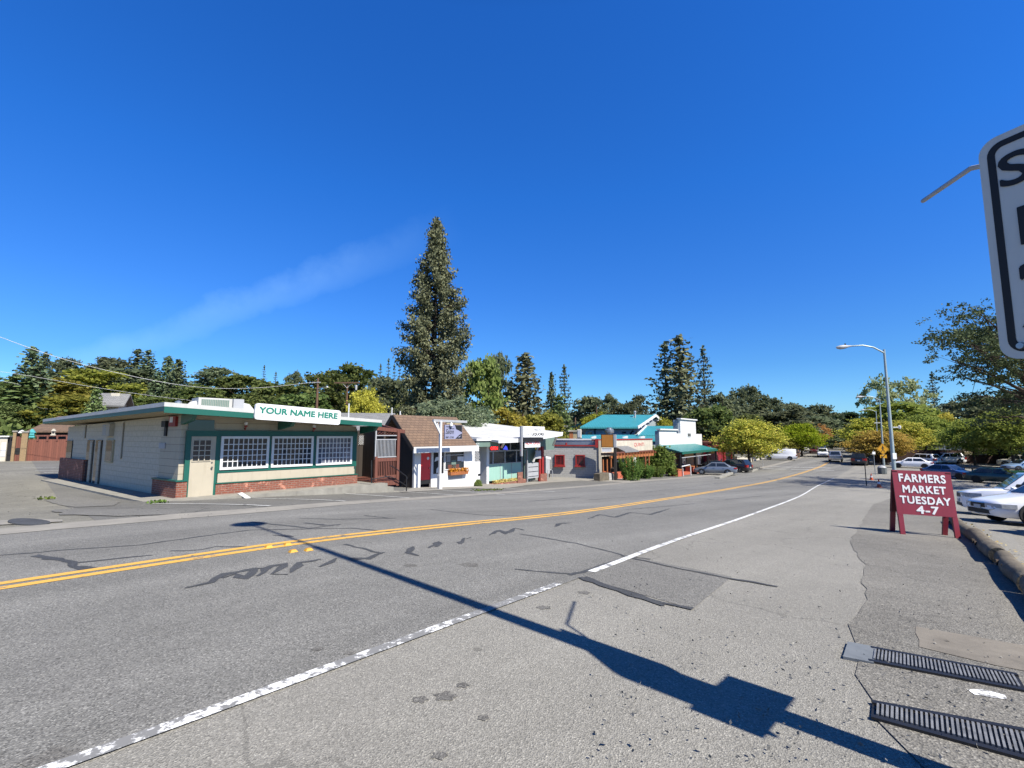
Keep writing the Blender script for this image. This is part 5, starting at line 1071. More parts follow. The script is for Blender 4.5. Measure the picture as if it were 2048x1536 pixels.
# ================================================================== white false front store
def false_front():
    o = G(1362, 950); fr = FR(o, 1740); H = fr.hy; R = fr.rect
    b = thing('false_front_store', 'white clapboard stepped false front store with a teal metal awning', 'store', fr.o, fr.rz)
    y = 2.2; L = R(1319, 860.5, 1356, 893, y); T = R(1361, 840, 1392, 893, y); S = R(1392, 868, 1404, 893, y); z0 = H(1360, 905, y).z
    sA = H(1342, 860, y).z; 
    MB().box(L[0], T[0], y, y+.25, z0, H(1356, 867, y).z).build('facade', M['whiteboard'], b); MB().box(L[0]+.0, H(1353, 861, y).x, y+.001, y+.249, H(1356, 867, y).z, L[3]).build('facade', M['whiteboard'], b)
    MB().box(T[0], T[1], y-.002, y+.26, z0, T[3]).build('facade', M['whiteboard'], b); MB().box(T[1], S[1], y, y+.25, z0, S[3]).build('facade', M['whiteboard'], b)
    for a, c, z in ((L[0]-.15, H(1353, 861, y).x+.1, L[3]), (T[0]-.25, T[1]+.25, T[3])): MB().box(a, c, y-.2, y+.35, z+.001, z+.16).build('cornice', M['white'], b)
    MB().box(L[0]-.1, L[0]-.001, y+.0, y+.5, z0-2, L[3]-.1).build('side_wall', M['greyblue'], b); MB().box(T[0]-.12, T[0]-.003, y+.251, y+.9, z0, T[3]-.05).build('side_wall', M['greyblue'], b)
    q = R(1375, 866, 1381, 874, y); f = win(b, q, y-.003, 2, 1, M['white'], M['cglass'], .06, .06)
    # awning
    a0, a1, c0, c1 = H(1333, 890.5, y), H(1404, 886, y), H(1364, 904.5, -.6), H(1434, 897, -.6); za = (a0.z+a1.z)/2; zc = (c0.z+c1.z)/2; ax = c0.x-.15; x1 = c1.x
    ze = zc
    MB().hexa([(ax, -.6, ze-.12), (x1, -.6, ze-.12), (x1-.6, y-.01, za-.12), (ax, y-.01, za-.12), (ax, -.6, ze), (x1, -.6, ze), (x1-.6, y-.01, za), (ax, y-.01, za)]).build('awning', M['awning'], b)
    MB().box(ax, x1, -.68, -.601, ze-.28, ze+.01).build('awning_fascia', M['teal'], b); MB().add([(ax+.02, -.59, ze-.13), (ax+.02, y-.02, ze-.13), (ax+.02, y-.02, za-.13), (ax+.08, -.59, ze-.13), (ax+.08, y-.02, ze-.13), (ax+.08, y-.02, za-.13)], [(0, 1, 2), (5, 4, 3), (0, 2, 5, 3), (1, 4, 5, 2), (0, 3, 4, 1)]).build('awning_end', M['tealdark'], b)
    for px in (1361, 1392, 1416, 1433): x = H(px, 925, -.5).x; MB().box(x-.09, x+.09, -.55, -.37, -.4, ze-.29).build('post', M['black'], b)
    MB().box(ax+.4, x1-3, -.52, -.44, ze-.72, ze-.64).build('cross_rail', M['greypost'], b)
    xs0, xs1 = H(1335, 920, y).x, H(1407, 915, y).x
    MB().box(xs0, xs1, y+.02, y+.2, -.6, z0).build('shop_wall', M['darkwood'], b)
    for u0, v0, u1, v1, mt in ((1338, 910, 1352, 946, 'soffit'), (1364, 914, 1372, 936, 'glassb'), (1374, 913, 1387, 937, 'soffit'), (1395, 911, 1401, 930, 'glassb')):
        q = R(u0, v0, u1, v1, y); MB().box(q[0], q[1], y-.03, y+.018, q[2], q[3]).build('shop_window', M[mt], b)
    MB().box(H(1356, 940, .3).x, H(1450, 940, .3).x, -.3, y, -.6, .12).build('porch_floor', M['terracotta'], b)
    for k, (u0, v0, u1, v1, l) in enumerate(((1370, 905.5, 1387, 913, 'orange hanging board under the teal awning, nearer its left end'), (1421, 901, 1429, 907, 'small orange hanging board under the right end of the teal awning'))):
        q = R(u0, v0, u1, v1, -.35); g = fr.o+fr.ux*q[0]+fr.uy*-.35; t = thing('hanging_sign', l, 'sign', (g.x, g.y, g.z+q[2]), fr.rz, 'orange hanging boards under the awning'); W, h = q[1]-q[0], q[3]-q[2]
        MB().box(0, W, 0, .08, 0, h).build('board', M['orange'], t)
        for x in (.15, W-.15): MB().box(x-.02, x+.02, .03, .05, h+.001, h+.3).build('hanger', M['steeldark'], t)
    # red neighbour
    r = thing('red_shop', 'dark red flat roofed shop partly hidden by the yellow street tree', 'shop', fr.o, fr.rz); xa, xb = xs1+.02, H(1452, 915, 1.5).x
    MB().box(xa, xb, 1.5, 8, -.6, H(1425, 886, 1.5).z).build('wall', M['crimson'], r); MB().box(xa-.05, xb+.2, 1.2, 8.1, H(1425, 886, 1.5).z, H(1425, 883, 1.5).z).build('roof_edge', M['redbrown'], r)
    for px in (1448, 1463): x = H(px, 915, 1.2).x; MB().box(x-.12, x+.12, 1.1, 1.35, -.5, H(1448, 893, 1.3).z).build('post', M['redpaint'], r)
    q = R(1453, 895, 1464, 928, 1.5); MB().box(xb+.01, H(1470, 915, 1.5).x, 1.6, 6, -.6, H(1440, 893, 1.5).z).build('dark_bay', M['black'], r)
    # barrier and red planters
    c = fr.hy(1364, 951, -.9); t = thing('ramp_rail', 'white tubular rail loop at the foot of the terracotta ramp', 'rail', fr.o, fr.rz); x0, x1 = fr.hy(1365.5, 945, -1).x, fr.hy(1381.5, 945, -1).x; zz = fr.hy(1370, 932, -1).z
    MB().tube([(x0+.15, -1, -.4), (x0, -1, zz-.2), (x0-.3, -1, zz), (x1-.3, -1, zz+.05), (x1, -1, zz-.15), (x1, -1, -.4)], .06, 8).build('tube', M['white'], t, True)
    for k, (u0, v0, u1, v1, l) in enumerate(((1356, 938.5, 1366, 952, 'terracotta painted pier left of the white rail loop'), (1386, 932.5, 1394, 946, 'terracotta painted pier right of the white rail loop'))):
        q = R(u0, v0, u1, v1, -.9+k*.8); g = fr.o+fr.ux*q[0]+fr.uy*(-.9+k*.8); t = thing('ramp_pier', l, 'pier', (g.x, g.y, g.z+q[2]), fr.rz, 'terracotta ramp piers'); W = q[1]-q[0]; h = q[3]-q[2]
        MB().box(0, W, 0, .9, -.4, h-.1).build('pier', M['terracotta'], t); MB().box(-.05, W+.05, -.05, .95, h-.099, h).build('cap', M['orangewood'], t)
    q = fr.hy(1426, 927, .2); w = fr.o+fr.ux*q.x+fr.uy*.2; hyd = MB(); hyd.lathe([(.16, 0), (.16, .1), (.12, .12), (.12, .62), (.17, .66), (.13, .82), (.04, .92)], n=12); hyd.tube([(-.22, 0, .5), (.22, 0, .5)], .07, 8)
    tag(hyd.build('hydrant', M['white'], loc=(w.x, w.y, w.z+.12), smooth=True), 'white hydrant-like post standing under the awning in front of the red wall', 'hydrant')
    for px, l in ((1418, 'white bollard pipe left of the hydrant-like post'), (1443, 'white bollard pipe right of the hydrant-like post')):
        q = fr.hy(px, 930, .1); w = fr.o+fr.ux*q.x+fr.uy*.1; t = MB(); t.lathe([(.08, 0), (.08, .95), (.05, 1.02)], n=10); tag(t.build('bollard', M['white'], loc=(w.x, w.y, w.z+.12), smooth=True), l, 'bollard', 'white bollards by the red wall')
false_front()
# cream wall, far shops and houses
def simple_box_house(px0, px1, pyt, pyb, d, name, label, cat, wall, roofm, flat=True, rz=0.1, roof_over=.3, wins=()):
    o = P((px0+px1)/2, pyb, d); o.z = min(o.z, zt(o.x, o.y)) if flat else o.z; fr = FR(o, rz=rz); r = fr.rect(px0, pyt, px1, pyb); b = thing(name, label, cat, fr.o, fr.rz); dep = max(4, (r[1]-r[0])*.7)
    MB().box(r[0], r[1], 0, dep, min(r[2], 0)-1.5, r[3]).build('wall', wall, b)
    MB().box(r[0]-roof_over, r[1]+roof_over, -roof_over, dep+roof_over, r[3]+.001, r[3]+.25).build('roof', roofm, b)
    for q in wins: win(b, fr.rect(*q, -.0), -.002, 1, 1, M['white'], M['glass'], .12)
    return b, fr
def far_houses():
    simple_box_house(1560, 1690, 876, 912, 140, 'far_shop', 'row of pale shops far along the left kerb behind the lime tree', 'shop', M['white'], M['roofgrey'], rz=.75, wins=((1640, 880, 1648, 888),))
    # hillside house
    o = P(222, 824, 47); fr = FR(o, rz=math.radians(28)); H = fr.hy
    x0, x1 = H(199, 815).x, H(236, 815).x; ze = H(215, 804).z; zr = H(205, 786, 1.7).z
    b = gable_house(fr, 'hillside_house', 'pale house with grey roof and chimney among the trees on the left hillside', 'house', x0, x1, 0, 3.4, -5, ze, zr, 'x', M['stucco'], M['roofgrey'], .6)
    c = H(232, 795, 1.5); MB().box(c.x-.35, c.x+.35, 1.2, 1.9, ze-1, H(232, 786.5, 1.5).z).build('chimney', M['stucco'], b)
    q = fr.rect(218, 806, 226, 812); win(b, q, -.01, 1, 1, M['white'], M['glass'], .1)
    # brown roofed house behind the red fence
    dz = G(40, 922).y+5; o = P(100, 905, dz); o.z = zt(o.x, o.y); fr = FR(o, rz=math.radians(20)); H = fr.hy; x0 = H(72, 880).x; ze = H(110, 866).z
    b = gable_house(fr, 'brown_roofed_house', 'dark house with brown shingle roof behind the red board fence', 'house', x0, x0+14, 0, 9, -1, ze+.35, H(95, 832, 4.5).z, 'x', M['darkwood'], M['roofbrown'], .5)
    # grey roofed building behind the name sign
    o = P(735, 900, 34); o.z = zt(o.x, o.y); fr = FR(o, rz=math.radians(8)); H = fr.hy
    b = gable_house(fr, 'grey_roofed_house', 'light grey shingle roofed building just behind the cream shop', 'house', H(640, 880).x, H(766, 880).x, 0, 8, -1, H(700, 858).z, H(730, 826, 4).z, 'x', M['darkwood'], M['roofgrey'], .4)
    o = P(1126, 875, 100); o.z = zt(o.x, o.y); fr = FR(o, rz=math.radians(10)); H = fr.hy
    gable_house(fr, 'small_grey_house', 'small grey roofed house beneath the green cedar right of the liquor sign', 'house', H(1112, 860).x, H(1140, 860).x, 0, 8, -2, H(1125, 860).z, H(1125, 849, 4).z, 'x', M['soffit'], M['roofgrey'], .5)
    # grey house behind the parking lot
    o = P(1880, 912, 92); o.z = zt(o.x, o.y); fr = FR(o, rz=math.radians(-38)); H = fr.hy; x0, x1 = H(1848, 895).x, H(1925, 895).x
    b = gable_house(fr, 'grey_house', 'grey house with a pale roof and white framed window behind the parking lot', 'house', x0, x1, 0, 9, -1.5, H(1885, 883).z, H(1885, 866, 4.5).z, 'x', M['greyblue'], M['roofgrey'], .6)
    win(b, fr.rect(1887, 886, 1902, 901), -.01, 1, 2, M['white'], M['glass'], .25, .15)
    for px in (1866, 1877): q = fr.rect(px, 894, px+8, 899); MB().box(q[0], q[1], -.6, -.01, q[2], q[3]).build('window_unit', M['white'], b)
far_houses()
def stone_garden_wall():
    a, c = G(1500, 924), G(1530, 917); t = thing('garden_wall', 'low cream rubble wall behind the trunk of the yellow street tree', 'wall', a, math.atan2(c.y-a.y, c.x-a.x)); L = (c-a).length
    MB().box(-9, L, 0, .5, -.5, 1.1).build('wall', M['stucco'], t); MB().box(-9.1, L+.1, -.05, .55, 1.101, 1.25).build('coping', M['concrete'], t)
stone_garden_wall()
# ================================================================== fence and gate at far left
def left_fence():
    a = G(40, 922); c = G(150, 921.5); rz = math.atan2(c.y-a.y, c.x-a.x); fr = FR(a, rz=rz); H = fr.hy
    f = thing('board_fence', 'red brown vertical board fence left of the cream shop', 'fence', fr.o, fr.rz); x0 = H(53, 900).x; x1 = H(150, 900).x; z1 = H(90, 874).z
    MB().box(x0, x1, 0, .06, -.3, z1-.2).build('boards', M['fencewood'], f); MB().box(x0, x1, -.03, .1, z1+.05, z1+.17).build('top_rail', M['redbrown'], f)
    for k in range(6): x = x0+(x1-x0)*k/5.0; MB().box(x-.06, x+.06, -.05, -.001, z1-.35, z1+.05).build('post', M['redbrown'], f)
    def gt(name, label, cat, r, y0, y1, mt, part='body'):
        g = fr.o+fr.ux*r[0]+fr.uy*y0; t = thing(name, label, cat, (g.x, g.y, g.z), fr.rz); MB().box(0, r[1]-r[0], 0, y1-y0, -.4, r[3]).build(part, mt, t); return t, r[1]-r[0], r[3]
    t, W, h = gt('gate_pillar', 'yellow brick gate pillar between the red fence and the brown gate', 'pillar', fr.rect(41, 865, 53.5, 921, -.4), -.4, .3, M['brickyellow'], 'shaft'); MB().box(-.06, W+.06, -.06, .76, h+.001, h+.12).build('cap', M['concrete'], t); t['group'] = 'yellow brick gate pillars'
    t, W, h = gt('gate_pillar', 'slimmer yellow brick gate pillar left of the brown gate', 'pillar', fr.rect(23.5, 864, 30, 921, -.4), -.4, .3, M['brickyellow'], 'shaft'); MB().box(-.06, W+.06, -.06, .76, h+.001, h+.12).build('cap', M['concrete'], t); t['group'] = 'yellow brick gate pillars'
    t, W, h = gt('gate', 'dark brown wooden gate between the two brick pillars', 'gate', fr.rect(30, 873, 41, 920, -.1), -.1, -.03, M['redbrown'], 'leaf'); mb = MB(); mb.lathe([(.28, -.02), (.28, -.001)], (W*.55, 0, h*.4), 14, 'y'); mb.build('wreath', M['black'], t)
    q = fr.rect(31, 859.5, 53, 866, .5); MB().add([(0, 0, 0), (q[1]-q[0], 0, 0), (q[1]-q[0], 1, 0), (0, 1, 0), ((q[1]-q[0])/2, .5, q[3]-q[2])], [(3, 2, 1, 0), (0, 1, 4), (1, 2, 4), (2, 3, 4), (3, 0, 4)]); g = fr.o+fr.ux*q[0]+fr.uy*.5
    mb = MB(); W = q[1]-q[0]; mb.add([(0, 0, 0), (W, 0, 0), (W, 1, 0), (0, 1, 0), (W/2, .5, q[3]-q[2])], [(3, 2, 1, 0), (0, 1, 4), (1, 2, 4), (2, 3, 4), (3, 0, 4)]); t = thing('gate_canopy', 'little white hipped canopy over the brown gate', 'canopy', (g.x, g.y, g.z+q[2]), fr.rz); mb.build('roof', M['white'], t)
    for x in (.15, W-.15): MB().box(x-.06, x+.06, .45, .57, -q[2], -.001).build('post', M['redbrown'], t)
    t, W, h = gt('dark_screen', 'dark panel screen between the pillar and the white shed', 'screen', fr.rect(14, 874, 23, 917, .2), .2, .3, M['steeldark'], 'panel')
    t, W, h = gt('garden_shed', 'white wooden shed front at the left picture edge', 'shed', fr.rect(-25, 874, 13.5, 914, -.1), -.1, 2.5, M['stucco'], 'wall'); MB().box(-.1, W+.1, -.15, 2.6, h, h+.1).build('roof', M['white'], t); q = fr.rect(2, 885, 11.5, 913, -.11); x = q[0]-fr.rect(-25, 874, 13.5, 914, -.1)[0]; MB().box(x, x+q[1]-q[0], -.03, -.001, q[2], q[3]).build('door', M['whiteboard'], t)
    for (x0, y0, x1, y1, m1, label) in ((56.5, 858, 71, 876.5, 'birdteal', 'teal birdhouse shaped sign on top of the red fence'), (101.5, 857.5, 112, 869, 'stucco', 'cream birdhouse on top of the red fence')):
        q = fr.rect(x0, y0, x1, y1, -.05); g = fr.o+fr.ux*q[0]+fr.uy*-.05; W, h = q[1]-q[0], q[3]-q[2]; t = thing('birdhouse', label, 'birdhouse', (g.x, g.y, g.z+q[2]), fr.rz)
        mt = M.get(m1) or M.setdefault(m1, pbr('pale_teal_paint', (.10, .48, .50), .5, .08, 3)); MB().box(W*.18, W*.82, 0, .3, h*.35 if m1 == 'birdteal' else .0, h*.62).build('box', mt, t)
        MB().prism([(0, h*.6), (W, h*.6), (W*.62, h), (W*.38, h)], -.05, .35).build('roof', mt, t)
        if m1 == 'birdteal': MB().box(0, W, -.02, .1, 0, h*.34).build('sign_board', M['teal'], t); MB().box(W*.1, W*.9, -.03, -.021, h*.1, h*.26).build('sign_lettering', mt, t)
        else: MB().box(0, W, -.02, .32, -.08, -.001).build('base', mt, t); MB().lathe([(.09, -.012), (.09, -.002)], (W/2, 0, h*.35), 10, 'y').build('entrance_hole', M['black'], t)
left_fence()
# ================================================================== vehicles (front towards +x, origin on the ground)
SPEC = {
 # L, half width, belt, roof, hood nose height, cabin: windscreen base, roof front, roof rear, rear base ; wheel x front/rear, wheel radius
 'sedan': dict(L=4.75, hw=.92, belt=.98, roof=1.45, nose=.70, cab=(1.15, .35, -1.05, -1.95), wx=(1.45, -1.38), r=.33, tail=.98),
 'suv': dict(L=4.6, hw=.93, belt=1.06, roof=1.66, nose=.86, cab=(1.15, .45, -1.75, -2.15), wx=(1.38, -1.33), r=.36, tail=1.0),
 'pickup': dict(L=5.6, hw=.98, belt=1.14, roof=1.82, nose=.98, cab=(1.25, .65, -.65, -.9), wx=(1.75, -1.75), r=.40, tail=1.14),
 'van': dict(L=5.6, hw=1.0, belt=1.18, roof=2.08, nose=.98, cab=(1.75, .95, -2.68, -2.76), wx=(1.75, -1.7), r=.37, tail=1.1),
}
def car(style, colour, label, cat, name, detail=1, rims=True, group=None):
    q = SPEC[style]; L, hw, belt, roof, nose = q['L'], q['hw'], q['belt'], q['roof'], q['nose']; f = L/2; cp = CP[colour]; xa, xb, xc, xd = q['cab']
    t = thing(name, label, cat, group=group)
    if style == 'van':
        st = [(f, .34, nose-.12, .74), (f-.06, .3, nose, .86), (f-.3, .27, nose+.08, .96), (xa-.1, .27, belt-.02, 1.0), (xa-.5, .27, belt, 1.0), (-f+.1, .3, belt, 1.0), (-f+.02, .34, belt-.03, .97)]
    elif style == 'pickup':
        st = [(f, .45, nose-.2, .80), (f-.05, .38, nose-.02, .9), (f-.3, .34, nose+.05, .97), (xa, .34, belt-.02, .98), (0, .34, belt, .98), (-f+.12, .4, belt, .98), (-f+.02, .48, belt-.02, .96)]
    else:
        st = [(f, .34, nose-.14, .62), (f-.05, .26, nose-.04, .76), (f-.22, .22, nose+.03, .88), (f-.6, .2, nose+.12, .95), (xa+.1, .2, belt-.05, 1.0), (xa-.4, .2, belt, 1.0), (-.6, .2, belt+.01, 1.0), (xd+.3, .2, belt+.02, .99), (-f+.28, .22, q['tail'], .94), (-f+.06, .3, q['tail']-.06, .84), (-f, .36, q['tail']-.22, .74)]
    vs = []; fs = []
    for x, zb, z, w in st:
        w *= hw if style in ('sedan', 'suv') else hw/.98 if style == 'pickup' else 1
        m = (zb+z)/2; ring = [(w*.86, zb), (w*.97, zb+.1), (w, m), (w*.985, z-.16), (w*.94, z-.05), (w*.80, z), (w*.4, z+.015)]
        ring = ring+[(-a, b) for a, b in reversed(ring)]; vs += [(x, a, b) for a, b in ring]
    n = 14
    for i in range(len(st)-1):
        for k in range(n): a = i*n+k; b = i*n+(k+1) % n; fs.append((a, b, b+n, a+n))
    fs += [tuple(range(n)), tuple(range((len(st)-1)*n+n-1, (len(st)-1)*n-1, -1))]
    MB().add(vs, fs).build('body', cp, t, True)
    # cabin
    wb = hw*.93 if style in ('sedan', 'suv') else hw*.95; wr = hw*(.70 if style == 'sedan' else .76 if style == 'suv' else .80 if style == 'pickup' else .86)
    zb = belt-.04; mid = (xb+xc)/2
    def Y(v): return wb+(wr-wb)*v
    def X(v, a, b): return a+(b-a)*v
    vs = []; rows = [(0, 0), (.45, .45), (.86, .86), (1.0, .97)]
    for v, yv in rows:
        z = zb+(roof-zb)*v; y = Y(yv)-(.05 if v == 1 else 0); x0 = X(v, xa, xb); x1 = X(v, xd, xc)
        vs += [(x0, y*.92, z), (x0-.12, y, z), (mid, y+.01, z), (x1+.1, y, z), (x1, y*.92, z), (x1, -y*.92, z), (x1+.1, -y, z), (mid, -y-.01, z), (x0-.12, -y, z), (x0, -y*.92, z)]
    fs = []
    for i in range(3):
        for k in range(10): a = i*10+k; b = i*10+(k+1) % 10; fs.append((a, b, b+10, a+10))
    fs.append(tuple(range(30, 40))); fs.append(tuple(range(9, -1, -1)))
    MB().add(vs, fs).build('cabin', cp, t, True)
    def plate3(pts, nrm, name):
        nrm = Vector(nrm).normalized(); a = [Vector(p)+nrm*.012 for p in pts]; b = [Vector(p)-nrm*.02 for p in pts]; k = len(pts)
        return MB().add(a+b, [tuple(range(k)), tuple(range(2*k-1, k-1, -1))]+[(i, k+i, k+(i+1) % k, (i+1) % k) for i in range(k)]).build(name, M['cglass'], t)
    def S(x, v, s): return (x, s*(Y(v)+.006), zb+(roof-zb)*v)
    v0, v1 = .10, .86
    if style == 'van': spans = [(X(v0, xa, xb)-.25, X(v1, xa, xb)-.12, .25, .25)]
    elif style == 'pickup': spans = [(X(v0, xa, xb)-.2, X(v1, xa, xb)-.1, .02, .02), (-.08, -.08, X(v1, xd, xc)+.12, X(v0, xd, xc)+.14)]
    else:
        mx = -.18; spans = [(X(v0, xa, xb)-.28, X(v1, xa, xb)-.14, mx+.05, mx+.04), (mx-.04, mx-.04, -1.05 if style == 'sedan' else -1.1, -1.2 if style == 'sedan' else -1.12)]
        spans += [(-1.15, -1.27, X(v1, xd, xc)+.22, X(v0, xd, xc)+.35)] if style == 'suv' else []
        if style == 'sedan': spans[1] = (mx-.04, mx-.04, X(v1, xd, xc)+.1, X(v0, xd, xc)+.32)
    for s in (1, -1):
        for a, b, c, d in spans: plate3([S(a, v0, s), S(b, v1, s), S(c, v1, s), S(d, v0, s)], (0, s, .35), 'side_window')
    if style == 'van': zt0 = .08
    za, zc = zb+(roof-zb)*.1, zb+(roof-zb)*.90; ya, yc = Y(.1)*.84, Y(.9)*.82
    plate3([(X(.1, xa, xb)+.004, ya, za), (X(.9, xa, xb)+.004, yc, zc), (X(.9, xa, xb)+.004, -yc, zc), (X(.1, xa, xb)+.004, -ya, za)], (roof-zb, 0, xa-xb), 'windscreen')
    plate3([(X(.15, xd, xc)-.004, ya*.95, zb+(roof-zb)*.15), (X(.15, xd, xc)-.004, -ya*.95, zb+(roof-zb)*.15), (X(.88, xd, xc)-.004, -yc*.95, zb+(roof-zb)*.88), (X(.88, xd, xc)-.004, yc*.95, zb+(roof-zb)*.88)], (-(roof-zb), 0, xc-xd), 'rear_window')
    # wheels and arches
    r = q['r']; arch = MB(); yw = hw*1.0
    for x in q['wx']:
        for s in (1, -1):
            k = 14; pts = [(x+r*1.17*math.cos(math.pi*i/k), r+r*1.17*math.sin(math.pi*i/k)) for i in range(k+1)]+[(x-r*1.1, .21), (x+r*1.1, .21)]
            a = s*(yw-.06); b = s*(yw+.006); arch.prism(pts, min(a, b), max(a, b))
            c = (x, s*(yw-.09), r); w = MB().lathe([(r*.6, -.11), (r*.93, -.11), (r, -.07), (r, .07), (r*.93, .115), (r*.66, .115), (r*.6, .09)], c, 20, 'y').build('wheel', M['tyre'], t, True)
            rm = MB(); yo = s*.075; rm.lathe([(r*.66, yo-.03), (r*.66, yo+s*.03), (r*.6, yo+s*.035), (r*.55, yo+s*.01), (r*.2, yo+s*.02), (r*.12, yo+s*.03)], c, 20, 'y')
            rm.build('rim', M['rim'] if rims else M['plastic'], w)
            if detail > 1:
                sp_ = MB()
                for i in range(5):
                    an = 2*math.pi*i/5+.3; sp_.bar((x+r*.15*math.cos(an), c[1]+s*.118, r+r*.15*math.sin(an)), (x+r*.6*math.cos(an), c[1]+s*.118, r+r*.6*math.sin(an)), .03, .09)
                sp_.build('spokes', M['rim'], w)
    arch.build('wheel_arches', M['plastic'], t)
    # lamps, grille, bumper, plates, mirrors
    zl = nose-.10 if style != 'pickup' else nose-.2; hh = .13 if style == 'sedan' else .16
    w1 = hw*(.62 if style in ('sedan', 'suv') else .8); w2 = hw*.90
    for s in (1, -1):
        pl = [(f+.012, s*w1*.62), (f-.03, s*w1*1.14), (f-.17, s*w2*.985), (f-.52, s*(hw*.965)), (f-.5, s*hw*.8), (f-.2, s*w1*.6)]
        if s < 0: pl = pl[::-1]
        MB().slab(pl, zl-.10, zl+hh-.10).build('headlight', M['lampglass'], t)
        zt_ = q['tail']-.16 if style != 'van' else .95; th = .18 if style in ('sedan',) else .3
        pl = [(-f-.012, s*hw*.45), (-f-.012 if style in ('van', 'pickup') else -f+.0, s*hw*.74), (-f+.06, s*hw*.90), (-f+.3, s*hw*.955), (-f+.25, s*hw*.7)]
        if style in ('van', 'pickup'): pl = [(-f-.0, s*hw*.84), (-f+.0, s*hw*.975), (-f+.1, s*hw*1.002), (-f+.1, s*hw*.84)]
        if s > 0: pl = pl[::-1]
        MB().slab(pl, zt_-th*.5, zt_+th*.5).build('tail_light', M['tail'], t)
        mb = MB(); xm = xa-.35; mb.hexa([(xm-.08, s*(wb+.0), belt+.02), (xm+.05, s*wb, belt+.02), (xm+.07, s*(wb+.2), belt+.04), (xm-.07, s*(wb+.2), belt+.04), (xm-.08, s*wb, belt+.10), (xm+.05, s*wb, belt+.10), (xm+.05, s*(wb+.2), belt+.17), (xm-.06, s*(wb+.2), belt+.17)]); mb.build('mirror', cp if style == 'sedan' else M['plastic'], t, True)
        if detail > 1:
            for x in (.1, -.95): MB().box(x-.1, x+.1, s*(hw+.005)-.012, s*(hw+.005)+.012, belt-.2, belt-.165).build('door_handle', cp, t)
    MB().box(f-.2, f+.014, -w1*.6, w1*.6, zl-.12, zl+.02).build('grille', M['plastic'], t)
    MB().box(f-.2, f+.010, -w1*.9, w1*.9, .30 if style != 'pickup' else .42, .42 if style != 'pickup' else .56).build('lower_intake', M['plastic'], t)
    if style in ('pickup',):
        MB().box(-f-.12, -f+.05, -hw*.9, hw*.9, .50, .68).build('rear_bumper', M['chrome'], t); MB().box(f-.02, f+.1, -hw*.85, hw*.85, .45, .62).build('front_bumper', M['chrome'], t)
    elif style == 'van':
        MB().box(-f-.06, -f+.05, -hw*.95, hw*.95, .38, .56).build('rear_bumper', M['steeldark'], t); MB().box(f-.05, f+.05, -hw*.8, hw*.8, .34, .58).build('front_bumper', M['steeldark'], t)
    else: MB().box(-f-.01, -f+.12, -hw*.66, hw*.66, .28, .46).build('rear_bumper', M['plastic'], t)
    MB().box(-f-.03 if style in ('sedan', 'suv') else -f-.13, -f, -.16, .16, .62, .75).build('number_plate', M['plate'], t)
    if detail > 1:
        MB().box(f-.02, f+.03, -.16, .16, .44, .56).build('number_plate', M['plate'], t)
        for s in (1, -1): MB().hexa([(f-.25, s*w1*.75, .28), (f+.0, s*w1*.75, .30), (f-.06, s*w1*1.1, .30), (f-.25, s*w1*1.1, .28), (f-.25, s*w1*.75, .42), (f+.0, s*w1*.75, .42), (f-.06, s*w1*1.1, .38), (f-.25, s*w1*1.1, .38)]).build('fog_lamp', M['plastic'], t)
    return t
def place_car(t, px, py, az, ref=(0, 0), sc=1.0):
    """az: heading clockwise from +y in degrees; ref: the car's own point that stands at the pixel"""
    g = G(px, py); a = math.radians(az); ux = Vector((math.sin(a), math.cos(a), 0)); uy = Vector((-ux.y, ux.x, 0)); p = g-ux*ref[0]*sc-uy*ref[1]*sc
    zf = zt(p.x+ux.x*1.4, p.y+ux.y*1.4); zr = zt(p.x-ux.x*1.4, p.y-ux.y*1.4); zl = zt(p.x+uy.x*.8, p.y+uy.y*.8); zq = zt(p.x-uy.x*.8, p.y-uy.y*.8)
    fx = Vector((ux.x, ux.y, (zf-zr)/2.8)).normalized(); fy = Vector((uy.x, uy.y, (zl-zq)/1.6)); fz = fx.cross(fy).normalized(); fy = fz.cross(fx)
    m = Matrix((fx, fy, fz)).transposed(); t.rotation_euler = m.to_euler(); t.location = (p.x, p.y, (zf+zr)/2+.01); t.scale = (sc,)*3
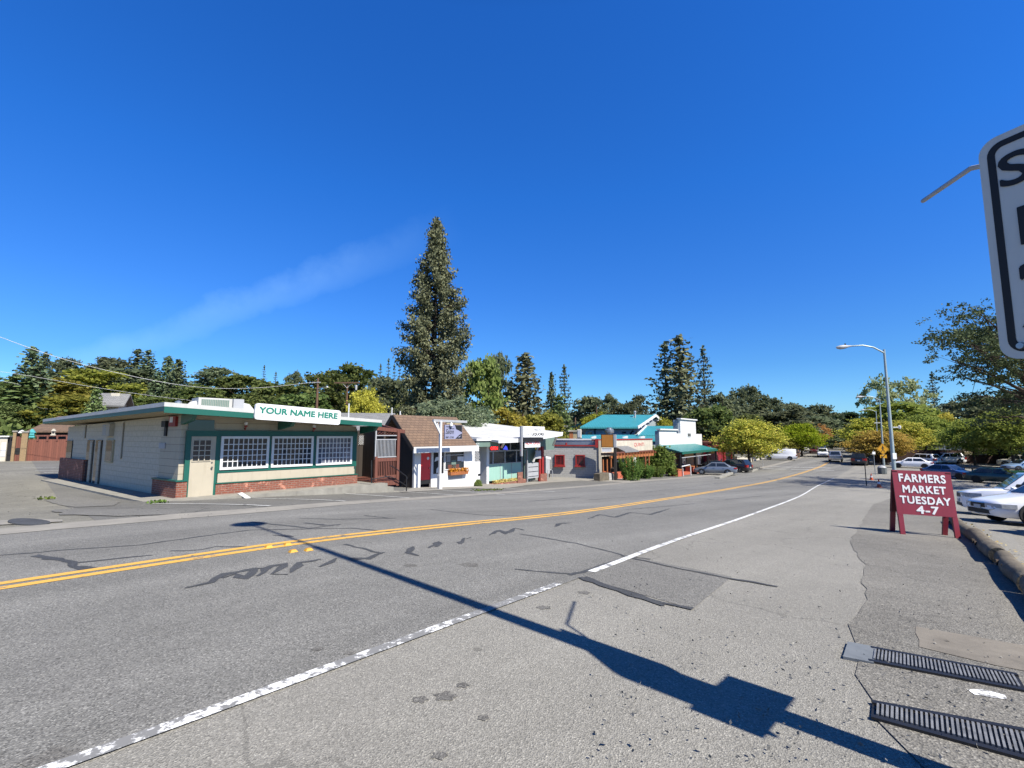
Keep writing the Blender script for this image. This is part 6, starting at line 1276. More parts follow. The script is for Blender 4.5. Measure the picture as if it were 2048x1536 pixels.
def vehicles():
    c = car
    place_car(c('sedan', 'grey', 'silver grey sedan parked nose-in beside the terracotta ramp', 'car', 'parked_car', 2), 1431, 949.5, -63)
    place_car(c('sedan', 'black', 'black car mostly hidden behind the silver grey sedan', 'car', 'parked_car'), 1424, 943, -60)
    place_car(c('suv', 'black', 'black hatchback parked between the silver sedan and the dark litter bin', 'car', 'parked_car'), 1466, 944, -38)
    place_car(c('van', 'white', 'white panel van parked nose-in left of the road', 'van', 'panel_van'), 1560, 920, -58)
    place_car(c('pickup', 'white', 'white pickup truck driving towards the camera left of the centre line', 'pickup truck', 'pickup_truck'), 1646, 914, 212)
    place_car(c('pickup', 'silver', 'silver pickup truck driving away just right of the centre line', 'pickup truck', 'pickup_truck'), 1672, 923, 36)
    place_car(c('suv', 'black', 'big black vehicle seen from behind at the right kerb in tree shade', 'car', 'parked_car'), 1721, 930, 40, sc=1.12)
    place_car(c('suv', 'red', 'dark red car parked at the left kerb before the person', 'car', 'parked_car'), 1628, 907, 210)
    place_car(c('suv', 'blue', 'blue grey car parked at the left kerb behind the white pickup', 'car', 'parked_car'), 1644, 901, 212)
    place_car(c('sedan', 'white', 'white car coming down the far hill on the left side', 'car', 'far_car'), 1655, 891, 214)
    place_car(c('suv', 'black', 'dark car behind the far white car on the hill', 'car', 'far_car'), 1660, 887.5, 214)
    place_car(c('pickup', 'grey', 'grey truck far up the road between the tree shadows', 'pickup truck', 'pickup_truck'), 1702, 897, 36)
    place_car(c('suv', 'black', 'black car parked at the right kerb under the orange trees', 'car', 'parked_car'), 1730, 909, 38)
    # parking lot on the right
    place_car(c('sedan', 'white', 'white coupe parked behind the galvanised lamp post', 'car', 'parked_car', 1, False), 1823, 936, -52)
    place_car(c('suv', 'white', 'white crossover seen from its rear quarter behind the white coupe', 'car', 'parked_car'), 1846, 929, -15)
    place_car(c('suv', 'white', 'white crossover facing left in front of the brown board fence', 'car', 'parked_car', 1), 1893, 927, -72)
    place_car(c('suv', 'white', 'white wagon at the back of the lot left of the black estate', 'car', 'parked_car'), 1998, 922, -28)
    place_car(c('suv', 'black', 'black estate car between the white wagon and the beige one', 'car', 'parked_car'), 2012, 927, -28)
    place_car(c('suv', 'beige', 'beige four wheel drive at the right picture edge', 'car', 'parked_car'), 2040, 933, -38)
    place_car(c('sedan', 'ltblue', 'pale blue car nose at the right picture edge above the green banner', 'car', 'parked_car'), 2052, 942, -80)
    place_car(c('sedan', 'blue', 'dark blue car in the shade behind the market board', 'car', 'parked_car'), 1899, 957, 165)
    place_car(c('sedan', 'green', 'black green car in the shade below the green banner', 'car', 'parked_car'), 1997, 967, 145)
    place_car(c('suv', 'white', 'white crossover right of the market board, its nose towards the log', 'car', 'parked_car', 2), 1921, 1026, -55, (2.3, 0))
    place_car(c('sedan', 'white', 'white sedan in front of the near white crossover with its grille to the log', 'car', 'parked_car', 2), 1972, 1046, -74, (2.37, .3))
    place_car(c('suv', 'black', 'black car nose cut by the right picture edge beside the white sedan', 'car', 'parked_car', 2), 2036, 1066, -88, (2.3, -.9))
vehicles()
# ================================================================== trees
LM = {
 'oak': leaf('oak_leaves', (.030, .040, .020), (.105, .115, .062), .5), 'broad': leaf('mid_green_leaves', (.026, .042, .012), (.095, .115, .032), .5),
 'ygreen': leaf('yellow_green_leaves', (.060, .068, .010), (.20, .175, .03), .6), 'yellow': leaf('yellow_leaves', (.16, .14, .012), (.42, .33, .05), .6),
 'olive': leaf('olive_leaves', (.055, .075, .042), (.15, .18, .10), .6), 'fir': leaf('fir_needles', (.022, .034, .017), (.078, .095, .046), .6, .2, .12),
 'cedar': leaf('bright_cedar_needles', (.030, .050, .014), (.105, .135, .045), .7, .15, .15), 'redwood': leaf('redwood_needles', (.030, .036, .019), (.115, .118, .062), .5, .1, .15),
 'light': leaf('light_green_leaves', (.055, .085, .016), (.17, .205, .055), .6), 'rust': leaf('turning_leaves', (.085, .062, .010), (.22, .15, .025), .5),
 'maple': leaf('yellow_maple_leaves', (.075, .105, .010), (.62, .46, .06), .9, .08), 'lime': leaf('lime_leaves', (.06, .115, .006), (.21, .29, .014), .9, .1),
 'red': leaf('red_orange_leaves', (.16, .055, .02), (.42, .16, .06), .8, .1), 'orange': leaf('orange_maple_leaves', (.12, .105, .014), (.46, .27, .05), .7, .08),
 'goldgreen': leaf('gold_green_leaves', (.08, .10, .010), (.30, .26, .03), .7, .1), 'willow': leaf('soft_green_leaves', (.075, .105, .016), (.18, .22, .04), .6, .08), 'pale': leaf('pale_birch_leaves', (.10, .125, .05), (.26, .28, .12), .6, .1),
 'bush': leaf('hedge_leaves', (.030, .055, .010), (.11, .155, .032), 1.2, .12), 'dark': leaf('deep_green_leaves', (.008, .016, .008), (.028, .044, .018), .5, .1), 'bluefir': leaf('blue_fir_needles', (.026, .042, .032), (.08, .105, .082), .6, .1, .1)}  # 'dark' is a very deep green leaf colour
def crown_round(n_blob=16, clumps=10, per=30, squash=.8, spread=.18, low=.25, leafsz=(.16, .34), gap=.0, sig=.30):
    """unit crown 10 m tall, about 8 m wide: clumps of leaves over the surface of many lobes"""
    cs = []
    for i in range(n_blob):
        a = 2*math.pi*i*.618+NR.uniform(-.3, .3); h = low+(1-low)*((i+.5)/n_blob)**.9; rr = 3.1*math.sin(math.pi*min(1, (h-low)/(1-low)*.80+.16))**.7*NR.uniform(.55, 1.05)
        b = np.array([rr*math.cos(a), rr*math.sin(a), h*9.0]); R = NR.uniform(1.0, 1.75)*(1.15-.35*h)
        for k in range(clumps):
            u = NR.normal(size=3); u /= np.linalg.norm(u); u[2] = abs(u[2])*.9-.25 if NR.random() < .75 else u[2]
            c = b+u*R*np.array([1, 1, squash])*NR.uniform(.75, 1.1); cs.append(c+NR.normal(size=(per, 3))*np.array([sig, sig, sig*.7])*NR.uniform(.6, 1.5))
    return np.concatenate(cs), leafsz
def limbs(mb, pts, r0):
    """trunk with limbs reaching into the crown"""
    h = 10; mb.tube([(0, 0, -.6), (.05, 0, 1.2), (.1, .08, 2.6), (0, .1, 4.6), (.1, 0, 6.8)], [r0*1.25, r0, r0*.8, r0*.55, r0*.2], 8)
    for i in range(9):
        z = 2.0+i*.45; a = i*2.4; L = NR.uniform(1.8, 3.1); e = Vector((math.cos(a)*L, math.sin(a)*L, z+L*NR.uniform(.5, 1.1)))
        m = Vector((e.x*.5+NR.uniform(-.2, .2), e.y*.5, z+L*.25)); mb.tube([(0, 0.05, z), m, e], [r0*.42, r0*.26, r0*.06], 6)
        for k in range(2):
            a2 = a+NR.uniform(-.9, .9); mb.tube([m, m+Vector((math.cos(a2)*.9, math.sin(a2)*.9, .8))], [r0*.2, r0*.05], 5)
def conifer(whorls, per, blen, droop, dens, sz, top=.0, up=.0, rag=.25, shape=1.0, sig=.13):
    """10 m tall, radius about 2 m; sprays of needles along whorled branches"""
    pts = []; br = []
    for i in range(whorls):
        f = (i+.5)/whorls; z = .6+9.2*f**1.0; R = blen*((1-f)**shape*.96+.05)
        for k in range(per):
            a = i*1.1+2*math.pi*k/per+NR.uniform(-.35, .35); L = R*NR.uniform(1-rag, 1+rag*.6)
            n = max(5, int(dens*L)); u = NR.random(n)**.75; x = L*u; dz = -droop*L*u+up*L*u*u
            base = np.stack([np.cos(a)*x, np.sin(a)*x, z+dz], 1); w = sig*(.5+.9*np.sin(np.pi*np.clip(u, 0, 1)))[:, None]
            pts.append(base+NR.normal(size=(n, 3))*w*np.array([1, 1, .55])*(1+.6*L/blen)); br.append(((0, 0, z), (math.cos(a)*L*.9, math.sin(a)*L*.9, z+(-droop+up*.9)*L*.9), L))
    pts.append(np.stack([NR.normal(size=40)*.06, NR.normal(size=40)*.06, NR.uniform(9.2, 10, 40)], 1))
    return np.concatenate(pts), sz, br
SHAPES = {}
def shape(nm, crown, trunk_r, brs=None, mk=None):
    pts, sz = crown[0], crown[1]; me = leaf_quads(pts, *sz); mb = MB()
    if brs is None: limbs(mb, pts, trunk_r)
    else:
        mb.tube([(0, 0, -.6), (0, 0, 3), (0, 0, 7), (0, 0, 9.8)], [trunk_r, trunk_r*.75, trunk_r*.4, .02], 8)
        for a, b, L in brs: mb.tube([a, b], [trunk_r*.14, .01], 4, False)
    w = np.percentile(np.abs(pts[:, :2]), 96); SHAPES[nm] = (me, mb.mesh('trunk'), 2*w, pts[:, 2].max())
shape('roundA', crown_round(18, 11, 26), .26); shape('roundB', crown_round(14, 12, 28, low=.18), .24); shape('roundC', crown_round(22, 9, 26, squash=.9, low=.15), .28)
shape('airy', crown_round(15, 9, 20, low=.3, leafsz=(.13, .26), sig=.26), .16); shape('oak', crown_round(24, 9, 30, squash=.6, low=.22, leafsz=(.13, .27), sig=.26), .38)
shape('dense', crown_round(26, 15, 34, squash=.95, low=.16, leafsz=(.10, .22), sig=.34), .22); shape('street', crown_round(28, 16, 36, squash=.9, low=.36, leafsz=(.09, .20), sig=.36), .16)
c = conifer(30, 7, 2.3, .30, 13, (.10, .24), shape=.85); shape('firA', c, .2, c[2])
c = conifer(24, 6, 1.9, .18, 15, (.10, .22), up=.12, shape=.75, rag=.4); shape('firB', c, .2, c[2])
c = conifer(26, 5, 2.5, .22, 11, (.08, .19), up=.25, shape=.8, rag=.45, sig=.10); shape('sparse', c, .16, c[2])
c = conifer(22, 4, 1.7, .12, 10, (.07, .16), up=.2, shape=.75, rag=.5, sig=.07); shape('thin', c, .13, c[2])
def redwood_big():
    pts = []; br = []
    for i in range(56):
        f = i/55; z = .35+9.4*f
        env = np.interp(f, [0, .12, .35, .52, .62, .70, .77, .84, .93, 1], [1.3, 1.6, 1.72, 1.62, 1.42, 1.25, 1.02, .66, .40, .05])
        for k in range(5):
            a = i*2.1+2*math.pi*k/5+NR.uniform(-.5, .5); L = env*NR.choice([NR.uniform(.45, .7), NR.uniform(.8, 1.12)], p=[.4, .6]); rise = NR.uniform(.1, .4)
            nc = max(2, int(3+4.2*L))
            for q in range(nc):
                u = (.35+.65*(q+NR.random())/nc)**.8; x = L*min(u, 1.02); c = np.array([math.cos(a)*x, math.sin(a)*x, z-.16*L*u+rise*L*u**3]); m = int(17+7*L)
                pts.append(c+NR.normal(size=(m, 3)).clip(-2, 2)*np.array([.085, .085, .075])*(1+.5*u))
            br.append(((0, 0, z), (math.cos(a)*L*.92, math.sin(a)*L*.92, z+.08*L), L))
    pts.append(np.stack([NR.normal(size=90)*.035, NR.normal(size=90)*.035, NR.uniform(9.2, 10, 90)], 1))
    return np.concatenate(pts), (.035, .085), br
c = redwood_big(); shape('redwood', c, .17, c[2])
def bush_shape():
    cs = []
    for i in range(70):
        u = NR.normal(size=3); u /= np.linalg.norm(u); u[2] = abs(u[2]); b = u*np.array([3.6, 3.6, 8.2])*NR.uniform(.6, 1)+np.array([0, 0, .6]); cs.append(b+NR.normal(size=(60, 3))*np.array([.5, .5, .8]))
    return np.concatenate(cs), (.22, .5)
def upright_shape():
    cs = []
    for i in range(80):
        a = NR.uniform(0, 6.28); r = NR.uniform(.2, 2.6); L = NR.uniform(5, 9.5); n = 55; u = NR.random(n)**.8; x = r+u*1.5
        cs.append(np.stack([np.cos(a)*x, np.sin(a)*x, u*L*(1-.08*r)], 1)+NR.normal(size=(n, 3))*.16)
    return np.concatenate(cs), (.13, .34)
shape('bush', bush_shape(), .1); shape('upright', upright_shape(), .1)
_mc = {}
def mcopy(nm, i, mt):
    k = (nm, i, mt.name)
    if k not in _mc: m = SHAPES[nm][i].copy(); m.materials.clear(); m.materials.append(mt); _mc[k] = m
    return _mc[k]
def tree(kind, mat, px, top, w, d, label, cat='tree', name=None, bark='bark', base=None, group=None, lean=0):
    """a tree whose crown reaches the pixel row `top` and is `w` pixels wide, standing at depth d (or at ground pixel base)"""
    g = G(*base) if base else P(px, 871, d); d = g.y; z0 = zt(g.x, g.y); h = P(px, top, d).z-z0; me, tr, W0, H0 = SHAPES[kind]; sx = w/F*d/W0; s = h/H0
    t = thing(name or {'firA': 'conifer_tree', 'firB': 'conifer_tree', 'sparse': 'conifer_tree', 'thin': 'conifer_tree', 'redwood': 'redwood_tree', 'bush': 'bush', 'upright': 'bush'}.get(kind, 'broadleaf_tree'), label, cat, (g.x, g.y, z0), RND.uniform(0, 6.28), group)
    t.scale = (sx, sx, s)
    for nm, i, mt in (('crown', 0, LM[mat]), ('trunk', 1, M[bark])):
        o = bpy.data.objects.new(nm, mcopy(kind, i, mt)); COL.objects.link(o); o.parent = t
    return t
T_ = [
 ('firA', 'fir', 48, 694, 92, 60, 'tallest dark conifer at the far left above the brick gate pillars'), ('firA', 'fir', 74, 704, 58, 66, 'conifer just right of the tallest far left conifer, its top a little lower'),
 ('firB', 'cedar', 20, 752, 120, 58, 'bright feathery cedar low at the left edge above the white shed'), ('dense', 'cedar', 14, 806, 90, 56, 'bright green shrubby tree at the left edge just above the shed roof', 'broadleaf_tree'),
 ('oak', 'oak', 122, 714, 62, 92, 'open topped pine between the far left conifers and the yellow green trees'), ('roundA', 'ygreen', 105, 755, 120, 64, 'yellow green tree right behind the red board fence'),
 ('roundB', 'ygreen', 190, 738, 130, 76, 'yellow green tree whose crown rises left above the hillside house'), ('firA', 'cedar', 186, 776, 60, 45, 'small green cone shaped tree left of the hillside house'),
 ('roundC', 'ygreen', 140, 790, 120, 60, 'lower yellow green tree left of the small green cone'), ('roundA', 'oak', 212, 712, 80, 104, 'dark broad tree on the skyline above the yellow green crowns'),
 ('firB', 'fir', 262, 698, 58, 106, 'left one of the paired skyline conifers above the hillside chimney'), ('firB', 'fir', 284, 700, 55, 104, 'right one of the paired skyline conifers above the hillside chimney'),
 ('roundB', 'oak', 250, 736, 120, 92, 'grey green tree below the paired skyline conifers'), ('firA', 'fir', 325, 712, 60, 92, 'taller left conifer of the pair above the teal roof corner'), ('firA', 'fir', 347, 719, 62, 86, 'shorter right conifer of the pair above the teal roof corner'),
 ('oak', 'oak', 428, 733, 100, 104, 'flat topped oak on the skyline above the air handling duct'), ('roundA', 'broad', 300, 792, 80, 76, 'scrubby bush-like tree right beside the hillside house chimney'),
 ('roundC', 'broad', 385, 768, 110, 80, 'rounded dark green tree behind the left end of the air duct'), ('roundA', 'broad', 478, 748, 100, 98, 'mid green tree right of the flat topped oak'), ('thin', 'fir', 521, 731, 22, 125, 'pole-like thin conifer with a bare top on the skyline left of the pole'),
 ('thin', 'fir', 545, 744, 22, 125, 'small pointed conifer on the skyline, right of the pole-like one'), ('oak', 'oak', 583, 740, 44, 125, 'small open crowned oak left of the utility pole with the lamp'), ('roundB', 'broad', 555, 764, 120, 88, 'broad green tree behind the left part of the name sign'),
 ('roundC', 'broad', 500, 786, 110, 70, 'lower green tree between the air duct and the name sign'), ('oak', 'broad', 645, 740, 110, 100, 'spreading tree behind the utility pole with the lamp'), ('oak', 'broad', 702, 724, 120, 110, 'highest spreading tree behind the crossarm pole'),
 ('roundA', 'broad', 610, 782, 110, 74, 'green tree filling in above the middle of the name sign'), ('dense', 'yellow', 728, 774, 76, 58, 'bright yellow tree right of the crossarm pole'), ('roundB', 'oak', 778, 752, 110, 84, 'grey green tree just left of the great redwood'),
 ('thin', 'fir', 757, 728, 26, 150, 'leftmost of the five thin skyline firs beside the redwood'), ('thin', 'fir', 773, 717, 28, 150, 'tallest of the five thin skyline firs beside the redwood'), ('thin', 'fir', 785, 728, 24, 150, 'middle one of the five thin skyline firs beside the redwood'), ('thin', 'fir', 796, 722, 24, 150, 'fourth of the five thin skyline firs, counted towards the redwood'), ('thin', 'fir', 807, 724, 26, 150, 'thin skyline fir touching the great redwood'),
 ('redwood', 'redwood', 866, 437, 118, 64, 'towering single redwood rising far above everything else'), ('dense', 'olive', 888, 792, 150, 43, 'silvery olive green tree behind the salon roof'), ('roundA', 'light', 965, 708, 84, 78, 'light green loose tree right beside the great redwood'),
 ('roundB', 'oak', 1000, 704, 62, 98, 'dark rounded tree top between the light green tree and the dense pyramidal one'), ('firA', 'redwood', 1050, 706, 116, 82, 'dense pyramidal redwood right of the light green tree'), ('firA', 'fir', 1104, 745, 40, 92, 'narrow pointed fir right of the dense pyramidal redwood'), ('sparse', 'fir', 1130, 729, 52, 104, 'sparse ragged fir right of the narrow pointed fir'),
 ('firA', 'cedar', 1118, 790, 76, 72, 'bright green cedar cone above the small grey roofed house'), ('roundC', 'rust', 1008, 815, 120, 50, 'tree with turning yellow brown leaves behind the liquor shop roof'), ('roundA', 'ygreen', 1085, 822, 100, 56, 'yellow green tree behind the liquor sign'), ('dense', 'olive', 955, 812, 90, 46, 'second silvery tree lower right behind the salon roof'),
 ('roundA', 'oak', 1180, 790, 80, 122, 'grey oak on the skyline left above the teal hall roof'), ('oak', 'oak', 1222, 784, 46, 132, 'round dark oak top above the teal hall roof'), ('roundB', 'oak', 1252, 802, 60, 118, 'dark tree low between the round oak top and the next one'), ('oak', 'oak', 1280, 787, 50, 132, 'dark oak just left of the big ragged redwood pair'),
 ('dense', 'goldgreen', 1192, 824, 70, 82, 'yellow green tree left of the teal hall roof'), ('sparse', 'redwood', 1335, 684, 116, 98, 'left one of the big ragged redwood pair behind the teal hall'), ('firB', 'redwood', 1366, 671, 104, 95, 'taller right one of the big ragged redwood pair'), ('sparse', 'bluefir', 1413, 692, 72, 104, 'thin bare branched conifer right of the ragged redwood pair'),
 ('dense', 'goldgreen', 1330, 834, 44, 82, 'rounded golden bush behind the teal hall gable'), ('dense', 'goldgreen', 1375, 832, 36, 86, 'golden green shrub behind the tall part of the false front'), ('roundA', 'broad', 1425, 808, 90, 84, 'olive green tree behind the right end of the false front'), ('roundC', 'oak', 1445, 786, 90, 104, 'dark oak below the thin bare branched conifer'),
 ('oak', 'oak', 1495, 768, 80, 128, 'highest oak of the grove above the yellow street tree'), ('oak', 'oak', 1468, 792, 80, 116, 'left oak of the grove above the yellow street tree'), ('oak', 'oak', 1535, 792, 90, 126, 'right oak of the grove above the yellow street tree'), ('oak', 'oak', 1590, 803, 76, 150, 'oak above the lime green street tree'), ('oak', 'oak', 1642, 807, 74, 156, 'last oak on the skyline before the road gap'),
 ('roundB', 'oak', 1560, 820, 120, 118, 'lower dark oak behind the white panel van'), ('roundA', 'oak', 1620, 830, 100, 145, 'lower oak behind the red leaved street tree'), ('roundA', 'broad', 1500, 826, 70, 88, 'green tree peeping out behind the top of the yellow street tree'),
 # right of the road
 ('oak', 'dark', 1712, 822, 110, 150, 'dark spreading cedar overhanging the far end of the road'), ('roundA', 'dark', 1690, 838, 60, 170, 'dark tree closing the far end of the road'), ('airy', 'pale', 1762, 748, 62, 112, 'tall loose pale tree left behind the lamp post'), ('airy', 'pale', 1815, 752, 84, 112, 'tall loose pale tree right behind the lamp post'), ('roundA', 'willow', 1800, 800, 110, 96, 'soft green tree below the tall pale trees'),
 ('sparse', 'bluefir', 1875, 744, 50, 118, 'blue grey fir with tiered branches right of the tall pale trees'), ('street', 'willow', 1850, 826, 90, 88, 'soft round tree left of the grey house'), ('roundA', 'yellow', 1882, 822, 60, 100, 'thin yellow tree behind the roof of the grey house'), ('street', 'willow', 1945, 834, 84, 72, 'round light green tree in front of the brown board fence'), ('street', 'willow', 2020, 812, 110, 66, 'large light green tree at the right edge behind the lot'),
 ('roundA', 'broad', 1905, 838, 90, 120, 'dark green tree behind the grey house'), ('roundB', 'oak', 1985, 790, 120, 110, 'dark tree between the two light green lot trees'), ('roundB', 'oak', 2060, 780, 140, 100, 'dark tree at the far right behind the large light green one'), ('roundA', 'oak', 1930, 800, 100, 130, 'dark tree behind the round light green lot tree'), ('roundC', 'dark', 2110, 850, 160, 70, 'dark leaved tree beyond the right picture edge'),
]
for r in T_: tree(*r[:7], name=r[7] if len(r) > 7 else None, bark='barklight' if r[1] in ('pale', 'olive') else 'bark')
# street trees standing at the kerb
tree('street', 'maple', 1487, 834, 104, 0, 'yellow street tree on a slim trunk beside the dark litter bin', base=(1500, 939), name='street_tree')
tree('street', 'lime', 1597, 844, 68, 0, 'lime green street tree behind the white panel van', base=(1604, 913), name='street_tree')
tree('street', 'red', 1628, 843, 50, 0, 'red leaved street tree just right of the lime green one', base=(1632, 901), name='street_tree')
tree('street', 'ygreen', 1552, 866, 60, 0, 'olive green street tree behind the cab of the white van', base=(1560, 913), name='street_tree')
tree('street', 'orange', 1752, 858, 100, 0, 'orange tinted maple nearest the pedestrian warning sign', base=(1766, 928), name='street_tree')
tree('street', 'maple', 1738, 833, 100, 0, 'gold green maple on the left behind the orange tinted one', base=(1752, 914), name='street_tree')
tree('street', 'maple', 1812, 838, 82, 0, 'gold maple right of the lamp post', base=(1812, 922), name='street_tree')
tree('street', 'orange', 1790, 836, 70, 0, 'amber maple behind the lamp post between two gold ones', base=(1792, 915), name='street_tree')
tree('street', 'ygreen', 1712, 852, 50, 0, 'dull green maple at the right kerb farthest up the road', base=(1728, 905), name='street_tree')
# bushes before the pergola
for r in (('upright', 'bush', 1259, 908, 38, 'pointed bush nearest the orange pole sign', (1262, 961)), ('upright', 'bush', 1286, 926, 36, 'broad low bush in the middle of the pergola front', (1287, 957)), ('upright', 'bush', 1311, 930, 34, 'low bush at the foot of the big round one', (1312, 954)), ('bush', 'bush', 1323, 889, 52, 'big round leafy bush at the right end of the pergola', (1325, 952))):
    tree(r[0], r[1], r[2], r[3], r[4], 0, r[5], 'bush', base=r[6], name='bush')
tree('upright', 'bush', 1281, 903, 12, 0, 'climbing vine on the pergola post behind the low bushes', 'vine', base=(1281, 955), name='vine')
tree('bush', 'light', 956, 958, 14, 0, 'small flowering shrub by the downpipe of the liquor shop', 'bush', base=(957, 973), name='bush')
# the big dark oak at the right, its trunk beyond the picture
def big_oak():
    d = 36.; g = P(2170, 871, d); z0 = zt(g.x, g.y); t = thing('oak_tree', 'big dark oak reaching in from the right edge above the parked cars', 'tree', (g.x, g.y, z0)); tb = MB(); cl = []
    tb.tube([(0, 0, -.5), (-.1, 0, 2), (-.3, 0, 4.2)], [.55, .45, .4], 10)
    vx = Vector((-g.y, g.x, 0)).normalized(); ends = []
    for (px, py, dd, r) in ((1905, 720, -1, .16), (1895, 665, 1, .15), (1930, 640, 2, .16), (1960, 628, -2, .15), (2000, 650, 1, .17), (1925, 755, 0, .15), (1940, 690, -3, .15), (1975, 700, 3, .16), (1990, 770, 1, .16), (1995, 835, 0, .16), (2020, 800, -2, .17), (2040, 740, 2, .18), (2060, 660, 0, .18), (2100, 620, 2, .2), (2140, 700, -2, .2), (2110, 780, 3, .2), (2180, 430, 0, .2), (2230, 520, 3, .2), (2290, 400, -1, .22), (2330, 560, 2, .22), (2250, 330, 1, .2), (2380, 460, 0, .22), (2420, 620, 2, .2), (2350, 700, -2, .2), (2200, 640, 0, .22), (2240, 720, 1, .22), (2180, 800, -3, .2), (2290, 780, 0, .2), (2050, 830, 2, .16), (2080, 690, -4, .2), (1950, 790, 2, .15), (2010, 705, -3, .15)):
        p = P(px, py, d+dd)-Vector((g.x, g.y, z0)); m = Vector((p.x*.45-.1, p.y*.5, 4.0+(p.z-4.0)*.55+.4)); tb.tube([(-.3, 0, 3.9), m, m.lerp(p, .55)+Vector((0, 0, .25)), p], [r*1.1, r*.8, r*.4, .03], 6); ends.append((m, p))
    for m, p in ends:
        for k in range(14 if p.z > 9.5 else 5):
            q = m.lerp(p, RND.uniform(.45, 1.05))+Vector((RND.gauss(0, .8), RND.gauss(0, .8), RND.gauss(0, .5)))
            tb.tube([m.lerp(p, RND.uniform(.5, .95)), q], [.03, .01], 4, False)
            for j in range(9 if p.z > 11 else 5): c = np.array(q)+NR.normal(size=3)*np.array([.42, .42, .22])*(1.6 if p.z > 11 else 1); cl.append(c+NR.normal(size=(16, 3))*np.array([.17, .17, .09]))
    tb.build('trunk', M['bark'], t); link('crown', leaf_quads(np.concatenate(cl), .06, .125), LM['oakdark'], t)
LM['oakdark'] = leaf('big_oak_leaves', (.016, .028, .012), (.06, .08, .034), .7, .1, .2)
big_oak()
tree('roundC', 'oak', 2165, 770, 150, 46, 'spreading tree just outside the right edge beside the parked cars'); 
# distant woods closing the skyline behind the single trees
def far_wood(name, px0, px1, top, d0, d1, mat, n):
    cs = []
    for i in range(n):
        px = NR.uniform(px0, px1); d = NR.uniform(d0, d1); g = P(px, 871, d); z0 = zt(g.x, g.y); tp = P(px, top+NR.uniform(0, 14), d).z; r = NR.uniform(2.0, 4.0)
        h = max(3, tp-z0); k = int(14+h*5); a = NR.uniform(0, 6.28, k); zz = NR.random(k)**.6; rr = r*np.sqrt(NR.random(k))*(1.15-zz*.8)
        cs.append(np.stack([g.x+rr*np.cos(a), g.y+rr*np.sin(a), z0+zz*h], 1))
    me = leaf_quads(np.concatenate(cs), .45, 1.0); o = link(name, me, LM[mat]); tag(o, 'distant wooded hillside that reads as one mass behind the separate trees' if px0 < 600 else 'distant tree belt closing the skyline beyond the shops' if px0 < 1000 else 'distant tree belt beyond the parking lot' if px0 < 2000 else 'distant tree belt outside the right edge of the picture', 'woods', kind='stuff')
far_wood('far_wood', -180, 900, 788, 115, 165, 'broad', 900)
far_wood('far_wood', 900, 1700, 826, 140, 200, 'oak', 700)
far_wood('far_wood', 1690, 2300, 842, 130, 180, 'oak', 420)
far_wood('far_wood', 2300, 3600, 830, 110, 170, 'oak', 420)
def undergrowth():
    cs = []
    for i in range(900):
        px = NR.uniform(-150, 1000); d = NR.uniform(50, 115); g = P(px, 871, d)
        if to_st(g.x, g.y)[1] < 48: continue
        z0 = zt(g.x, g.y); h = NR.uniform(1.2, 4.0); k = 46; a = NR.uniform(0, 6.28, k); zz = NR.random(k); rr = h*.8*np.sqrt(NR.random(k))*(1.2-zz*.7); cs.append(np.stack([g.x+rr*np.cos(a), g.y+rr*np.sin(a), z0+zz*h], 1))
    o = link('undergrowth', leaf_quads(np.concatenate(cs), .2, .5), LM['broad']); tag(o, 'scrubby undergrowth between the trees on the hillside', 'undergrowth', kind='stuff')
undergrowth()
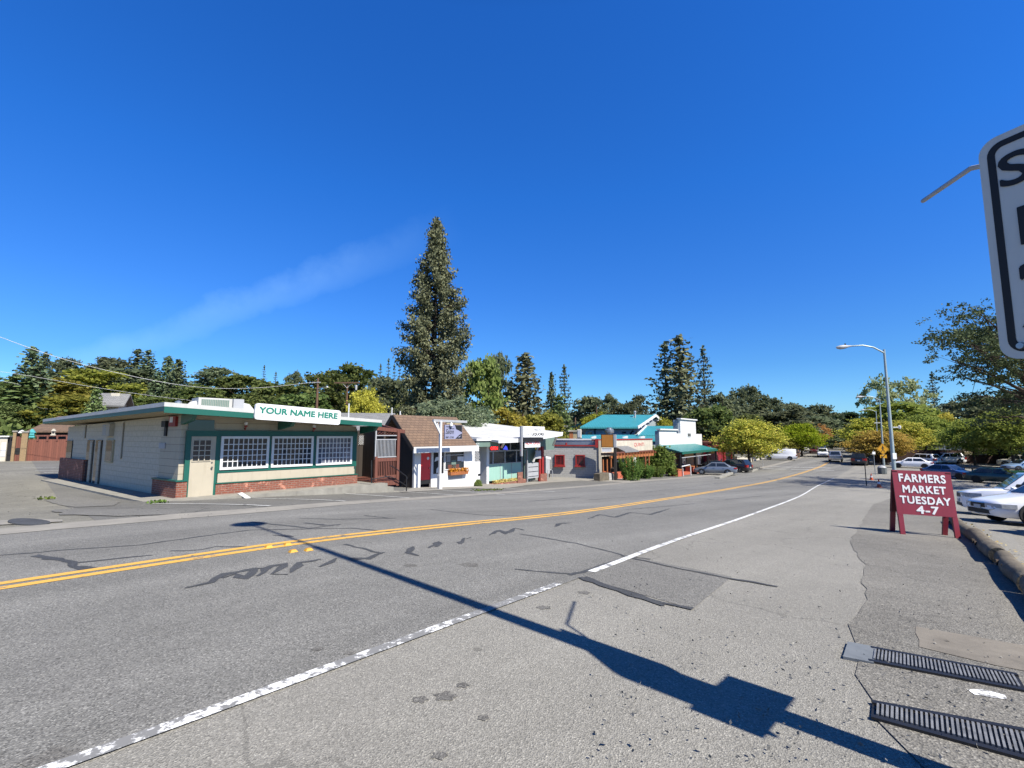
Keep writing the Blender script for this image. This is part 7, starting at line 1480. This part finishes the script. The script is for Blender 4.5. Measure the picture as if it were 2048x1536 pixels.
# ================================================================== street furniture and signs
def market_board():
    a, b = G(1806, 1073), G(1921, 1078); rz = math.atan2(b.y-a.y, b.x-a.x)-math.radians(17); fb = FR(b, rz=rz); wx = -fb.hy(1801, 1073).x; mid = b-fb.ux*wx/2+fb.uy*.26; mid.z = (zt(b.x, b.y)+zt(b.x-fb.ux.x*wx, b.y-fb.ux.y*wx))/2; rl = math.atan2(zt(b.x-fb.ux.x*wx, b.y-fb.ux.y*wx)-zt(b.x, b.y), wx); t = thing('market_board', 'maroon A-frame board reading FARMERS MARKET TUESDAY 4-7 on the road edge', 'sign board', mid, rz); W = wx; k = F/mid.y; t.rotation_euler = (Matrix.Rotation(rz, 3, 'Z') @ Matrix.Rotation(rl, 3, 'Y')).to_euler()
    tilt = math.radians(9.5); H = 122/k/math.cos(tilt)*1.0; zb = (1073-1034)/k
    def leaf_frame(s, nm):
        mats = []
        def Q(x, u, o): return (x, s*(-.26+u*math.sin(tilt))-s*o*math.cos(tilt), u*math.cos(tilt)-o*math.sin(tilt)*-1*0)
        def bx(x0, x1, u0, u1, o0, o1): return MB().hexa([Q(x0, u0, o0), Q(x1, u0, o0), Q(x1, u0, o1), Q(x0, u0, o1), Q(x0, u1, o0), Q(x1, u1, o0), Q(x1, u1, o1), Q(x0, u1, o1)])
        p = bx(-W/2-.01, W/2+.0, zb, H, .0, .018).build('panel', M['maroon'], t)
        for x in (-W/2+.0, W/2-.1): bx(x, x+.1, -.03, zb-.004, -.03, .03).build('leg', M['maroon'], t)
        for x in (-W/2+.0, W/2-.1): bx(x, x+.09, zb, H-.02, -.05, -.001).build('leg_rail', M['maroondark'], t)
        return Q
    Q = leaf_frame(1, 'front'); leaf_frame(-1, 'back')
    x0, x1 = -W/2-.01, W/2; ww = x1-x0; hh = H-zb
    for s, cx, fw, v, h in (('FARMERS', .5, .80, .735, .19), ('MARKET', .51, .74, .49, .175), ('TUESDAY', .5, .86, .245, .175), ('4-7', .52, .38, .03, .18)):
        w = ww*fw; o = link('lettering', text_mesh(s, w, hh*h, bold=.034, ext=.003, space=1.1), M['white'], t); o.location = Q(x0+ww*cx-w/2, zb+hh*v, .022); o.rotation_euler = (-tilt, 0, 0)
    # stencil bridges
    for i, (u, v0, v1) in enumerate(((.175, .735, .9), (.40, .735, .9), (.615, .735, .9), (.83, .735, .9), (.22, .485, .635), (.46, .485, .635), (.72, .485, .635), (.29, .235, .385), (.47, .235, .385), (.66, .235, .385))):
        x = x0+ww*u; z0, z1 = zb+hh*v0, zb+hh*v1; MB().hexa([Q(x, z0, .026), Q(x+.011, z0, .026), Q(x+.011, z0, .02), Q(x, z0, .02), Q(x, z1, .026), Q(x+.011, z1, .026), Q(x+.011, z1, .02), Q(x, z1, .02)]).build('stencil_bridge', M['maroon'], t)
market_board()
def log_barrier():
    pts = [(1902, 1046), (1948, 1082), (2005, 1132), (2075, 1195), (2220, 1330)]; g = [G(*p) for p in pts]
    for i in range(len(g)-1):
        a, b = g[i], g[i+1]; d = (b-a); L = d.length; o = thing('log_barrier', ('weathered log behind the right leg of the market board', 'weathered log next along from the market board, mossy at its end', 'split ended weathered log, second nearest along the lot edge', 'nearest weathered log at the right picture edge')[i], 'log', a, math.atan2(d.y, d.x), 'weathered logs edging the parking lot')
        r0 = .135+.012*RND.uniform(-1, 1); n = 12; P_ = []; R_ = []
        for k in range(n+1): u = k/n; P_.append((u*(L-.04), .03*math.sin(3*u+i), (b.z-a.z)*u+r0*.9+.02*math.sin(7*u+i))); R_.append(r0*(1+.07*math.sin(9*u+i*2)+RND.uniform(-.04, .04)))
        MB().tube(P_, R_, 14).build('log', M['log'], o, True)
        for k in range(2): u = RND.uniform(.2, .8); MB().lathe([(.05, -.02), (.035, .03), (.01, .05)], (u*L, -r0*.92, r0+(b.z-a.z)*u), 8, 'y').build('knot', M['bark'], o)
    cs = []
    for i in range(420):
        u = RND.random()*3.6; k = int(u); f = u-k; p = g[k].lerp(g[k+1], f); d = (g[k+1]-g[k]).normalized(); nrm = Vector((-d.y, d.x, 0)); q = p+nrm*abs(RND.gauss(.12, .22)); cs.append((q.x, q.y, zt(q.x, q.y)+.03+RND.random()*.01))
    tag(link('leaf_litter', leaf_quads(np.array(cs), .015, .04, flat=.85), M['litter']), 'scattered dry leaves along the foot of the logs', 'leaf litter', kind='stuff')
log_barrier()
def pebbles():
    cs = []
    for i in range(700):
        px, py = RND.uniform(1180, 2040), RND.uniform(1080, 1530); p = G(px, py); cs.append((p.x, p.y, zt(p.x, p.y)+.024))
    for i in range(260):
        px, py = RND.uniform(-10, 780), RND.uniform(985, 1040); p = G(px, py); cs.append((p.x, p.y, zt(p.x, p.y)+.03))
    me = leaf_quads(np.array(cs), .006, .016, flat=.3); tag(link('gravel', me, pbr('loose_gravel', (.26, .25, .22), .9, .6, 30)), 'loose grit and small stones strewn over the road edge', 'gravel', kind='stuff')
pebbles()
def weeds(px, py, w, n, label, d=.25):
    a = G(px-w, py); b = G(px+w, py-w*.08); cs = []
    for i in range(n): p = a.lerp(b, RND.random())+Vector((RND.gauss(0, d*.3), RND.gauss(0, d*.3), 0)); cs.append((p.x, p.y, zt(p.x, p.y)+.03+RND.random()*.07))
    tag(link('weeds', leaf_quads(np.array(cs), .02, .06), LM['bush']), label, 'weeds', kind='stuff')
weeds(545, 991, 42, 420, 'weeds growing along the kerb of the cream shop'); weeds(318, 1008, 14, 90, 'weeds at the corner of the walkway'); weeds(90, 1000, 10, 50, 'weeds in the driveway crack')
weeds(975, 983, 30, 160, 'dry weeds before the brick planter')
# ------------------------------------------------------------------ speed sign on its lamp post, just beyond the right edge
def speed_sign():
    base = Vector((2.41, 1.81)); sc = 1.45; tl = P(1942, 290, 1.55*sc); bl = P(2015, 722, 1.55*sc); x0 = (tl.x+bl.x)/2; y0 = 1.55*sc; zb, zt1 = bl.z, tl.z; h = zt1-zb; w = h*.8
    rx = Vector((.36, -.933, 0)).normalized(); rz = math.atan2(rx.y, rx.x); t = thing('speed_limit_sign', 'white SPEED LIMIT sign with black border cut by the right picture edge', 'road sign', (x0, y0, zb), rz)
    def rr(x0, x1, z0, z1, c, n=6):
        p = []
        for cx, cz, a0 in ((x1-c, z1-c, 0), (x0+c, z1-c, 90), (x0+c, z0+c, 180), (x1-c, z0+c, 270)):
            for k in range(n+1): a = math.radians(a0+90*k/n); p.append((cx+c*math.cos(a), cz+c*math.sin(a)))
        return p
    MB().prism(rr(0, w, 0, h, .075), 0, .004).build('panel', M['signface'], t)
    o_, i_ = rr(.032, w-.032, .032, h-.032, .06), rr(.032+.030, w-.062, .062, h-.062, .035); n = len(o_); mb = MB()
    mb.add([(p[0], -.002, p[1]) for p in o_]+[(p[0], -.002, p[1]) for p in i_], [(i, (i+1) % n, n+(i+1) % n, n+i) for i in range(n)]); mb.build('border', M['signblack'], t)
    sf = FR((x0, y0, zb), rz=rz); q0, q1 = sf.hy(1997, 342), sf.hy(2045, 342); za, zc = sf.hy(2015, 375).z, sf.hy(2015, 308).z; s0 = q0.x
    lettering('SPEED', s0, za, w-2*s0, zc-za, M['signblack'], t, -.003, bold=.015, ext=.001); q2 = sf.hy(2038, 450); zl0, zl1 = sf.hy(2044, 490).z, sf.hy(2044, 412).z; lettering('LIMIT', q2.x, zl0, w-2*q2.x, zl1-zl0, M['signblack'], t, -.003, bold=.015, ext=.001)
    q3 = sf.hy(2034, 550); lettering('25', q3.x, h*.12, w-2*q3.x, sf.hy(2046, 518).z-h*.12, M['signblack'], t, -.003, bold=.02, ext=.001)
    for z in (h*.055, h*.93): MB().lathe([(.014, -.012), (.017, -.001)], (.075, 0, z) if z < .5 else (w/2, 0, z), 10, 'y').build('bolt', M['metal'], t)
    c = Vector((x0, y0, 0))+rx*w/2; px_, py_ = c.x+.933*.07, c.y+.36*.07
    lp = thing('street_lamp', 'tall galvanised street lamp just outside the right edge that carries the speed sign', 'street lamp', (px_, py_, 0)); dirv = Vector((-.722, .692, 0))
    MB().tube([(0, 0, 0), (0, 0, 3), (0, 0, 8.1)], [.095, .085, .06], 12).build('pole', M['polegrey'], lp, True); MB().tube([(0, 0, 7.9), dirv*.6+Vector((0, 0, 8.35)), dirv*1.5+Vector((0, 0, 8.6)), dirv*2.0+Vector((0, 0, 8.62))], [.035, .03, .03, .03], 8).build('arm', M['polegrey'], lp, True)
    lh = MB(); e = dirv*2.25+Vector((0, 0, 8.6)); lh.lathe([(.02, -.14), (.24, -.08), (.30, .02), (.2, .11), (.03, .14)], tuple(e), 14); lh.build('lamp_head', M['polegrey'], lp, True)
    # rod behind the sign
    E = P(1846, 402, 2.9); s_ = Vector((px_, py_, 2.75)); pt = P(1941, 337, 2.35)
    rd = thing('steel_rod', 'thin grey rod sticking out behind the speed limit sign', 'rod', s_); MB().tube([(0, 0, 0), pt-s_, E-s_], .013, 8).build('rod', M['greypost'], rd)
    # second plate lower on the post, turned to the road: its shadow lies on the shoulder
    q = thing('parking_plate', 'plain plate lower on the same lamp post, outside the picture', 'road sign', (px_, py_, 0), math.atan2(.692, .722)); z0, z1 = 1.68, 2.12
    MB().box(-.30, .30, -.13, -.125, z0, z1).build('panel', M['signface'], q); MB().box(-.05, .05, -.124, -.11, z1-.08, z1-.02).build('bracket', M['metal'], q)
speed_sign()
# ------------------------------------------------------------------ lamp posts
def lamp_post(d, px, pyb, pyt, head, label, r=.11):
    b = P(px[0], pyb, d); b.z = zt(b.x, b.y); tp = P(px[1], pyt, d); t = thing('street_lamp', label, 'street lamp', b, 0, 'galvanised street lamps'); dx = tp-b
    MB().tube([(0, 0, -.1), (dx.x*.5, 0, dx.z*.5), (dx.x, 0, dx.z)], [r, r*.75, r*.5], 10).build('pole', M['polegrey'], t, True)
    h0, h1 = P(head[0], head[1], d+.3)-b, P(head[2], head[3], d+.3)-b; a = Vector((dx.x, 0, dx.z-.25)); L = h1-a
    MB().tube([a, a+Vector((L.x*.35, 0, L.z*.72)), a+Vector((L.x*.7, 0, L.z*.98)), h1], [r*.42, r*.38, r*.34, r*.34], 8).build('arm', M['polegrey'], t, True)
    ln = (h1-h0).length; c = (h0+h1)/2; mb = MB(); n = 10; u = (h1-h0).normalized(); v = Vector((0, 0, 1)); w = u.cross(v).normalized()
    prof = [(0, .02), (.08, .10), (.3, .17), (.55, .16), (.8, .09), (1, .06)]; vs = []
    for f, rr in prof:
        for k in range(n): an = 2*math.pi*k/n; zz = math.sin(an)*rr*ln*(.75 if math.sin(an) > 0 else .95); vs.append(tuple(h0.lerp(h1, f)+w*math.cos(an)*rr*ln+Vector((0, 0, zz))))
    fs = [(i*n+k, i*n+(k+1) % n, (i+1)*n+(k+1) % n, (i+1)*n+k) for i in range(len(prof)-1) for k in range(n)]+[tuple(range(n)), tuple(range((len(prof)-1)*n, len(prof)*n))]
    hd = mb.add(vs, fs).build('lamp_head', M['greypost'], t, True); q = h0.lerp(h1, .62)
    MB().lathe([(.05, 0), (.05, .1), (.02, .12)], (q.x, q.y, q.z+ln*.1), 8).build('photocell', M['black'], hd)
    return t, b
t, b = lamp_post(33, (1792, 1768), 985, 699, (1672, 695, 1702, 692), 'near galvanised lamp post with curved arm behind the market board', .14)
q = P(1791, 855, 33)-b; MB().tube([(q.x-.2, -.02, q.z), (q.x+.12, -.1, q.z)], .05, 6).build('camera_bracket', M['greypost'], t); MB().lathe([(.05, -.12), (.09, -.02), (.09, .08), (.03, .12)], (q.x+.2, -.1, q.z+.02), 10).build('camera', M['white'], t, True)
MB().box(-.16, .1, -.2, -.12, P(0, 918, 33).z-b.z, P(0, 906, 33).z-b.z).build('pole_plate', M['whitesign'], t)
t, b = lamp_post(62, (1768, 1759), 935, 797, (1712, 794, 1728, 793), 'second lamp post farther along, in front of the tall pale trees', .13)
q = P(1762, 846, 62)-b; MB().tube([(q.x-.9, 0, q.z), (q.x+.1, 0, q.z)], .05, 6).build('cross_arm', M['greypost'], t)
lamp_post(84, (1757, 1752), 925, 822, (1722, 820, 1732, 819.5), 'third and farthest lamp post among the orange maples', .12)
def ped_sign():
    d = 58; b = P(1769, 940, d); b.z = zt(b.x, b.y); k = F/d; t = thing('pedestrian_sign', 'yellow diamond pedestrian crossing sign with an arrow plate beneath', 'road sign', b, math.radians(-8)); zc = P(1766, 898, d).z-b.z; r = 11.5/k
    MB().tube([(0, .06, -.1), (0, .06, zc+r*.9)], .05, 8).build('post', M['metal'], t); MB().prism([(-r, zc), (0, zc-r), (r, zc), (0, zc+r)], -.02, .0).build('panel', M['signyellow'], t)
    mb = MB(); ri, ro = r*.86, r*.93; pts = [(-1, 0), (0, -1), (1, 0), (0, 1)]; mb.add([(p[0]*ro, -.024, zc+p[1]*ro) for p in pts]+[(p[0]*ri, -.024, zc+p[1]*ri) for p in pts], [(i, (i+1) % 4, 4+(i+1) % 4, 4+i) for i in range(4)]); mb.build('border', M['signblack'], t)
    s = r*.95; L = lambda x, z: (x*s, -.026, zc+z*s); mb = MB(); mb.lathe([(s*.1, -.03), (s*.1, -.022)], (0, 0, zc+s*.52), 10, 'y')
    for a, c, w in (((0, .38), (-.02, -.05), .2), ((-.02, -.05), (.2, -.3), .11), ((.2, -.3), (.16, -.55), .1), ((-.02, -.05), (-.14, -.3), .11), ((-.14, -.3), (-.3, -.5), .1), ((.05, .33), (.25, .12), .08), ((-.05, .33), (-.25, .1), .08)): mb.bar(L(*a), L(*c), w*s, .006, up=(0, 1, 0))
    mb.build('walking_figure', M['signblack'], t)
    z1 = P(1766, 909.5, d).z-b.z; z0 = P(1766, 916, d).z-b.z; w = 6/k; MB().box(-w, w, -.02, 0, z0, z1).build('arrow_plate', M['signyellow'], t); m = (z0+z1)/2; mb = MB(); mb.bar((w*.5, -.024, m+.12), (-w*.45, -.024, m-.1), .09, .006, up=(0, 1, 0)); mb.prism([(-w*.7, m-.2), (-w*.15, m-.2), (-w*.6, m+.12)], -.027, -.021); mb.build('arrow', M['signblack'], t)
    d = 57; b = P(1750, 935, d); b.z = zt(b.x, b.y); t = thing('notice_post', 'small white notice on a post left of the pedestrian sign', 'sign', b, 0); z = P(1750, 906, d).z-b.z; k = F/d; MB().tube([(0, .04, -.1), (0, .04, z+.3)], .04, 6).build('post', M['metal'], t); MB().box(-3/k, 3/k, -.01, .01, z-2.5/k, z+2.5/k).build('panel', M['whitesign'], t)
ped_sign()
def small_things():
    c = G(1765, 948); k = F/c.y; t = thing('litter_bin', 'grey concrete litter bin with domed lid in the tree shade', 'litter bin', c); w = 7.5/k; MB().lathe([(w*.9, 0), (w, .05), (w, 12/k), (w*.95, 12.5/k)], n=8).build('drum', M['bingrey'], t); MB().lathe([(w*.98, 12.6/k), (w*.8, 14.5/k), (w*.45, 16.3/k), (.05, 17/k)], n=12).build('lid', M['greypost'], t, True)
    c = G(1487, 941); k = F/c.y; t = thing('wheelie_bin', 'dark wheeled rubbish bin left of the yellow street tree', 'bin', c, .6); w = 5/k; h = 13/k; MB().hexa([(-w*.8, -w*.8, .05), (w*.8, -w*.8, .05), (w*.8, w*.8, .05), (-w*.8, w*.8, .05), (-w, -w, h*.9), (w, -w, h*.9), (w, w, h*.9), (-w, w, h*.9)]).build('body', M['binbrown'], t); MB().box(-w*1.05, w*1.05, -w*1.1, w*1.05, h*.901, h).build('lid', M['plastic'], t)
    for x in (-1, 1): MB().lathe([(.1, -.03), (.1, .03)], (x*w*.8, w*.9, .1), 10, 'x').build('wheel', M['tyre'], t)
    cn = None
    for px, py, h, l in ((1743, 960, 12.5, 'orange traffic cone farther away, left one'), (1758.5, 975, 16.5, 'orange traffic cone nearer the market board, right one')):
        c = G(px, py); k = F/c.y; hh = h/k
        t = thing('traffic_cone', l, 'traffic cone', c, .3, 'orange traffic cones'); r = hh*.24; MB().box(-r*1.35, r*1.35, -r*1.35, r*1.35, 0, hh*.05).build('foot', M['cone'], t); MB().lathe([(r, hh*.051), (r*.66, hh*.42)], n=14).build('lower_cone', M['cone'], t, True); MB().lathe([(r*.66, hh*.421), (r*.45, hh*.68)], n=14).build('reflective_collar', M['whitesign'], t, True); MB().lathe([(r*.45, hh*.681), (r*.18, hh)], n=14).build('cone_tip', M['cone'], t, True)
    c = G(1733, 972); k = F/c.y; t = MB(); t.tube([(0, 0, -.1), (0, 0, 44/k)], .035, 8); tag(t.build('marker_post', M['black'], loc=c), 'thin black upright post beside the cones', 'post')
    c = G(1526, 934); k = F/c.y; t = thing('kerb_sign', 'thin grey sign post right of the yellow street tree', 'sign post', c, .5); MB().tube([(0, 0, -.1), (0, 0, 28/k)], .04, 6).build('post', M['greypost'], t); MB().box(-.2, .2, -.05, -.03, 20/k, 28/k).build('panel', M['metal'], t)
    for px, py, px2, py2, l in ((1440, 957.5, 1468, 951, 'long concrete wheel stop in front of the silver sedan tail'), (1505, 944.5, 1520, 938, 'concrete kerb nose beside the yellow street tree')):
        a, b = G(px, py), G(px2, py2); d = b-a; t = MB(); t.box(0, d.length, 0, .5, -.1, .16); o = tag(t.build('kerb_block', M['concrete'], loc=a, rz=math.atan2(d.y, d.x), bevel=.04), l, 'kerb', 'concrete kerb noses')
    # lot fence with banner
    pts = [G(1860, 949), G(1930, 950), G(1985, 952), G(2070, 955)]; a = pts[0]; d = pts[3]-a; rz = math.atan2(d.y, d.x); L = d.length; k = F/a.y; h = 14.5/k; t = thing('lot_fence', 'low black rail fence across the parking lot', 'fence', a, rz); zf = lambda x: (pts[3].z-a.z)*x/L
    MB().bar((0, 0, h), (L, 0, h+zf(L)), .1, .14).build('top_rail', M['black'], t)
    for i in range(8): x = L*i/7; MB().box(x-.07, x+.07, -.07, .07, zf(x)-.2, zf(x)+h-.07).build('post', M['black'], t)
    MB().bar((0, 0, h*.35), (L, 0, h*.35+zf(L)), .05, .08).build('lower_rail', M['black'], t)
    bq = thing('green_banner', 'dark green banner tied to the lot fence near the right edge', 'banner', a+d*(.45), rz); MB().hexa([(0, -.12, h*.15), (L*.55, -.12, h*.15+zf(L*.55)), (L*.55, -.10, h*.15+zf(L*.55)), (0, -.10, h*.15), (0, -.12, h*.85), (L*.55, -.12, h*.85+zf(L*.55)), (L*.55, -.10, h*.85+zf(L*.55)), (0, -.10, h*.85)]).build('cloth', pbr('green_cloth', (.01, .10, .05), .7, .15, 2), bq)
    q = G(1962, 951); g = thing('fence_notice', 'small grey notice fixed to the lot fence left of the green banner', 'sign', q, rz); MB().box(-.6, .2, -.2, -.15, h*.45, h*.95).build('panel', M['greypost'], g)
    # brown boundary fence behind the lot
    a = G(1835, 926); b = P(2140, 905, 72); b.z = zt(b.x, b.y); d = b-a; L = Vector((d.x, d.y, 0)).length; rz = math.atan2(d.y, d.x); t = thing('boundary_fence', 'dark brown board fence along the back of the parking lot', 'fence', a, rz); k = F/a.y; h = 2.1; ex = 0
    MB().hexa([(-6, 0, -.4), (L, 0, d.z-.4), (L, .1, d.z-.4), (-6, .1, -.4), (-6, 0, h), (L, 0, d.z+h), (L, .1, d.z+h), (-6, .1, h)]).build('boards', boards('dark_red_boards', (.060, .026, .018), .2, False, .5, .06, .85, .3), t)
    fr = FR(a, rz=rz); q = fr.rect(1927, 902.5, 1972, 909.5, -.05); g = a+fr.ux*q[0]-fr.uy*.06; s = thing('lot_sign', 'weathered pale framed board on the brown boundary fence', 'sign', (g.x, g.y, g.z+q[2]), rz); W, hh = q[1]-q[0], q[3]-q[2]; MB().box(0, W, -.04, 0, 0, hh).build('frame', M['stucco'], s); MB().box(.1, W-.1, -.06, -.041, .08, hh-.08).build('panel', M['soffit'], s)
small_things()
# ------------------------------------------------------------------ utility poles and cables
def utility():
    def upole(px, top, pb, d, label, r=.15):
        b = P(px, 871, d); b.z = zt(b.x, b.y); h = P(px, top, d).z-b.z; t = thing('utility_pole', label, 'utility pole', b, 0); MB().tube([(0, 0, -.3), (0, 0, h*.5), (0, 0, h)], [r*1.15, r, r*.75], 9).build('pole', M['pole'], t, True); return t, b, h
    t, b, h = upole(631, 756, 815, 52, 'wooden utility pole with a street light arm behind the name sign')
    MB().tube([(-.55, 0, h-.55), (0, -.1, h-.5), (.35, -.1, h-.5)], .06, 6).build('cross_arm', M['greypost'], t); MB().tube([(0, -.1, h-1.25), (.5, -.1, h-1.05), (.95, -.1, h-1.02)], .04, 6).build('lamp_arm', M['metal'], t); MB().lathe([(.02, -.06), (.11, 0), (.12, .08), (.04, .14)], (1.1, -.1, h-1.06), 10).build('lamp_head', M['white'], t, True)
    t, b, h = upole(691, 764, 825, 58, 'wooden utility pole with a long crossarm and V braces', .13); MB().bar((-1.6, 0, h-.1), (1.6, -.3, h-.12), .14, .16).build('cross_arm', M['pole'], t)
    for s in (-1, 1): MB().bar((s*.55, -.08, h-.2), (0, -.1, h-.75), .05, .03).build('brace', M['white'], t)
    MB().lathe([(.12, -.25), (.14, 0), (.14, .3), (.05, .36)], (1.15, -.2, h-.75), 10).build('transformer', M['greypost'], t)
    t, b, h = upole(1046, 829, 860, 66, 'short looking utility pole behind the liquor sign', .14); MB().tube([(0, 0, h-.6), (-.5, 0, h-.35), (-.9, 0, h-.7)], .05, 6).build('lamp_arm', M['metal'], t)
    t, b, h = upole(1151, 835, 868, 90, 'dark utility pole left of the teal hall roof', .15)
    t, b, h = upole(1194, 810, 850, 110, 'thin pale utility pole on the skyline left of the round dark oak', .15)
    t, b, h = upole(101, 813, 832, 58, 'short wooden pole with a cable below the yellow green trees', .13)
    def cable(pts, r, label):
        P_ = [P(*p) for p in pts]; out = []
        for i in range(len(P_)-1):
            p0 = P_[max(i-1, 0)]; p1, p2 = P_[i], P_[i+1]; p3 = P_[min(i+2, len(P_)-1)]
            for k in range(10):
                u = k/10; out.append(.5*((2*p1)+(p2-p0)*u+(2*p0-5*p1+4*p2-p3)*u*u+(3*p1-p0-3*p2+p3)*u**3))
        out.append(P_[-1]); mb = MB(); mb.tube(out, r, 5); tag(mb.build('overhead_cable', M['wire']), label, 'cable')
    cable([(-120, 626, 30), (0, 674, 32), (120, 716, 34), (240, 747, 37), (360, 770, 40), (450, 777, 44), (540, 774, 48), (629, 764, 52)], .017, 'main sagging overhead cable running from upper left to the utility pole')
    cable([(-60, 735, 34), (60, 752, 36), (180, 773, 38), (300, 791, 40), (400, 803, 42)], .011, 'thinner lower cable sloping down to the cream shop roof')
    cable([(-40, 755, 40), (20, 765, 42), (42, 771, 43)], .014, 'short cable seen against the far left conifer'); cable([(70, 812, 50), (85, 817, 54), (101, 818, 58)], .014, 'short cable reaching the small wooden pole')
    for px, top, d, l, r in ((698, 807, 36, 'thin white vent pipe on the grey shingle roof, near the crossarm pole', .05), (784, 815, 33, 'thin white mast at the peak of the brown salon roof', .04)):
        p = P(px, top, d); t = MB(); t.tube([(0, 0, -1.6), (0, 0, 0)], r, 6); tag(t.build('vent_pipe', M['white'], loc=p), l, 'pipe')
utility()
# ------------------------------------------------------------------ salon sign post
def salon_post():
    fr = FS; H = fr.hy; y = -2.0; b = H(879, 980, y); w = fr.o+fr.ux*b.x+fr.uy*y; z0 = zt(w.x, w.y); t = thing('salon_sign_post', 'white timber post with a bracket arm in front of the salon', 'sign post', (w.x, w.y, z0), fr.rz); L = lambda px, py: Vector((H(px, py, y).x-b.x, 0, H(px, py, y).z+fr.o.z-z0)); W = 7.5/F*w.y
    mb = MB(); m = L(879, 950).z; tp = L(880, 842).z; mb.box(-W*.5, W*.5, -W*.5, W*.5, -.2, m); mb.build('base_casing', M['white'], t, bevel=.01); MB().box(-W*.28, W*.3, -W*.3, W*.3, m+.001, tp).build('post', M['white'], t)
    a0, a1 = L(866, 841), L(933, 843); MB().bar((a0.x, 0, a0.z), (a1.x, 0, a1.z-.02), .1, .13).build('arm', M['greypost'], t)
    p = L(879, 868); MB().bar((a0.x+.05, -.03, a0.z-.05), (-.03, -.03, p.z), .07, .08).build('brace', M['white'], t); MB().bar((a0.x+.28, .03, a0.z-.05), (-.03, .03, p.z+.15), .05, .06).build('brace', M['white'], t)
    q = L(900, 845); MB().lathe([(.03, -.02), (.09, -.12), (.1, -.2), (.03, -.26)], (q.x, -.1, q.z+.02), 10).build('spot_lamp', M['white'], t, True)
    r = fr.rect(889, 850, 923.5, 878, y); g = fr.o+fr.ux*r[0]+fr.uy*y; s = thing('salon_sign', 'hanging lavender and black sign board reading Salon', 'sign', (g.x, g.y, g.z+r[2]), fr.rz); W, h = r[1]-r[0], r[3]-r[2]; lav = pbr('lavender_sign_paint', (.30, .31, .44), .6, .1, 2)
    MB().box(0, W, -.03, .03, 0, h).build('panel', lav, s)
    MB().prism([(W*.56, h*.99), (W*.985, h*.99), (W*.985, h*.48), (W*.80, h*.62), (W*.64, h*.70), (W*.60, h*.88)], -.036, -.031).build('hair_silhouette', M['black'], s)
    MB().prism([(W*.60, h*.02), (W*.985, h*.02), (W*.985, h*.40), (W*.82, h*.28), (W*.72, h*.16)], -.036, -.031).build('hair_silhouette', M['black'], s)
    MB().prism([(W*.72, h*.12), (W*.93, h*.26), (W*.86, h*.12)], -.04, -.037).build('hair_highlight', lav, s)
    lettering('Salon', W*.04, h*.36, W*.46, h*.36, M['signblack'], s, -.034, shear=.35); lettering('HAIR', W*.06, h*.82, W*.2, h*.1, M['signblack'], s, -.034); lettering('DESIGN', W*.2, h*.7, W*.32, h*.09, M['signblack'], s, -.034); lettering('887-2785', W*.05, h*.06, W*.46, h*.12, M['signblack'], s, -.034)
    for x in (.1, W-.15): MB().tube([(x, 0, h+.001), (x, 0, h+.28)], .015, 5).build('hook', M['steeldark'], s)
    for x0, x1 in ((.12, W*.5), (W*.54, W-.12)): MB().box(x0, x1, -.02, .02, h+.04, h+.22).build('slat', M['soffit'], s)
salon_post()
poly_sheet('sidewalk', [(800, 985), (880, 981), (945, 977), (1000, 979), (1050, 971), (1100, 965.5), (1160, 962), (1230, 964), (1260, 965), (1258, 955), (1190, 955), (1100, 952), (1040, 960), (985, 967), (940, 969), (830, 974)], M['gutterc'], .02, .6)
# ------------------------------------------------------------------ the person by the van
def person():
    c = G(1597.5, 917); t = thing('person', 'person in dark shirt and tan shorts walking behind the white van', 'person', c, math.radians(150)); h = 17.5/F*c.y; k = h/1.75
    def skin(name, joints, edges, mt, parent):
        me = bpy.data.meshes.new(name); me.from_pydata([tuple(Vector(p)*k) for p, r in joints], edges, []); o = link(name, me, mt, parent); m = o.modifiers.new('skin', 'SKIN'); s = o.modifiers.new('sub', 'SUBSURF'); s.levels = 1; s.render_levels = 2
        sv = me.skin_vertices[0].data
        for i, (p, r) in enumerate(joints): sv[i].radius = (r*k, r*k)
        sv[0].use_root = True; return o
    J = [((0, 0, .95), .13), ((0, 0, 1.2), .135), ((0, .01, 1.40), .12), ((0, .02, 1.52), .055), ((0, .03, 1.62), .085), ((0, .03, 1.70), .07),
         ((.19, 0, 1.40), .06), ((.25, .05, 1.13), .045), ((.26, .14, .90), .035), ((.26, .17, .82), .03), ((-.19, 0, 1.40), .06), ((-.25, -.05, 1.13), .045), ((-.26, -.02, .90), .035), ((-.26, .0, .82), .03),
         ((.10, 0, .86), .10), ((.10, .12, .5), .07), ((.10, .02, .09), .045), ((.10, .13, .03), .035), ((-.10, 0, .86), .10), ((-.10, -.06, .5), .07), ((-.10, -.24, .12), .045), ((-.10, -.14, .03), .035)]
    E_ = [(0, 1), (1, 2), (2, 3), (3, 4), (4, 5), (2, 6), (6, 7), (7, 8), (8, 9), (2, 10), (10, 11), (11, 12), (12, 13), (0, 14), (14, 15), (15, 16), (16, 17), (0, 18), (18, 19), (19, 20), (20, 21)]
    skin('body', J, E_, M['skin'], t)
    skin('shirt', [((0, 0, .92), .155), ((0, 0, 1.2), .155), ((0, .01, 1.40), .14), ((.19, 0, 1.40), .085), ((.24, .03, 1.2), .07), ((-.19, 0, 1.40), .085), ((-.24, -.03, 1.2), .07)], [(0, 1), (1, 2), (2, 3), (3, 4), (2, 5), (5, 6)], M['shirt'], t)
    skin('shorts', [((0, 0, .92), .15), ((.10, 0, .84), .125), ((.10, .10, .52), .10), ((-.10, 0, .84), .125), ((-.10, -.05, .52), .10)], [(0, 1), (1, 2), (0, 3), (3, 4)], M['shorts'], t)
    skin('hair', [((0, .015, 1.68), .088), ((0, .01, 1.73), .075)], [(0, 1)], M['hair'], t)
person()
